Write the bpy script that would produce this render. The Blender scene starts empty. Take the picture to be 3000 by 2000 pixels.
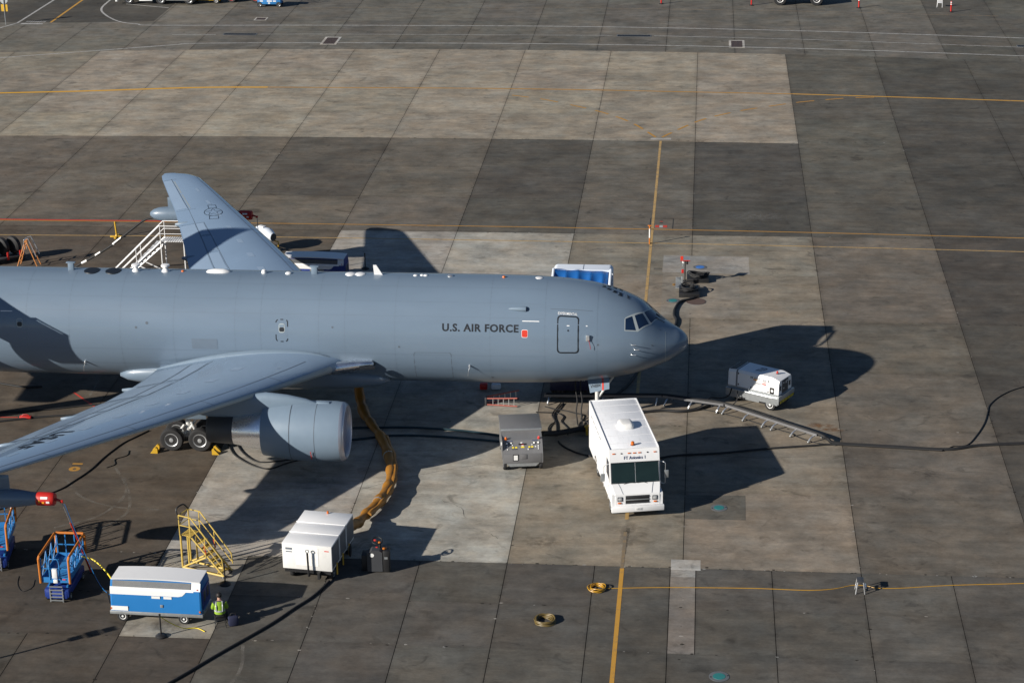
import bpy, bmesh, math, random
import numpy as np
from mathutils import Vector, Matrix, Euler
random.seed(7)
R = math.radians
PI = math.pi
scn = bpy.context.scene
COL = scn.collection

# ------------------------------------------------------------------ camera
cam_d = bpy.data.cameras.new('camera')
cam = bpy.data.objects.new('camera', cam_d)
COL.objects.link(cam)
YAW, PITCH, ROLL = -0.0944482, 0.3596966, -0.0140111
fw = Vector((math.sin(YAW) * math.cos(PITCH), math.cos(YAW) * math.cos(PITCH), -math.sin(PITCH)))
rt = Vector((math.cos(YAW), -math.sin(YAW), 0))
up = rt.cross(fw)
r2 = rt * math.cos(ROLL) + up * math.sin(ROLL)
u2 = -rt * math.sin(ROLL) + up * math.cos(ROLL)
mw = Matrix((r2, u2, -fw)).transposed().to_4x4()
mw.translation = (0.41563, -81.21948, 40.98083)
cam.matrix_world = mw
cam_d.sensor_width = 36.0
cam_d.lens = 36.0 * 6111.51 / 3000.0
cam_d.clip_start = 1.0
cam_d.clip_end = 3000.0
scn.camera = cam

# ------------------------------------------------------------------ sky, sun, exposure
SUN_AZ, SUN_EL = R(34.8), R(22.8)      # direction in which shadows fall (from +X towards +Y)
world = bpy.data.worlds.new('World')
scn.world = world
world.use_nodes = True
wn = world.node_tree
wn.nodes.clear()
wo = wn.nodes.new('ShaderNodeOutputWorld')
bg = wn.nodes.new('ShaderNodeBackground')
sky = wn.nodes.new('ShaderNodeTexSky')
sky.sky_type = 'NISHITA'
sky.sun_disc = False
sky.sun_elevation = SUN_EL
sdir = Vector((-math.cos(SUN_AZ), -math.sin(SUN_AZ), 0))          # towards the sun
sky.sun_rotation = math.atan2(sdir.x, sdir.y)
sky.altitude = 20
sky.air_density = 0.8
sky.dust_density = 0.15
sky.ozone_density = 3.0
bg.inputs['Strength'].default_value = 0.05
wn.links.new(sky.outputs[0], bg.inputs[0])
wn.links.new(bg.outputs[0], wo.inputs[0])

sun_d = bpy.data.lights.new('sun', 'SUN')
sun_d.energy = 5.0
sun_d.angle = R(0.5)
sun_d.color = (1.0, 0.94, 0.85)
sun = bpy.data.objects.new('sun', sun_d)
COL.objects.link(sun)
ray = Vector((math.cos(SUN_EL) * math.cos(SUN_AZ), math.cos(SUN_EL) * math.sin(SUN_AZ), -math.sin(SUN_EL)))
sun.rotation_euler = ray.to_track_quat('-Z', 'Y').to_euler()
sun.location = (-60, -40, 60)
scn.view_settings.view_transform = 'Standard'
scn.view_settings.look = 'None'
scn.view_settings.exposure = 0.5
scn.view_settings.gamma = 1.0
scn.view_settings.use_curve_mapping = False

# ------------------------------------------------------------------ materials
def nnode(nt, t, **kw):
    n = nt.nodes.new(t)
    for k, v in kw.items():
        setattr(n, k, v)
    return n

MATS = {}
def mat(name, col, rough=0.5, metal=0.0, var=0.10, scale=3.0, dirt=0.0, bump=0.0, coat=0.0, spec=0.5, stretch=(1, 1, 1), emit=None):
    if name in MATS:
        return MATS[name]
    m = bpy.data.materials.new(name)
    m.use_nodes = True
    nt = m.node_tree
    b = nt.nodes['Principled BSDF']
    L = nt.links.new
    tc = nnode(nt, 'ShaderNodeTexCoord')
    mp = nnode(nt, 'ShaderNodeMapping')
    mp.inputs['Scale'].default_value = stretch
    L(tc.outputs['Object'], mp.inputs[0])
    n1 = nnode(nt, 'ShaderNodeTexNoise')
    n1.inputs['Scale'].default_value = scale
    n1.inputs['Detail'].default_value = 5
    L(mp.outputs[0], n1.inputs['Vector'])
    mx = nnode(nt, 'ShaderNodeMix', data_type='RGBA')
    c = Vector(col)
    mx.inputs[6].default_value = (*(c * (1 - var)), 1)
    mx.inputs[7].default_value = (*[min(1, x) for x in c * (1 + var)], 1)
    L(n1.outputs['Fac'], mx.inputs[0])
    last = mx.outputs[2]
    if dirt:
        n2 = nnode(nt, 'ShaderNodeTexNoise')
        n2.inputs['Scale'].default_value = scale * 2.7
        n2.inputs['Detail'].default_value = 8
        n2.inputs['Roughness'].default_value = 0.7
        L(mp.outputs[0], n2.inputs['Vector'])
        rp = nnode(nt, 'ShaderNodeValToRGB')
        rp.color_ramp.elements[0].position = 0.5
        rp.color_ramp.elements[1].position = 0.75
        L(n2.outputs['Fac'], rp.inputs[0])
        mu = nnode(nt, 'ShaderNodeMath', operation='MULTIPLY')
        mu.inputs[1].default_value = dirt
        L(rp.outputs[0], mu.inputs[0])
        m2 = nnode(nt, 'ShaderNodeMix', data_type='RGBA')
        L(mu.outputs[0], m2.inputs[0])
        L(last, m2.inputs[6])
        m2.inputs[7].default_value = (0.09, 0.08, 0.07, 1)
        last = m2.outputs[2]
    L(last, b.inputs['Base Color'])
    rr = nnode(nt, 'ShaderNodeMapRange')
    rr.inputs[3].default_value = max(0.02, rough - 0.08)
    rr.inputs[4].default_value = min(1, rough + 0.08)
    L(n1.outputs['Fac'], rr.inputs[0])
    L(rr.outputs[0], b.inputs['Roughness'])
    b.inputs['Metallic'].default_value = metal
    b.inputs['Coat Weight'].default_value = coat
    b.inputs['Specular IOR Level'].default_value = spec
    if bump:
        bp = nnode(nt, 'ShaderNodeBump')
        bp.inputs['Strength'].default_value = bump
        bp.inputs['Distance'].default_value = 0.02
        L(n1.outputs['Fac'], bp.inputs['Height'])
        L(bp.outputs[0], b.inputs['Normal'])
    if emit:
        b.inputs['Emission Color'].default_value = (*emit, 1)
        b.inputs['Emission Strength'].default_value = 1
    MATS[name] = m
    return m

def concrete(name, mode):
    """mode 'slab': tone from the object's own colour; else a fixed tone"""
    m = bpy.data.materials.new(name)
    m.use_nodes = True
    nt = m.node_tree
    b = nt.nodes['Principled BSDF']
    L = nt.links.new
    geo = nnode(nt, 'ShaderNodeNewGeometry')
    def noise(scale, sx, sy, detail=5, rough=0.6, off=0.0, dist=0.0):
        mp = nnode(nt, 'ShaderNodeMapping')
        mp.inputs['Scale'].default_value = (sx, sy, 1)
        mp.inputs['Location'].default_value = (off, off * 1.7, 0)
        L(geo.outputs['Position'], mp.inputs[0])
        n = nnode(nt, 'ShaderNodeTexNoise')
        n.inputs['Scale'].default_value = scale
        n.inputs['Detail'].default_value = detail
        n.inputs['Roughness'].default_value = rough
        n.inputs['Distortion'].default_value = dist
        L(mp.outputs[0], n.inputs['Vector'])
        return n.outputs['Fac']
    def rng(x, a, c, lo, hi):
        r = nnode(nt, 'ShaderNodeMapRange')
        r.inputs[1].default_value = a
        r.inputs[2].default_value = c
        r.inputs[3].default_value = lo
        r.inputs[4].default_value = hi
        L(x, r.inputs[0])
        return r.outputs[0]
    def mul(a, c):
        n = nnode(nt, 'ShaderNodeMath', operation='MULTIPLY')
        L(a, n.inputs[0])
        L(c, n.inputs[1])
        return n.outputs[0]
    f = rng(noise(0.28, 1, 1, 6, 0.62), 0.3, 0.7, 0.68, 1.28)                     # broad mottling
    f = mul(f, rng(noise(1.0, 0.30, 1.9, 7, 0.7, 3.1), 0.3, 0.7, 0.84, 1.16))    # screed streaks along X
    f = mul(f, rng(noise(0.9, 1, 1.2, 8, 0.75, 9.0), 0.3, 0.7, 0.74, 1.26))         # patches
    f = mul(f, rng(noise(9, 0.6, 1.2, 5, 0.75, 5.0), 0.25, 0.75, 0.84, 1.16))     # grain
    f = mul(f, rng(noise(0.9, 0.8, 1, 4, 0.6, 21.0, 1.2), 0.58, 0.74, 1.0, 0.58)) # oil stains
    f = mul(f, rng(noise(2.0, 0.22, 4.5, 5, 0.75, 33.0), 0.62, 0.80, 1.0, 1.35))  # pale scuffs
    f = mul(f, rng(noise(26, 1, 1, 2, 0.5, 2.0), 0.72, 0.80, 1.0, 0.6))           # specks
    if mode == 'slab':
        # grime gathered along the joints
        tcg = nnode(nt, 'ShaderNodeTexCoord')
        sp = nnode(nt, 'ShaderNodeSeparateXYZ')
        L(tcg.outputs['Generated'], sp.inputs[0])
        ds_ = []
        for k in range(2):
            a = nnode(nt, 'ShaderNodeMath', operation='SUBTRACT')
            L(sp.outputs[k], a.inputs[0])
            a.inputs[1].default_value = 0.5
            b2 = nnode(nt, 'ShaderNodeMath', operation='ABSOLUTE')
            L(a.outputs[0], b2.inputs[0])
            ds_.append(b2.outputs[0])
        mxx = nnode(nt, 'ShaderNodeMath', operation='MAXIMUM')
        L(ds_[0], mxx.inputs[0])
        L(ds_[1], mxx.inputs[1])
        ad = nnode(nt, 'ShaderNodeMath', operation='MULTIPLY_ADD')
        L(noise(1.6, 1, 1, 6, 0.7, 14.0), ad.inputs[0])
        ad.inputs[1].default_value = 0.10
        L(mxx.outputs[0], ad.inputs[2])
        f = mul(f, rng(ad.outputs[0], 0.515, 0.56, 1.0, 0.80))
    tone = nnode(nt, 'ShaderNodeMix', data_type='RGBA', blend_type='MULTIPLY')
    tone.inputs[0].default_value = 1
    if mode == 'slab':
        oi = nnode(nt, 'ShaderNodeObjectInfo')
        L(oi.outputs['Color'], tone.inputs[6])
    else:
        tone.inputs[6].default_value = (*mode, 1)
    cb = nnode(nt, 'ShaderNodeCombineColor')
    for k in range(3):
        L(f, cb.inputs[k])
    L(cb.outputs[0], tone.inputs[7])
    # slow hue drift between warm and cool concrete
    hue = nnode(nt, 'ShaderNodeMix', data_type='RGBA')
    hue.inputs[6].default_value = (1.10, 1.0, 0.88, 1)
    hue.inputs[7].default_value = (1.0, 1.0, 0.97, 1)
    L(rng(noise(0.5, 1, 1, 4, 0.6, 50.0), 0.35, 0.65, 0, 1), hue.inputs[0])
    t2 = nnode(nt, 'ShaderNodeMix', data_type='RGBA', blend_type='MULTIPLY')
    t2.inputs[0].default_value = 1
    L(tone.outputs[2], t2.inputs[6])
    L(hue.outputs[2], t2.inputs[7])
    L(t2.outputs[2], b.inputs['Base Color'])
    b.inputs['Roughness'].default_value = 0.85
    b.inputs['Specular IOR Level'].default_value = 0.25
    bp = nnode(nt, 'ShaderNodeBump')
    bp.inputs['Strength'].default_value = 0.35
    bp.inputs['Distance'].default_value = 0.01
    L(noise(9, 0.4, 1.6, 6, 0.7), bp.inputs['Height'])
    L(bp.outputs[0], b.inputs['Normal'])
    MATS[name] = m
    return m

def paint_mark(name, col, wear=0.5, under=(0.12, 0.112, 0.10)):
    """road paint, worn through to the concrete in places"""
    m = bpy.data.materials.new(name)
    m.use_nodes = True
    nt = m.node_tree
    b = nt.nodes['Principled BSDF']
    L = nt.links.new
    geo = nnode(nt, 'ShaderNodeNewGeometry')
    n = nnode(nt, 'ShaderNodeTexNoise')
    n.inputs['Scale'].default_value = 2.2
    n.inputs['Detail'].default_value = 9
    n.inputs['Roughness'].default_value = 0.75
    L(geo.outputs['Position'], n.inputs['Vector'])
    rp = nnode(nt, 'ShaderNodeValToRGB')
    rp.color_ramp.elements[0].position = 0.62 - wear * 0.3
    rp.color_ramp.elements[1].position = 0.86 - wear * 0.3
    L(n.outputs['Fac'], rp.inputs[0])
    mx = nnode(nt, 'ShaderNodeMix', data_type='RGBA')
    mx.inputs[6].default_value = (*col, 1)
    mx.inputs[7].default_value = (*under, 1)
    L(rp.outputs[0], mx.inputs[0])
    L(mx.outputs[2], b.inputs['Base Color'])
    b.inputs['Roughness'].default_value = 0.7
    MATS[name] = m
    return m

concrete('concrete_slab', 'slab')
concrete('concrete_field', (0.11, 0.106, 0.096))
concrete('asphalt', (0.062, 0.06, 0.055))
concrete('concrete_patch', (0.245, 0.242, 0.236))
concrete('concrete_pale', (0.37, 0.37, 0.365))
concrete('concrete_warm', (0.205, 0.19, 0.168))
concrete('tar', (0.02, 0.018, 0.016))
paint_mark('paint_yellow', (0.48, 0.25, 0.035), 0.25)
paint_mark('paint_yellow_fresh', (0.60, 0.31, 0.02), 0.0)
paint_mark('paint_yellow_pale', (0.42, 0.27, 0.10), 0.45)
paint_mark('paint_orange', (0.40, 0.20, 0.03), 0.25)
paint_mark('paint_faded', (0.25, 0.17, 0.08), 0.8)
paint_mark('paint_white', (0.38, 0.375, 0.36), 0.5)
paint_mark('paint_red', (0.48, 0.045, 0.025), 0.3)
paint_mark('paint_black', (0.02, 0.02, 0.02), 0.2)

# aircraft
mat('aircraft_grey', (0.137, 0.188, 0.250), 0.38, 0, 0.09, 0.8, coat=0.35, dirt=0.05, stretch=(0.25, 1, 1))
mat('wing_grey', (0.205, 0.287, 0.395), 0.26, 0, 0.10, 0.5, coat=1.0)  # bluer than the fuselage: sky reflection tinted into the base colour
mat('aircraft_light', (0.165, 0.222, 0.285), 0.40, 0, 0.04)
mat('bare_metal', (0.86, 0.86, 0.88), 0.28, 1.0, 0.05)
mat('lip_metal', (0.42, 0.45, 0.52), 0.35, 0.4, 0.04)
mat('dark_metal', (0.10, 0.10, 0.105), 0.5, 0.5, 0.2)
mat('marking_dark', (0.008, 0.011, 0.016), 0.5, 0, 0.05)
mat('wing_panel', (0.235, 0.315, 0.42), 0.32, 0, 0.06, 0.8, coat=0.6)
mat('skin_seam', (0.118, 0.157, 0.205), 0.5, 0, 0.1)
mat('windscreen', (0.010, 0.020, 0.019), 0.10, 0, 0.4, 1.5, spec=0.4)
mat('seam', (0.085, 0.105, 0.13), 0.6, 0, 0.1)
mat('glass_dark', (0.008, 0.02, 0.05), 0.06, 0, 0.1, spec=0.7)
mat('window_frame', (0.33, 0.37, 0.38), 0.45, 0, 0.04)
mat('gear_white', (0.62, 0.62, 0.60), 0.4, 0, 0.08, dirt=0.5)
mat('fan_interior', (0.20, 0.22, 0.30), 0.5, 0, 0.05)
# general
mat('white_paint', (0.73, 0.73, 0.73), 0.35, 0, 0.02, 1.2, dirt=0.05)
mat('white_roof', (0.80, 0.81, 0.83), 0.5, 0, 0.03, 0.9, dirt=0.16, stretch=(0.6, 3, 1))
mat('white_panel', (0.74, 0.73, 0.70), 0.45, 0, 0.04, 1.0, dirt=0.13)
mat('blue_paint', (0.015, 0.15, 0.40), 0.35, 0, 0.06, 1.0)
mat('deep_blue', (0.012, 0.035, 0.20), 0.45, 0, 0.1)
mat('lift_blue', (0.03, 0.19, 0.46), 0.4, 0, 0.08, dirt=0.15)
mat('orange_foam', (0.50, 0.15, 0.012), 0.6, 0, 0.08, dirt=0.15)
mat('safety_yellow', (0.55, 0.33, 0.025), 0.45, 0, 0.07, dirt=0.15)
mat('stair_yellow', (0.55, 0.39, 0.09), 0.5, 0, 0.07, dirt=0.15)
mat('galvanised', (0.36, 0.38, 0.39), 0.38, 0.55, 0.16, 6, dirt=0.1)
mat('aluminium', (0.66, 0.67, 0.68), 0.32, 0.8, 0.08, 5)
mat('steel_grey', (0.16, 0.16, 0.165), 0.45, 0.15, 0.12, 1.5, dirt=0.2)
mat('cart_grey', (0.175, 0.175, 0.178), 0.42, 0.15, 0.14, 1.2, dirt=0.25, stretch=(0.5, 2, 1))
mat('charcoal', (0.045, 0.047, 0.052), 0.5, 0, 0.12)
mat('black', (0.012, 0.012, 0.013), 0.55, 0, 0.2)
mat('rubber', (0.016, 0.016, 0.017), 0.75, 0, 0.25, 8, bump=0.2)
mat('hose_black', (0.011, 0.011, 0.012), 0.75, 0, 0.25, 6, bump=0.2)
mat('hose_teal', (0.010, 0.030, 0.040), 0.5, 0, 0.2)
mat('rim', (0.42, 0.43, 0.44), 0.4, 0.4, 0.08)
mat('red', (0.40, 0.012, 0.008), 0.45, 0, 0.1)
mat('lamp_orange', (0.55, 0.12, 0.01), 0.25, 0, 0.1)
mat('lamp_red', (0.50, 0.04, 0.03), 0.25, 0, 0.1)
mat('hi_vis', (0.20, 0.34, 0.015), 0.7, 0, 0.08)
mat('reflective', (0.34, 0.35, 0.36), 0.4, 0, 0.05)
mat('trouser', (0.012, 0.014, 0.018), 0.85, 0, 0.2)
mat('hair', (0.010, 0.008, 0.007), 0.6, 0, 0.2)
mat('skin', (0.38, 0.22, 0.16), 0.6, 0, 0.08)
mat('navy_cloth', (0.014, 0.018, 0.05), 0.85, 0, 0.2)
mat('duct_yellow', (0.27, 0.115, 0.010), 0.55, 0, 0.30, 2.5, dirt=0.35, bump=0.6)
mat('coil_yellow', (0.42, 0.22, 0.012), 0.4, 0, 0.08)
mat('coil_olive', (0.13, 0.09, 0.025), 0.5, 0, 0.25, dirt=0.4)
mat('tarp_blue', (0.012, 0.10, 0.33), 0.42, 0, 0.18, 1.2, bump=0.5)
mat('white_soft', (0.66, 0.71, 0.78), 0.45, 0, 0.03)
mat('teal', (0.02, 0.17, 0.17), 0.6, 0, 0.12, dirt=0.2)
mat('cover_blue', (0.04, 0.15, 0.45), 0.6, 0, 0.12, dirt=0.15)
mat('rust', (0.085, 0.055, 0.045), 0.8, 0, 0.2)
mat('cover_ring', (0.13, 0.14, 0.15), 0.6, 0.2, 0.15)
mat('headlight', (0.55, 0.56, 0.57), 0.08, 0.3, 0.05, spec=0.8)
mat('gauge_white', (0.75, 0.75, 0.73), 0.4, 0, 0.02)
mat('label_yellow', (0.75, 0.58, 0.02), 0.5, 0, 0.05)
mat('label_orange', (0.75, 0.32, 0.02), 0.5, 0, 0.05)
mat('label_red', (0.58, 0.035, 0.015), 0.5, 0, 0.05)
mat('text_blue', (0.03, 0.05, 0.13), 0.5, 0, 0.05)
mat('text_grey', (0.16, 0.18, 0.21), 0.5, 0, 0.05)
mat('text_white', (0.80, 0.80, 0.80), 0.5, 0, 0.02)
mat('ladder_orange', (0.55, 0.22, 0.06), 0.55, 0, 0.12)
mat('ladder_red', (0.34, 0.085, 0.06), 0.55, 0, 0.12)
mat('red_plastic', (0.45, 0.015, 0.01), 0.5, 0, 0.08)
mat('sign_back', (0.38, 0.40, 0.42), 0.5, 0.2, 0.05)

# ------------------------------------------------------------------ mesh building
class MB:
    def __init__(s):
        s.v = []
        s.f = []
    def add(s, vs, fs):
        o = len(s.v)
        s.v += [tuple(x) for x in vs]
        s.f += [tuple(i + o for i in f) for f in fs]
        return s
    def box(s, c, d, rz=0.0, rot=None, bev=0.0):
        """box with centre c and full size d"""
        M = rot.to_matrix() if rot else Matrix.Rotation(rz, 3, 'Z')
        if bev <= 0:
            vs = [Vector(c) + M @ Vector((sx * d[0] / 2, sy * d[1] / 2, sz * d[2] / 2)) for sx in (-1, 1) for sy in (-1, 1) for sz in (-1, 1)]
            return s.add(vs, [(0, 1, 3, 2), (4, 6, 7, 5), (0, 4, 5, 1), (2, 3, 7, 6), (0, 2, 6, 4), (1, 5, 7, 3)])
        bm = bmesh.new()
        bmesh.ops.create_cube(bm, size=1)
        for v in bm.verts:
            v.co = Vector((v.co.x * d[0], v.co.y * d[1], v.co.z * d[2]))
        bmesh.ops.bevel(bm, geom=bm.edges[:], offset=bev, segments=2, affect='EDGES', profile=0.5)
        bm.verts.index_update()
        s.add([Vector(c) + M @ v.co for v in bm.verts], [[v.index for v in f.verts] for f in bm.faces])
        bm.free()
        return s
    def ring(s, c, ax, r, n, start=0.0):
        ax = Vector(ax).normalized()
        t = Vector((0, 0, 1)) if abs(ax.z) < 0.9 else Vector((1, 0, 0))
        u = ax.cross(t).normalized()
        w = ax.cross(u).normalized()
        return [Vector(c) + (u * math.cos(start + 2 * PI * k / n) + w * math.sin(start + 2 * PI * k / n)) * r for k in range(n)]
    def loft(s, rings, cap=True, closed=True):
        n = len(rings[0])
        vs = [p for r in rings for p in r]
        fs = []
        for i in range(len(rings) - 1):
            for k in range(n if closed else n - 1):
                a, b_ = i * n + k, i * n + (k + 1) % n
                fs.append((a, b_, b_ + n, a + n))
        if cap:
            fs.append(tuple(range(n - 1, -1, -1)))
            fs.append(tuple((len(rings) - 1) * n + k for k in range(n)))
        return s.add(vs, fs)
    def cyl(s, p0, p1, r0, r1=None, n=12, cap=True):
        r1 = r0 if r1 is None else r1
        ax = Vector(p1) - Vector(p0)
        return s.loft([s.ring(p0, ax, r0, n), s.ring(p1, ax, r1, n)], cap)
    def lathe(s, prof, c, ax, n=24, cap=True):
        """prof: list of (distance along axis, radius)"""
        ax = Vector(ax).normalized()
        return s.loft([s.ring(Vector(c) + ax * t, ax, max(r, 0.001), n) for t, r in prof], cap)
    def tube(s, pts, r, n=7, smooth=True, sub=6, flat=None):
        pts = [Vector(p) for p in pts]
        if smooth and len(pts) > 2:
            q = []
            P_ = [pts[0] * 2 - pts[1]] + pts + [pts[-1] * 2 - pts[-2]]
            for i in range(1, len(P_) - 2):
                a, b_, c, d = P_[i - 1:i + 3]
                for k in range(sub):
                    t = k / sub
                    q.append(0.5 * ((2 * b_) + (c - a) * t + (2 * a - 5 * b_ + 4 * c - d) * t * t + (-a + 3 * b_ - 3 * c + d) * t ** 3))
            q.append(pts[-1])
            pts = q
        rings = []
        u = None
        for i, p in enumerate(pts):
            t = (pts[min(i + 1, len(pts) - 1)] - pts[max(i - 1, 0)])
            if t.length < 1e-6:
                t = Vector((1, 0, 0))
            t.normalize()
            if u is None:
                u = t.cross(Vector((0, 0, 1)) if abs(t.z) < 0.9 else Vector((1, 0, 0))).normalized()
            u = (u - t * u.dot(t)).normalized()
            w = t.cross(u)
            rr = r(i / (len(pts) - 1)) if callable(r) else r
            fl = flat or 1.0
            rings.append([p + (u * math.cos(2 * PI * k / n) + w * math.sin(2 * PI * k / n) * fl) * rr for k in range(n)])
        return s.loft(rings)
    def prism(s, prof, a, b_, plane='xz'):
        """extrude outline; plane xz -> along y from a to b_; xy -> along z; yz -> along x"""
        n = len(prof)
        def P3(p, h):
            return {'xz': (p[0], h, p[1]), 'xy': (p[0], p[1], h), 'yz': (h, p[0], p[1])}[plane]
        vs = [P3(p, a) for p in prof] + [P3(p, b_) for p in prof]
        fs = [tuple(range(n)), tuple(range(2 * n - 1, n - 1, -1))]
        fs += [(k, n + k, n + (k + 1) % n, (k + 1) % n) for k in range(n)]
        return s.add(vs, fs)
    def torus(s, c, ax, R0, r, n=24, m=8):
        pts = s.ring(c, ax, R0, n)
        C = Vector(c)
        axv = Vector(ax).normalized()
        rings = []
        for p in pts:
            e = (p - C).normalized()
            rings.append([p + (e * math.cos(2 * PI * k / m) + axv * math.sin(2 * PI * k / m)) * r for k in range(m)])
        rings.append(rings[0])
        return s.loft(rings, False)
    def mesh(s, name, smooth=True, ang=38):
        me = bpy.data.meshes.new(name)
        me.from_pydata(s.v, [], s.f)
        bm = bmesh.new()
        bm.from_mesh(me)
        bmesh.ops.recalc_face_normals(bm, faces=bm.faces[:])
        bm.to_mesh(me)
        bm.free()
        if smooth:
            me.polygons.foreach_set('use_smooth', [True] * len(me.polygons))
            me.set_sharp_from_angle(angle=R(ang))
        me.update()
        return me

def obj(name, mb, m, parent=None, smooth=True, ang=38):
    me = mb if isinstance(mb, bpy.types.Mesh) else mb.mesh(name, smooth, ang)
    if not me.materials:
        me.materials.append(MATS[m] if isinstance(m, str) else m)
    o = bpy.data.objects.new(name, me)
    COL.objects.link(o)
    if parent:
        o.parent = parent
    return o

def tag(o, label, cat, group=None):
    o['label'] = label
    o['category'] = cat
    if group:
        o['group'] = group
    return o

def thing(name, label, cat, loc=(0, 0, 0), rz=0.0, group=None):
    o = bpy.data.objects.new(name, None)
    o.empty_display_size = 0.3
    COL.objects.link(o)
    o.location = loc
    o.rotation_euler = (0, 0, rz)
    return tag(o, label, cat, group)

def struct(o):
    o['kind'] = 'structure'
    return o

def dup(root, loc, rz, label, group=None, parent=None):
    def cp(o, par):
        c = o.copy()
        COL.objects.link(c)
        c.parent = par
        for ch in o.children:
            cp(ch, c)
        return c
    c = cp(root, parent)
    c.location = loc
    c.rotation_euler = (0, 0, rz)
    if label:
        c['label'] = label
    if group:
        c['group'] = group
    return c

def text_mesh(txt, height, align='CENTER', bold=0.0, width=None, spacing=1.0):
    """flat text mesh in the xy plane, cap height = height, origin at its lower-left / centre"""
    cu = bpy.data.curves.new('t', 'FONT')
    cu.body = txt
    cu.size = 1.0
    cu.offset = bold
    cu.space_character = spacing
    cu.resolution_u = 3
    o = bpy.data.objects.new('t', cu)
    COL.objects.link(o)
    bpy.context.view_layer.update()
    dg = bpy.context.evaluated_depsgraph_get()
    me = bpy.data.meshes.new_from_object(o.evaluated_get(dg))
    bpy.data.objects.remove(o)
    bpy.data.curves.remove(cu)
    me.materials.clear()
    co = np.array([v.co[:] for v in me.vertices])
    lo, hi = co.min(0), co.max(0)
    sy = height / (hi[1] - lo[1])
    sx = sy if width is None else width / (hi[0] - lo[0])
    for v in me.vertices:
        v.co.x = (v.co.x - (lo[0] + hi[0]) / 2) * sx if align == 'CENTER' else (v.co.x - lo[0]) * sx
        v.co.y = (v.co.y - (lo[1] + hi[1]) / 2) * sy
        v.co.z = 0
    return me

def put_text(name, txt, height, m, parent, origin, xdir, ydir, width=None, bold=0.0, spacing=1.0):
    """lettering standing at origin with its own x and y directions, parent space"""
    me = text_mesh(txt, height, width=width, bold=bold, spacing=spacing)
    X = Vector(xdir).normalized()
    Y = Vector(ydir).normalized()
    o3 = Vector(origin)
    for v in me.vertices:
        v.co = o3 + X * v.co.x + Y * v.co.y
    me.materials.append(MATS[m])
    return obj(name, me, m, parent)

def wheel(parent, c, r, w, ax=(0, 1, 0), rim='rim', out=1, n=22, rr=0.58):
    """tyre and rim as two parts; c = centre, ax = axle direction; out = side of the visible rim"""
    a = Vector(ax).normalized()
    c = Vector(c)
    t = MB()
    h = w / 2
    t.lathe([(-h * 0.8, r * rr), (-h * 0.95, r * 0.8), (-h * 0.9, r * 0.93), (-h * 0.55, r), (h * 0.55, r), (h * 0.9, r * 0.93), (h * 0.95, r * 0.8), (h * 0.8, r * rr)], c, a, n)
    obj('tyre', t, 'rubber', parent)
    k = MB()
    for sg in (-1, 1):
        k.lathe([(sg * h * 0.78, r * rr * 1.02), (sg * h * 0.9, r * rr), (sg * h * 0.8, r * rr * 0.86), (sg * h * 0.55, r * rr * 0.74), (sg * h * 0.55, r * rr * 0.36), (sg * h * 0.95, r * rr * 0.30), (sg * h * 1.0, r * rr * 0.12)], c, a, n)
    obj('rim', k, rim, parent)

# ------------------------------------------------------------------ the apron
def warp(x, y):
    return (x, y - 0.0014 * (x + 20) ** 2 * max(0.0, (y - 50) / 50)) if y > 50 else (x, y)

base = MB()
base.add([(-110, -40, -0.03), (80, -40, -0.03), (80, 160, -0.03), (-110, 160, -0.03)], [(0, 1, 2, 3)])
apron = struct(obj('apron', base, 'tar', smooth=False))
fld = MB()
fld.add([(-900, -300, -0.09), (900, -300, -0.09), (900, 1600, -0.09), (-900, 1600, -0.09)], [(0, 1, 2, 3)])
struct(obj('ground', fld, 'concrete_field', smooth=False))

def tone(x, y):
    if y > 100:
        c = (0.165, 0.160, 0.146) if x > -46 else (0.195, 0.188, 0.168)
        if x > 20: c = (0.125, 0.122, 0.110)
    elif y > 70.3:
        if x < 7.6:
            c = (0.355, 0.325, 0.275) if x > -52 else (0.29, 0.267, 0.228)
        else:
            c = (0.135, 0.130, 0.116) if x < 15.3 else (0.105, 0.102, 0.092)
    elif y > 47.2:
        c = (0.172, 0.155, 0.132) if x < -30.5 else ((0.125, 0.115, 0.10) if y > 58 else (0.165, 0.15, 0.128)) if x < -22.9 else (0.168, 0.155, 0.135) if x < -15.3 else (0.112, 0.107, 0.097) if x < -7.7 else (0.165, 0.155, 0.137) if x < 0 else (0.098, 0.095, 0.088) if x < 7.6 else (0.128, 0.123, 0.110) if x < 15.3 else (0.095, 0.092, 0.084)
    elif y > 0:
        if x < -22.8: c = (0.125, 0.106, 0.087)
        elif x < -7.6: c = (0.43, 0.42, 0.395)
        elif x < 0: c = (0.265, 0.236, 0.198)
        elif x < 7.6: c = (0.245, 0.218, 0.184)
        elif x < 15.3: c = (0.160, 0.146, 0.127)
        else: c = (0.090, 0.084, 0.076)
        if y > 39.3 and -7.6 < x < 7.6: c = (0.235, 0.218, 0.188)
    else:
        c = (0.148, 0.142, 0.132) if x > -19 else (0.118, 0.104, 0.090)
    return c

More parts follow.
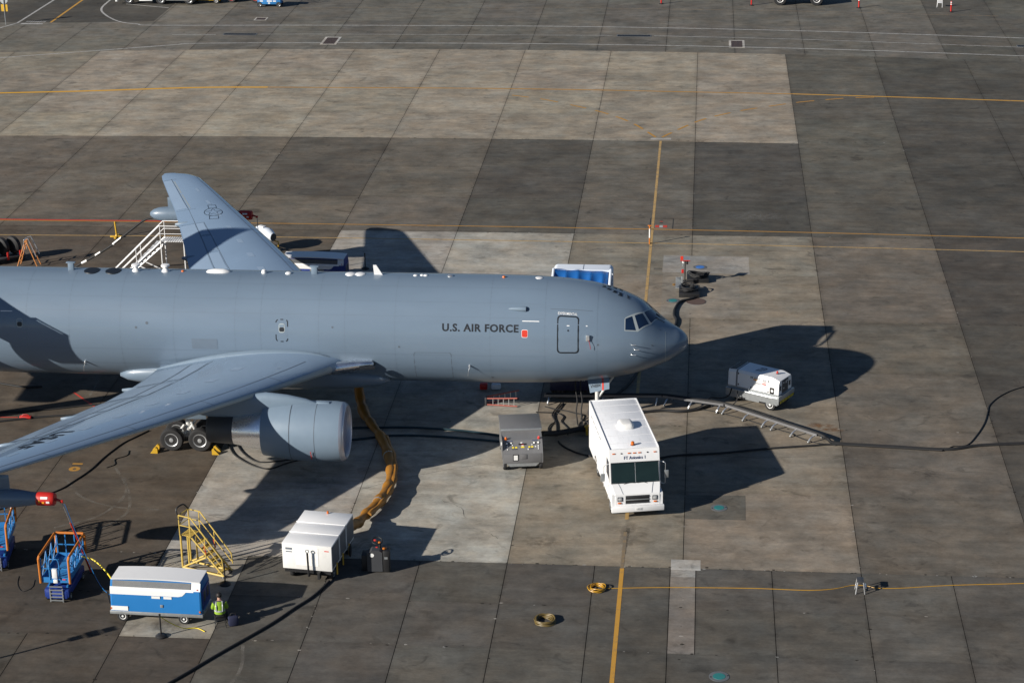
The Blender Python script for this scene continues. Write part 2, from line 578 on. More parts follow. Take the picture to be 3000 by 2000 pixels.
def slab(x0, x1, y0, y1, col=None, gx=0.015, gy=0.007, z=0.0):
    A, B, C_, D = [warp(x0, y0), warp(x1, y0), warp(x1, y1), warp(x0, y1)]
    c = [(A[0] + gx, A[1] + gy), (B[0] - gx, B[1] + gy), (C_[0] - gx, C_[1] - gy), (D[0] + gx, D[1] - gy)]
    mb = MB()
    dz = z + random.uniform(-0.0015, 0.0015)
    mb.add([(p[0], p[1], dz) for p in c] + [(p[0], p[1], -0.05) for p in c], [(0, 1, 2, 3), (0, 4, 5, 1), (1, 5, 6, 2), (2, 6, 7, 3), (3, 7, 4, 0)])
    o = obj('slab', mb, 'concrete_slab', apron, smooth=False)
    t = col or tone((x0 + x1) / 2, (y0 + y1) / 2)
    j = random.uniform(0.93, 1.07) * (0.80 if 0 < (y0 + y1) / 2 < 47 and (x0 + x1) / 2 > -7.6 else 0.60 if (y0 + y1) / 2 < 0 else 0.72)
    o.color = (t[0] * j, t[1] * j * random.uniform(0.985, 1.015), t[2] * j, 1)
    return o

S = 7.62
rows_mid = [0, 7.86, 15.7, 23.55, 31.4, 39.3, 47.2]
for i in range(len(rows_mid) - 1):
    for k in range(-7, 3):
        slab(k * S, (k + 1) * S, rows_mid[i], rows_mid[i + 1])
rows_far = [47.2, 54.9, 62.6, 70.3, 77.9, 85.4, 93.0, 100.5]
for i in range(len(rows_far) - 1):
    for k in range(-9, 4):
        slab(k * S, (k + 1) * S, rows_far[i], rows_far[i + 1])
rows_top = [100.5, 106.5, 112.6, 121.0, 131.0]
xs_top = [-8.9 + 6.08 * n for n in range(-10, 8)]
for i in range(len(rows_top) - 1):
    for k in range(len(xs_top) - 1):
        slab(xs_top[k], xs_top[k + 1], rows_top[i], rows_top[i + 1])
xs_bot = [-19.05, -15.24, -11.43, -7.62, -3.81, -0.54, 0.56, 3.81, 7.62, 11.43, 15.24, 19.05]
rows_bot = [0, -3.75, -7.55, -11.36, -15.2]
for i in range(4):
    for k in range(len(xs_bot) - 1):
        x0, x1 = xs_bot[k], xs_bot[k + 1]
        if i >= 2 and k == 5: continue
        if i >= 2 and k == 6: x0 = -0.54
        slab(x0, x1, rows_bot[i + 1], rows_bot[i], (0.30, 0.28, 0.262) if k == 5 else None)
slab(-22.86, -19.05, -7.55, 0, (0.44, 0.42, 0.38))
for x0 in (-30.48, -38.1):
    slab(x0, x0 + S, -7.55, 0)
for x0 in (-45.72, -53.34):
    slab(x0, x0 + S, -7.55, 0)
    slab(x0, x0 + S, -15.2, -7.55)
slab(-38.1, -34.29, -15.2, -7.55)
for k in range(-7, 3):
    slab(k * S, (k + 1) * S, -22.8, -15.2)
for i in (2, 3):
    for x0 in (-22.86, -26.67, -30.48, -34.29):
        slab(x0, x0 + 3.81, rows_bot[i + 1], rows_bot[i])

def sheet(name, pts, m, z=0.0055, parent=apron):
    mb = MB()
    mb.add([(p[0], p[1], z) for p in pts], [tuple(range(len(pts)))])
    return obj(name, mb, m, parent, smooth=False)

def stripe(pts, w, m, z=0.0055, name='painted_line'):
    """painted line that follows pts"""
    mb = MB()
    pts = [Vector((p[0], p[1], 0)) for p in pts]
    L_, R_ = [], []
    for i, p in enumerate(pts):
        t = (pts[min(i + 1, len(pts) - 1)] - pts[max(i - 1, 0)]).normalized()
        nrm = Vector((-t.y, t.x, 0)) * w / 2
        L_.append((p.x + nrm.x, p.y + nrm.y, z))
        R_.append((p.x - nrm.x, p.y - nrm.y, z))
    n = len(pts)
    mb.add(L_ + R_, [(n + i, n + i + 1, i + 1, i) for i in range(n - 1)])
    return obj(name, mb, m, apron, smooth=False)

def smooth_pts(pts, sub=6):
    P_ = [Vector((p[0], p[1], 0)) for p in pts]
    P_ = [P_[0] * 2 - P_[1]] + P_ + [P_[-1] * 2 - P_[-2]]
    q = []
    for i in range(1, len(P_) - 2):
        a, b_, c, d = P_[i - 1:i + 3]
        for k in range(sub):
            t = k / sub
            q.append(0.5 * ((2 * b_) + (c - a) * t + (2 * a - 5 * b_ + 4 * c - d) * t * t + (-a + 3 * b_ - 3 * c + d) * t ** 3))
    q.append(P_[-2])
    return [(p.x, p.y) for p in q]

# taxi and stand lines
stripe([(-2.57, 70.2), (-2.62, 39.5), (-2.62, 15), (-2.60, 4.7)], 0.17, 'paint_yellow_pale')
stripe([(-2.61, 3.4), (-2.62, -0.2)], 0.15, 'paint_faded')
stripe([(-2.62, -0.2), (-2.63, -16)], 0.18, 'paint_yellow')
sheet('painted_line', [(-3.33, 70.5), (-1.8, 70.55), (-1.8, 71.05), (-3.33, 71.0)], 'concrete_pale')
stripe(smooth_pts([(-70, 81.4), (-57.4, 83.06), (-50.3, 84.0), (-41.5, 85.5), (-35.5, 85.85)]), 0.40, 'paint_yellow_fresh')
stripe(smooth_pts([(-35.5, 85.85), (-15.1, 86.05), (0.04, 85.44), (7.76, 85.1)]), 0.24, 'paint_orange')
stripe(smooth_pts([(7.76, 85.1), (15.0, 84.46), (25.9, 83.4), (34, 82.5)]), 0.27, 'paint_yellow')
dash = [(-14.94, 83.87), (-11.99, 82.38), (-8.15, 79.35), (-6.34, 77.44), (-4.91, 75.42), (-3.84, 73.25), (-2.97, 71.25)]
dash2 = [(-2.48, 71.27), (-1.93, 72.36), (-0.88, 74.33), (0.1, 76.01), (1.44, 77.67), (3.66, 79.6), (5.9, 81.07), (7.92, 82.27), (10.11, 83.2), (12.31, 83.93), (14.84, 84.31)]
for D_ in (dash, dash2):
    q = smooth_pts(D_, 12)
    acc, seg, on = 0.0, [q[0]], True
    for a, b_ in zip(q, q[1:]):
        acc += math.dist(a, b_)
        seg.append(b_)
        if acc > (1.5 if on else 0.95):
            if on: stripe(seg, 0.19, 'paint_orange')
            acc, seg, on = 0.0, [b_], not on
stripe(smooth_pts([(-60, 48.1), (-46, 48.26), (-29.1, 48.43), (-11.8, 48.45), (5, 48.2), (21, 47.62), (32, 47.1)]), 0.13, 'paint_orange')
stripe(smooth_pts([(-60, 44.8), (-45, 45.11), (-28, 45.5), (-11.5, 45.5), (5, 45.3), (20.6, 44.81), (32, 44.4)]), 0.13, 'paint_yellow_pale')
stripe(smooth_pts([(-60, 48.35), (-46, 48.45), (-40, 48.52), (-33.5, 48.6), (-29.5, 48.62)]), 0.22, 'paint_red', 0.011)
# head of stand: service road edges in white
stripe(smooth_pts([(-72, 92.5), (-61.6, 95.9), (-59.5, 96.7), (-52.6, 99.4), (-47.3, 101.5), (-45, 102.2), (-32.1, 102.8), (-10.5, 102.9), (10, 101.7), (28.1, 99.41), (36, 98.5)]), 0.20, 'paint_white')
stripe(smooth_pts([(-58.7, 121.7), (-58.4, 117.4), (-57.1, 114.3), (-55, 111.4), (-52.9, 110.3), (-50.6, 109.8), (-33.4, 110.3), (-10.95, 110.36), (10, 109), (29.1, 106.6), (36, 105.8)]), 0.20, 'paint_white')
stripe([(-48.5, 105.8), (-44.4, 105.9)], 0.12, 'paint_white')
stripe([(-40.2, 106.2), (-33.4, 106.45), (-7.8, 106.6)], 0.10, 'paint_white')
stripe(smooth_pts([(-4.0, 106.6), (10, 105.4), (28.5, 102.8)]), 0.12, 'paint_white')
stripe([(-61.5, 110.75), (-61.5, 126)], 0.22, 'paint_yellow')
stripe([(-66, 107.4), (-64.65, 110.46), (-64.31, 126)], 0.22, 'paint_white')
sheet('painted_line', [(-64.2, 109.9), (-62.1, 109.95), (-62.1, 110.45), (-64.2, 110.4)], 'paint_white')
stripe([(-56.5, 119.6), (-51.8, 117.9)], 0.14, 'paint_white', 0.012)
stripe([(-51.7, 117.5), (-34.8, 118.5), (-10, 118.9), (10, 117.9), (28, 116.1)], 0.12, 'paint_faded')
for i in range(9):
    sheet('painted_line', [(-64.0 + i * 0.22, 110.75), (-63.88 + i * 0.22, 110.75), (-63.82 + i * 0.22, 111.35), (-63.94 + i * 0.22, 111.35)], 'paint_white', 0.012)
struct(sheet('service_road', [(-80, 110.6), (-59.5, 110.75), (-51.7, 111.6), (-51.7, 131), (-80, 131)], 'asphalt', 0.003, None))
# repaired patches
sheet('repair_patch', [(-1.77, 39.75), (3.53, 39.5), (3.52, 42.93), (-1.75, 43.02)], 'concrete_patch', 0.0035)
sheet('repair_patch', [(-1.7, 31.6), (2.85, 31.6), (2.9, 39.45), (-1.72, 39.7)], 'concrete_warm', 0.0030)
sheet('repair_patch', [(0.03, 4.93), (2.77, 4.95), (2.79, 7.62), (0.03, 7.5)], 'concrete_field', 0.0035)
sheet('repair_patch', [(-0.52, -0.2), (0.76, -0.2), (0.76, 0.8), (-0.52, 0.8)], 'concrete_pale', 0.0035)
sheet('repair_patch', [(-0.50, -0.85), (0.54, -0.85), (0.54, -0.22), (-0.50, -0.22)], 'concrete_patch', 0.0035)
sheet('painted_line', [(-2.31, 40.15), (-1.8, 40.15), (-1.8, 40.5), (-2.31, 40.5)], 'concrete_field', 0.0045)
# inset equipment pit with its red and white plate
for a, b_ in (((-2.78, 50.7), (-1.28, 50.7)), ((-1.28, 50.72), (-1.3, 48.5)), ((-2.78, 48.5), (-2.78, 50.72))):
    stripe([a, b_], 0.05, 'paint_black')
for x0, x1, m in ((-2.44, -2.18, 'paint_red'), (-2.17, -1.94, 'paint_white'), (-1.93, -1.66, 'paint_red')):
    sheet('painted_line', [(x0, 48.75), (x1, 48.75), (x1, 49.25), (x0, 49.25)], m)
for y0, m in ((49.75, 'paint_black'), (50.0, 'paint_red'), (50.25, 'paint_black')):
    sheet('painted_line', [(-2.15, y0), (-1.95, y0), (-1.95, y0 + 0.12), (-2.15, y0 + 0.12)], m)
sheet('painted_line', [(-1.1, 37.25), (-0.88, 37.25), (-0.88, 37.6), (-1.1, 37.6)], 'paint_orange')
sheet('painted_line', [(-1.05, 37.34), (-0.93, 37.34), (-0.93, 37.5), (-1.05, 37.5)], 'paint_black', 0.012)
# stand number ring and the red guide lines under the wing
mb = MB()
ro = [( -29.43 + 0.28 * math.cos(a), 8.7 + 0.28 * math.sin(a), 0.0055) for a in np.linspace(0, 2 * PI, 25)[:-1]]
ri = [( -29.43 + 0.09 * math.cos(a), 8.7 + 0.09 * math.sin(a), 0.0055) for a in np.linspace(0, 2 * PI, 25)[:-1]]
mb.add(ro + ri, [(k, (k + 1) % 24, 24 + (k + 1) % 24, 24 + k) for k in range(24)])
obj('painted_ring', mb, 'paint_orange', apron, smooth=False)
stripe([(-29.7, 9.3), (-29.2, 9.3)], 0.16, 'paint_orange')
stripe([(-32.3, 18.4), (-30.2, 16.0)], 0.12, 'paint_red')
stripe([(-38, 14.8), (-34.2, 14.87)], 0.10, 'paint_red')
# stains with a shape of their own
def stain(cx, cy, rx, ry, m, n=18, z=0.0042):
    pts = []
    for k in range(n):
        a = 2 * PI * k / n
        q = random.uniform(0.6, 1.15)
        pts.append((cx + rx * q * math.cos(a), cy + ry * q * math.sin(a)))
    return sheet('stain', smooth_pts(pts + [pts[0]], 3)[:-1], m, z)
def stain_mat(name, col, strength):
    m = bpy.data.materials.new(name)
    m.use_nodes = True
    nt = m.node_tree
    b = nt.nodes['Principled BSDF']
    b.inputs['Base Color'].default_value = (*col, 1)
    b.inputs['Roughness'].default_value = 0.8
    tc = nnode(nt, 'ShaderNodeTexCoord')
    vm = nnode(nt, 'ShaderNodeVectorMath', operation='SUBTRACT')
    vm.inputs[1].default_value = (0.5, 0.5, 0)
    nt.links.new(tc.outputs['Generated'], vm.inputs[0])
    ml = nnode(nt, 'ShaderNodeVectorMath', operation='MULTIPLY')
    ml.inputs[1].default_value = (1, 1, 0)
    nt.links.new(vm.outputs[0], ml.inputs[0])
    ln = nnode(nt, 'ShaderNodeVectorMath', operation='LENGTH')
    nt.links.new(ml.outputs[0], ln.inputs[0])
    geo = nnode(nt, 'ShaderNodeNewGeometry')
    n = nnode(nt, 'ShaderNodeTexNoise')
    n.inputs['Scale'].default_value = 3.0
    n.inputs['Detail'].default_value = 7
    nt.links.new(geo.outputs['Position'], n.inputs['Vector'])
    r1 = nnode(nt, 'ShaderNodeMapRange')
    r1.inputs[1].default_value = 0.5
    r1.inputs[2].default_value = 0.05
    r1.inputs[3].default_value = 0.0
    r1.inputs[4].default_value = 1.0
    nt.links.new(ln.outputs['Value'], r1.inputs[0])
    r2_ = nnode(nt, 'ShaderNodeMapRange')
    r2_.inputs[1].default_value = 0.35
    r2_.inputs[2].default_value = 0.65
    nt.links.new(n.outputs['Fac'], r2_.inputs[0])
    mu = nnode(nt, 'ShaderNodeMath', operation='MULTIPLY')
    nt.links.new(r1.outputs[0], mu.inputs[0])
    nt.links.new(r2_.outputs[0], mu.inputs[1])
    mu2 = nnode(nt, 'ShaderNodeMath', operation='MULTIPLY')
    mu2.inputs[1].default_value = strength
    nt.links.new(mu.outputs[0], mu2.inputs[0])
    nt.links.new(mu2.outputs[0], b.inputs['Alpha'])
    MATS[name] = m
stain_mat('stain_oil', (0.05, 0.042, 0.035), 0.5)
stain_mat('stain_rust', (0.20, 0.09, 0.03), 0.9)
stain_mat('stain_pale', (0.26, 0.25, 0.23), 0.35)
stain(-21.3, -6.7, 0.9, 1.1, 'stain_oil')
stain(-13.0, 38.2, 3.4, 0.7, 'stain_rust')
stain(-17.5, 37.8, 1.6, 0.5, 'stain_rust')
stain(6.6, 16.2, 0.9, 0.45, 'stain_rust')
stain(7.2, 15.7, 0.7, 0.3, 'stain_rust')
for cx, cy, rx, ry in ((2.0, 16.4, 0.8, 0.4), (3.1, 16.1, 0.5, 0.3), (-6.2, 2.2, 1.2, 0.8), (-2.5, 3.2, 0.5, 1.6), (-13.2, 1.2, 1.0, 0.8), (11.5, 10.6, 0.9, 0.5), (-4.8, 14.2, 0.9, 0.4)):
    stain(cx, cy, rx, ry, 'stain_oil')
for cx, cy, rx, ry in ((4.5, 51.5, 3.2, 1.4), (-5.5, 44, 1.8, 1.2)):
    stain(cx, cy, rx, ry, 'stain_pale')

def flat_mat(name, col, alpha):
    m = bpy.data.materials.new(name)
    m.use_nodes = True
    nt = m.node_tree
    b = nt.nodes['Principled BSDF']
    b.inputs['Base Color'].default_value = (*col, 1)
    b.inputs['Roughness'].default_value = 0.8
    geo = nnode(nt, 'ShaderNodeNewGeometry')
    n = nnode(nt, 'ShaderNodeTexNoise')
    n.inputs['Scale'].default_value = 1.3
    n.inputs['Detail'].default_value = 6
    nt.links.new(geo.outputs['Position'], n.inputs['Vector'])
    r = nnode(nt, 'ShaderNodeMapRange')
    r.inputs[1].default_value = 0.35
    r.inputs[2].default_value = 0.65
    r.inputs[3].default_value = 0.0
    r.inputs[4].default_value = alpha
    nt.links.new(n.outputs['Fac'], r.inputs[0])
    nt.links.new(r.outputs[0], b.inputs['Alpha'])
    MATS[name] = m
flat_mat('tyre_mark_pale', (0.24, 0.22, 0.19), 0.45)
flat_mat('tyre_mark_dark', (0.03, 0.028, 0.026), 0.55)
flat_mat('crack', (0.03, 0.027, 0.024), 1.0)
for pts in ([(-27.5, 9), (-26.2, 6.5), (-25.6, 4), (-26.5, 2)], [(-29.5, 7.5), (-28.2, 5.6), (-26.4, 4.6), (-24.2, 4.4)], [(-28.5, 2.2), (-26.8, 3.6), (-26.2, 6.0), (-26.9, 8.2)], [(-17.6, -8), (-17.3, -10.2), (-17.9, -13)], [(-33, 22.5), (-31.6, 20.4), (-31.3, 18)]):
    stripe(smooth_pts(pts, 8), 0.14, 'tyre_mark_pale', 0.0050, 'tyre_mark')
for pts in ([(-2.5, 3.8), (-2.6, 1.2)], [(-9, 38.5), (-4, 36), (-3.4, 31)]):
    stripe(smooth_pts(pts, 8), 0.18, 'tyre_mark_dark', 0.0050, 'tyre_mark')
for pts in ([(-15.2, 7.2), (-13.6, 8.4), (-11.6, 9.6), (-9.3, 10.6)], [(-11.2, 6.2), (-10.3, 5.5), (-10.0, 4.6), (-9.2, 4.1)], [(-9.0, 3.2), (-8.3, 2.4)], [(-6.0, 22.0), (-4.5, 22.6), (-3.0, 22.3)], [(0.6, 12.2), (3.0, 12.0), (5.8, 12.3)], [(8.2, 11.6), (10.5, 11.1), (14.0, 10.9)], [(7.9, 31.0), (11.5, 31.2), (15.0, 30.9)], [(-22.4, 4.2), (-19.4, 3.4), (-16.2, 4.6)]):
    q = [(p[0] + random.uniform(-0.05, 0.05), p[1] + random.uniform(-0.06, 0.06)) for p in smooth_pts(pts, 6)]
    stripe(q, 0.022, 'crack', 0.0048, 'crack')

rs = random.Random(5)
mb = MB()
md = MB()
def chip(m_, x, y, s_):
    n = rs.randint(5, 7)
    pts = [(x + s_ * rs.uniform(0.4, 1) * math.cos(2 * PI * k / n) * 1.7, y + s_ * rs.uniform(0.4, 1) * math.sin(2 * PI * k / n), 0.0046) for k in range(n)]
    m_.add(pts, [tuple(range(n))])
for k in range(650):
    if rs.random() < 0.5:
        x = rs.choice([-22.86, -15.24, -7.62, 0, 7.62, 15.24, -30.48]) + rs.gauss(0, 0.035)
        y = rs.uniform(-14, 100)
    else:
        y = rs.choice([0, 0, 0, 0, 47.2, 70.3, -7.55, -3.75, 15.7, 31.4]) + rs.gauss(0, 0.04)
        x = rs.uniform(-30, 22)
    chip(mb if rs.random() < 0.45 else md, x, y, rs.uniform(0.02, 0.075))
o = obj('joint_spall', mb, 'concrete_patch', apron, smooth=False)
o['kind'] = 'stuff'
o = obj('joint_grime', md, 'tar', apron, smooth=False)
o['kind'] = 'stuff'

# ------------------------------------------------------------------ covers and grates let into the apron
def lid(x, y, r, m, label, inner=0.62, cat='manhole cover'):
    t = thing('manhole_cover', label, cat, (x, y, 0.004))
    k = MB()
    k.lathe([(0.0, r * 1.0), (0.010, r * 1.0), (0.012, r * 0.93)], (0, 0, 0), (0, 0, 1), 28)
    obj('ring', k, 'cover_ring', t)
    k = MB()
    k.lathe([(0.012, r * inner), (0.020, r * inner * 0.99), (0.021, 0.02)], (0, 0, 0), (0, 0, 1), 28)
    obj('lid', k, m, t)
    for a in (0.2, PI + 0.2):
        k = MB()
        k.cyl((math.cos(a) * r * 0.84, math.sin(a) * r * 0.84, 0.012), (math.cos(a) * r * 0.84, math.sin(a) * r * 0.84, 0.024), 0.03, n=8)
        obj('bolt', k, 'black', t)
    return t
lid(0.52, 40.77, 0.43, 'cover_blue', 'round blue lid on the pale concrete patch behind the hose sign')
lid(-1.03, 34.54, 0.40, 'teal', 'round teal lid next to the dark brown pit cover')
t_ = lid(0.31, 34.45, 0.60, 'rust', 'large dark brown round pit cover under the black hose', 0.97)
lid(1.57, 6.19, 0.38, 'teal', 'round teal lid in the dark square patch beside the white van')
lid(1.53, -9.25, 0.40, 'teal', 'round teal lid at the end of the pale concrete strip')

def grate(x0, x1, y0, y1, label, frame=0.14, m='rust', nb=9):
    t = thing('drain_grate', label, 'drain grate', ((x0 + x1) / 2, (y0 + y1) / 2, 0.004))
    w, h = x1 - x0, y1 - y0
    k = MB()
    k.box((0, h / 2 - frame / 2, 0.006), (w, frame, 0.012)).box((0, -h / 2 + frame / 2, 0.006), (w, frame, 0.012))
    k.box((w / 2 - frame / 2, 0, 0.006), (frame, h - 2 * frame - 0.004, 0.012)).box((-w / 2 + frame / 2, 0, 0.006), (frame, h - 2 * frame - 0.004, 0.012))
    obj('frame', k, 'concrete_pale' if frame > 0.1 else 'cover_ring', t)
    iw = w - 2 * frame
    pit = MB()
    pit.box((0, 0, 0.002), (iw - 0.01, h - 2 * frame - 0.01, 0.003))
    obj('pit', pit, 'black', t)
    for i in range(nb):
        b_ = MB()
        b_.box((-iw / 2 + (i + 0.5) * iw / nb, 0, 0.008), (iw / nb * 0.55, h - 2 * frame - 0.012, 0.008))
        obj('bar', b_, m, t)
    return t
grate(-34.0, -32.5, 102.05, 105.2, 'square rust brown drain grate left of the yellow turning lines', 0.22)
grate(2.75, 4.15, 101.9, 104.9, 'square rust brown drain grate behind the bright slabs near the nose line', 0.2)
grate(-43.75, -40.6, 105.75, 106.55, 'long narrow dark slot drain ahead of the curved white road edge', 0.08, 'black', 10)
grate(-7.4, -4.25, 106.1, 106.95, 'long narrow dark slot drain between the white lines, middle of three', 0.08, 'black', 10)
grate(28.0, 31.0, 102.9, 103.7, 'long narrow dark slot drain among the darkest slabs', 0.08, 'black', 10)
grate(-42.2, -41.0, 112.3, 113.6, 'small brown drain grate in front of the blue scissor lift base', 0.14, 'rust', 7)

# ------------------------------------------------------------------ tanker aircraft (nose at x = 0, axis along X)
AX = 16.5
plane = thing('tanker_aircraft', 'grey twin engine air force tanker aircraft parked across the yellow line', 'aircraft', (0, AX, 0))
ST = np.array([(0, 0.01, 4.26, 4.24), (.05, .24, 4.48, 4.03), (.18, .47, 4.67, 3.84), (.4, .73, 4.86, 3.66), (.8, 1.06, 5.10, 3.40), (1.3, 1.37, 5.46, 3.15), (1.8, 1.64, 5.89, 2.95), (2.3, 1.86, 6.30, 2.77), (2.8, 2.01, 6.58, 2.62), (3.4, 2.15, 6.83, 2.48), (4.2, 2.28, 7.08, 2.34), (5.2, 2.39, 7.27, 2.21), (6.4, 2.47, 7.40, 2.12), (8, 2.51, 7.48, 2.05), (10, 2.515, 7.50, 2.02), (34, 2.515, 7.50, 2.02), (38, 2.42, 7.47, 2.35), (42, 2.02, 7.38, 3.35), (45, 1.45, 7.25, 4.45), (47.5, .85, 7.05, 5.45), (49, .35, 6.8, 6.05), (49.4, .05, 6.5, 6.3)])
def pchip(x, y):
    h = np.diff(x)
    dl = np.diff(y) / h
    n = len(x)
    m = np.zeros(n)
    for i in range(1, n - 1):
        if dl[i - 1] * dl[i] > 0:
            w1 = 2 * h[i] + h[i - 1]
            w2 = h[i] + 2 * h[i - 1]
            m[i] = (w1 + w2) / (w1 / dl[i - 1] + w2 / dl[i])
    m[0] = dl[0] * 1.3
    m[-1] = dl[-1]
    def f(t):
        i = min(max(int(np.searchsorted(x, t)) - 1, 0), n - 2)
        s = (t - x[i]) / h[i]
        return float((1 + 2 * s) * (1 - s) ** 2 * y[i] + s * (1 - s) ** 2 * h[i] * m[i] + s * s * (3 - 2 * s) * y[i + 1] + s * s * (s - 1) * h[i] * m[i + 1])
    return f
FW, FT, FB = [pchip(ST[:, 0], ST[:, k]) for k in (1, 2, 3)]
def SF(d, a, off=0.0, side=-1):
    """point on the fuselage skin: d metres aft of the nose, angle a above the horizontal"""
    w, t, b_ = FW(d), FT(d), FB(d)
    c = (t + b_) / 2
    h = (t - b_) / 2
    y = w * math.cos(a)
    z = h * math.sin(a)
    n = Vector((y / w / w, z / h / h)).normalized()
    return Vector((-d, side * (y + off * n[0]), c + z + off * n[1]))
def fus_radius(d):
    return (FT(d) - FB(d)) / 2

mb = MB()
ds = list(0.02 + 2.98 * np.linspace(0, 1, 40) ** 1.6) + list(np.linspace(3.1, 10, 36)) + list(np.linspace(10.6, 34, 40)) + list(np.linspace(34.6, 49.4, 32))
mb.loft([[SF(d, a, 0, 1) for a in np.linspace(0, 2 * PI, 73)[:-1]] for d in ds])
obj('fuselage', mb, 'aircraft_grey', plane, ang=60)

def decal(name, poly, m, off=0.006, side=-1, step=0.16, thick=False, parent=plane):
    """polygon given in (d, angle) laid on the skin"""
    bm = bmesh.new()
    vs = [bm.verts.new((p[0], p[1] * 2.6, 0)) for p in poly]
    bm.faces.new(vs)
    return _wrap(name, bm, m, off, side, step, parent)
def _wrap(name, bm, m, off, side, step, parent):
    xs = [v.co.x for v in bm.verts]
    ys = [v.co.y for v in bm.verts]
    for ax, lo, hi in ((0, min(xs), max(xs)), (1, min(ys), max(ys))):
        k = math.ceil(lo / step) * step
        while k < hi:
            co = Vector((k, 0, 0)) if ax == 0 else Vector((0, k, 0))
            no = Vector((1, 0, 0)) if ax == 0 else Vector((0, 1, 0))
            bmesh.ops.bisect_plane(bm, geom=bm.verts[:] + bm.edges[:] + bm.faces[:], plane_co=co, plane_no=no)
            k += step
    for v in bm.verts:
        v.co = SF(max(v.co.x, 0.02), v.co.y / 2.6, off, side)
    me = bpy.data.meshes.new(name)
    bm.to_mesh(me)
    bm.free()
    me.polygons.foreach_set('use_smooth', [True] * len(me.polygons))
    me.materials.append(MATS[m])
    return obj(name, me, m, parent)
def band(name, pts, w, m, off=0.006, side=-1, closed=False, parent=plane):
    """line of width w (m) drawn on the skin through (d, angle) points"""
    P_ = [Vector((p[0], p[1] * 2.6)) for p in pts]
    n = len(P_)
    mb = MB()
    A, B = [], []
    for i, p in enumerate(P_):
        if closed:
            t = (P_[(i + 1) % n] - P_[i - 1]).normalized()
        else:
            t = (P_[min(i + 1, n - 1)] - P_[max(i - 1, 0)]).normalized()
        nr = Vector((-t.y, t.x)) * w / 2
        for L_, q in ((A, p + nr), (B, p - nr)):
            L_.append(SF(max(q.x, 0.02), q.y / 2.6, off, side))
    fs = [(i, (i + 1) % n, n + (i + 1) % n, n + i) for i in range(n if closed else n - 1)]
    mb.add(A + B, fs)
    return obj(name, mb, m, parent)
def rrect(d0, d1, a0, a1, r, n=6):
    """rounded rectangle in (d, angle)"""
    y0, y1 = a0 * 2.6, a1 * 2.6
    out = []
    for cx, cy, s in ((d1 - r, y1 - r, 0), (d0 + r, y1 - r, 1), (d0 + r, y0 + r, 2), (d1 - r, y0 + r, 3)):
        for k in range(n + 1):
            a = s * PI / 2 + k * PI / 2 / n
            out.append((cx + r * math.cos(a), (cy + r * math.sin(a)) / 2.6))
    dense = []
    for i in range(len(out)):
        a, b_ = Vector(out[i]), Vector(out[(i + 1) % len(out)])
        k = max(1, int((a - b_).length / 0.15))
        for q in range(k):
            p = a.lerp(b_, q / k)
            dense.append((p.x, p.y))
    return dense
def skin_text(name, txt, d_left, d_right, a_base, a_top, m, bold=0.0, spacing=1.0, off=0.009):
    me = text_mesh(txt, 1.0, bold=bold, width=1.0, spacing=spacing)
    bm = bmesh.new()
    bm.from_mesh(me)
    bpy.data.meshes.remove(me)
    for v in bm.verts:
        v.co = Vector((d_left + (d_right - d_left) * (v.co.x + 0.5), 2.6 * (a_base + (a_top - a_base) * (v.co.y + 0.5)), 0))
    return _wrap(name, bm, m, off, -1, 0.12, plane)

skin_text('lettering', 'U.S. AIR FORCE', 12.05, 8.29, 0.256, 0.400, 'marking_dark', 0.03, 1.1)
skin_text('lettering', 'EXPERIMENTAL', 6.37, 5.43, 0.617, 0.668, 'text_white', 0.006, 1.12)
# crew door
door = decal('door', rrect(5.40, 6.34, -0.10, 0.575, 0.13), 'aircraft_grey', 0.004)
band('door_outline', rrect(5.37, 6.37, -0.115, 0.59, 0.15), 0.068, 'marking_dark', 0.011, closed=True, parent=door)
decal('door_window', [(5.86 + 0.045 * math.cos(a), 0.319 + 0.045 / 2.6 * math.sin(a)) for a in np.linspace(0, 2 * PI, 13)[:-1]], 'marking_dark', 0.010, parent=door)
decal('door_handle', [(5.93, 0.402), (5.80, 0.402), (5.80, 0.418), (5.93, 0.418)], 'text_white', 0.010, parent=door)
decal('rain_gutter', [(6.75, 0.715), (4.7, 0.735), (4.7, 0.742), (6.75, 0.722)], 'seam', 0.012)
# red placard, light strip, static markings
pl = decal('placard', rrect(7.83, 8.14, 0.166, 0.312, 0.08), 'text_white', 0.006)
decal('placard_face', rrect(7.845, 8.125, 0.173, 0.305, 0.07), 'label_red', 0.010, parent=pl)
decal('light_strip', [(8.11, 0.46), (7.28, 0.462), (7.28, 0.476), (8.11, 0.474)], 'text_white', 0.012)
decal('light_strip', [(34.3, 0.470), (33.7, 0.470), (33.7, 0.485), (34.3, 0.485)], 'text_white', 0.012)
decal('placard', [(5.0, 0.415), (4.92, 0.415), (4.92, 0.432), (5.0, 0.432)], 'text_white', 0.010)
# sensor fairing
mb = MB()
fr = []
for t, r in ((0, 0.02), (0.15, 0.07), (0.5, 0.12), (0.8, 0.135), (0.86, 0.125)):
    c = SF(8.80 - t, 0.692, 0.02)
    fr.append([Vector((c.x, c.y + r * math.cos(a), c.z + r * math.sin(a))) for a in np.linspace(0, 2 * PI, 17)[:-1]])
mb.loft(fr)
pod_ = obj('camera_fairing', mb, 'aircraft_light', plane)
mb = MB()
c = SF(7.93, 0.692, 0.02)
mb.lathe([(0, 0.105), (0.012, 0.10), (0.014, 0.05)], c, (1, 0, 0), 16)
obj('lens', mb, 'glass_dark', pod_)
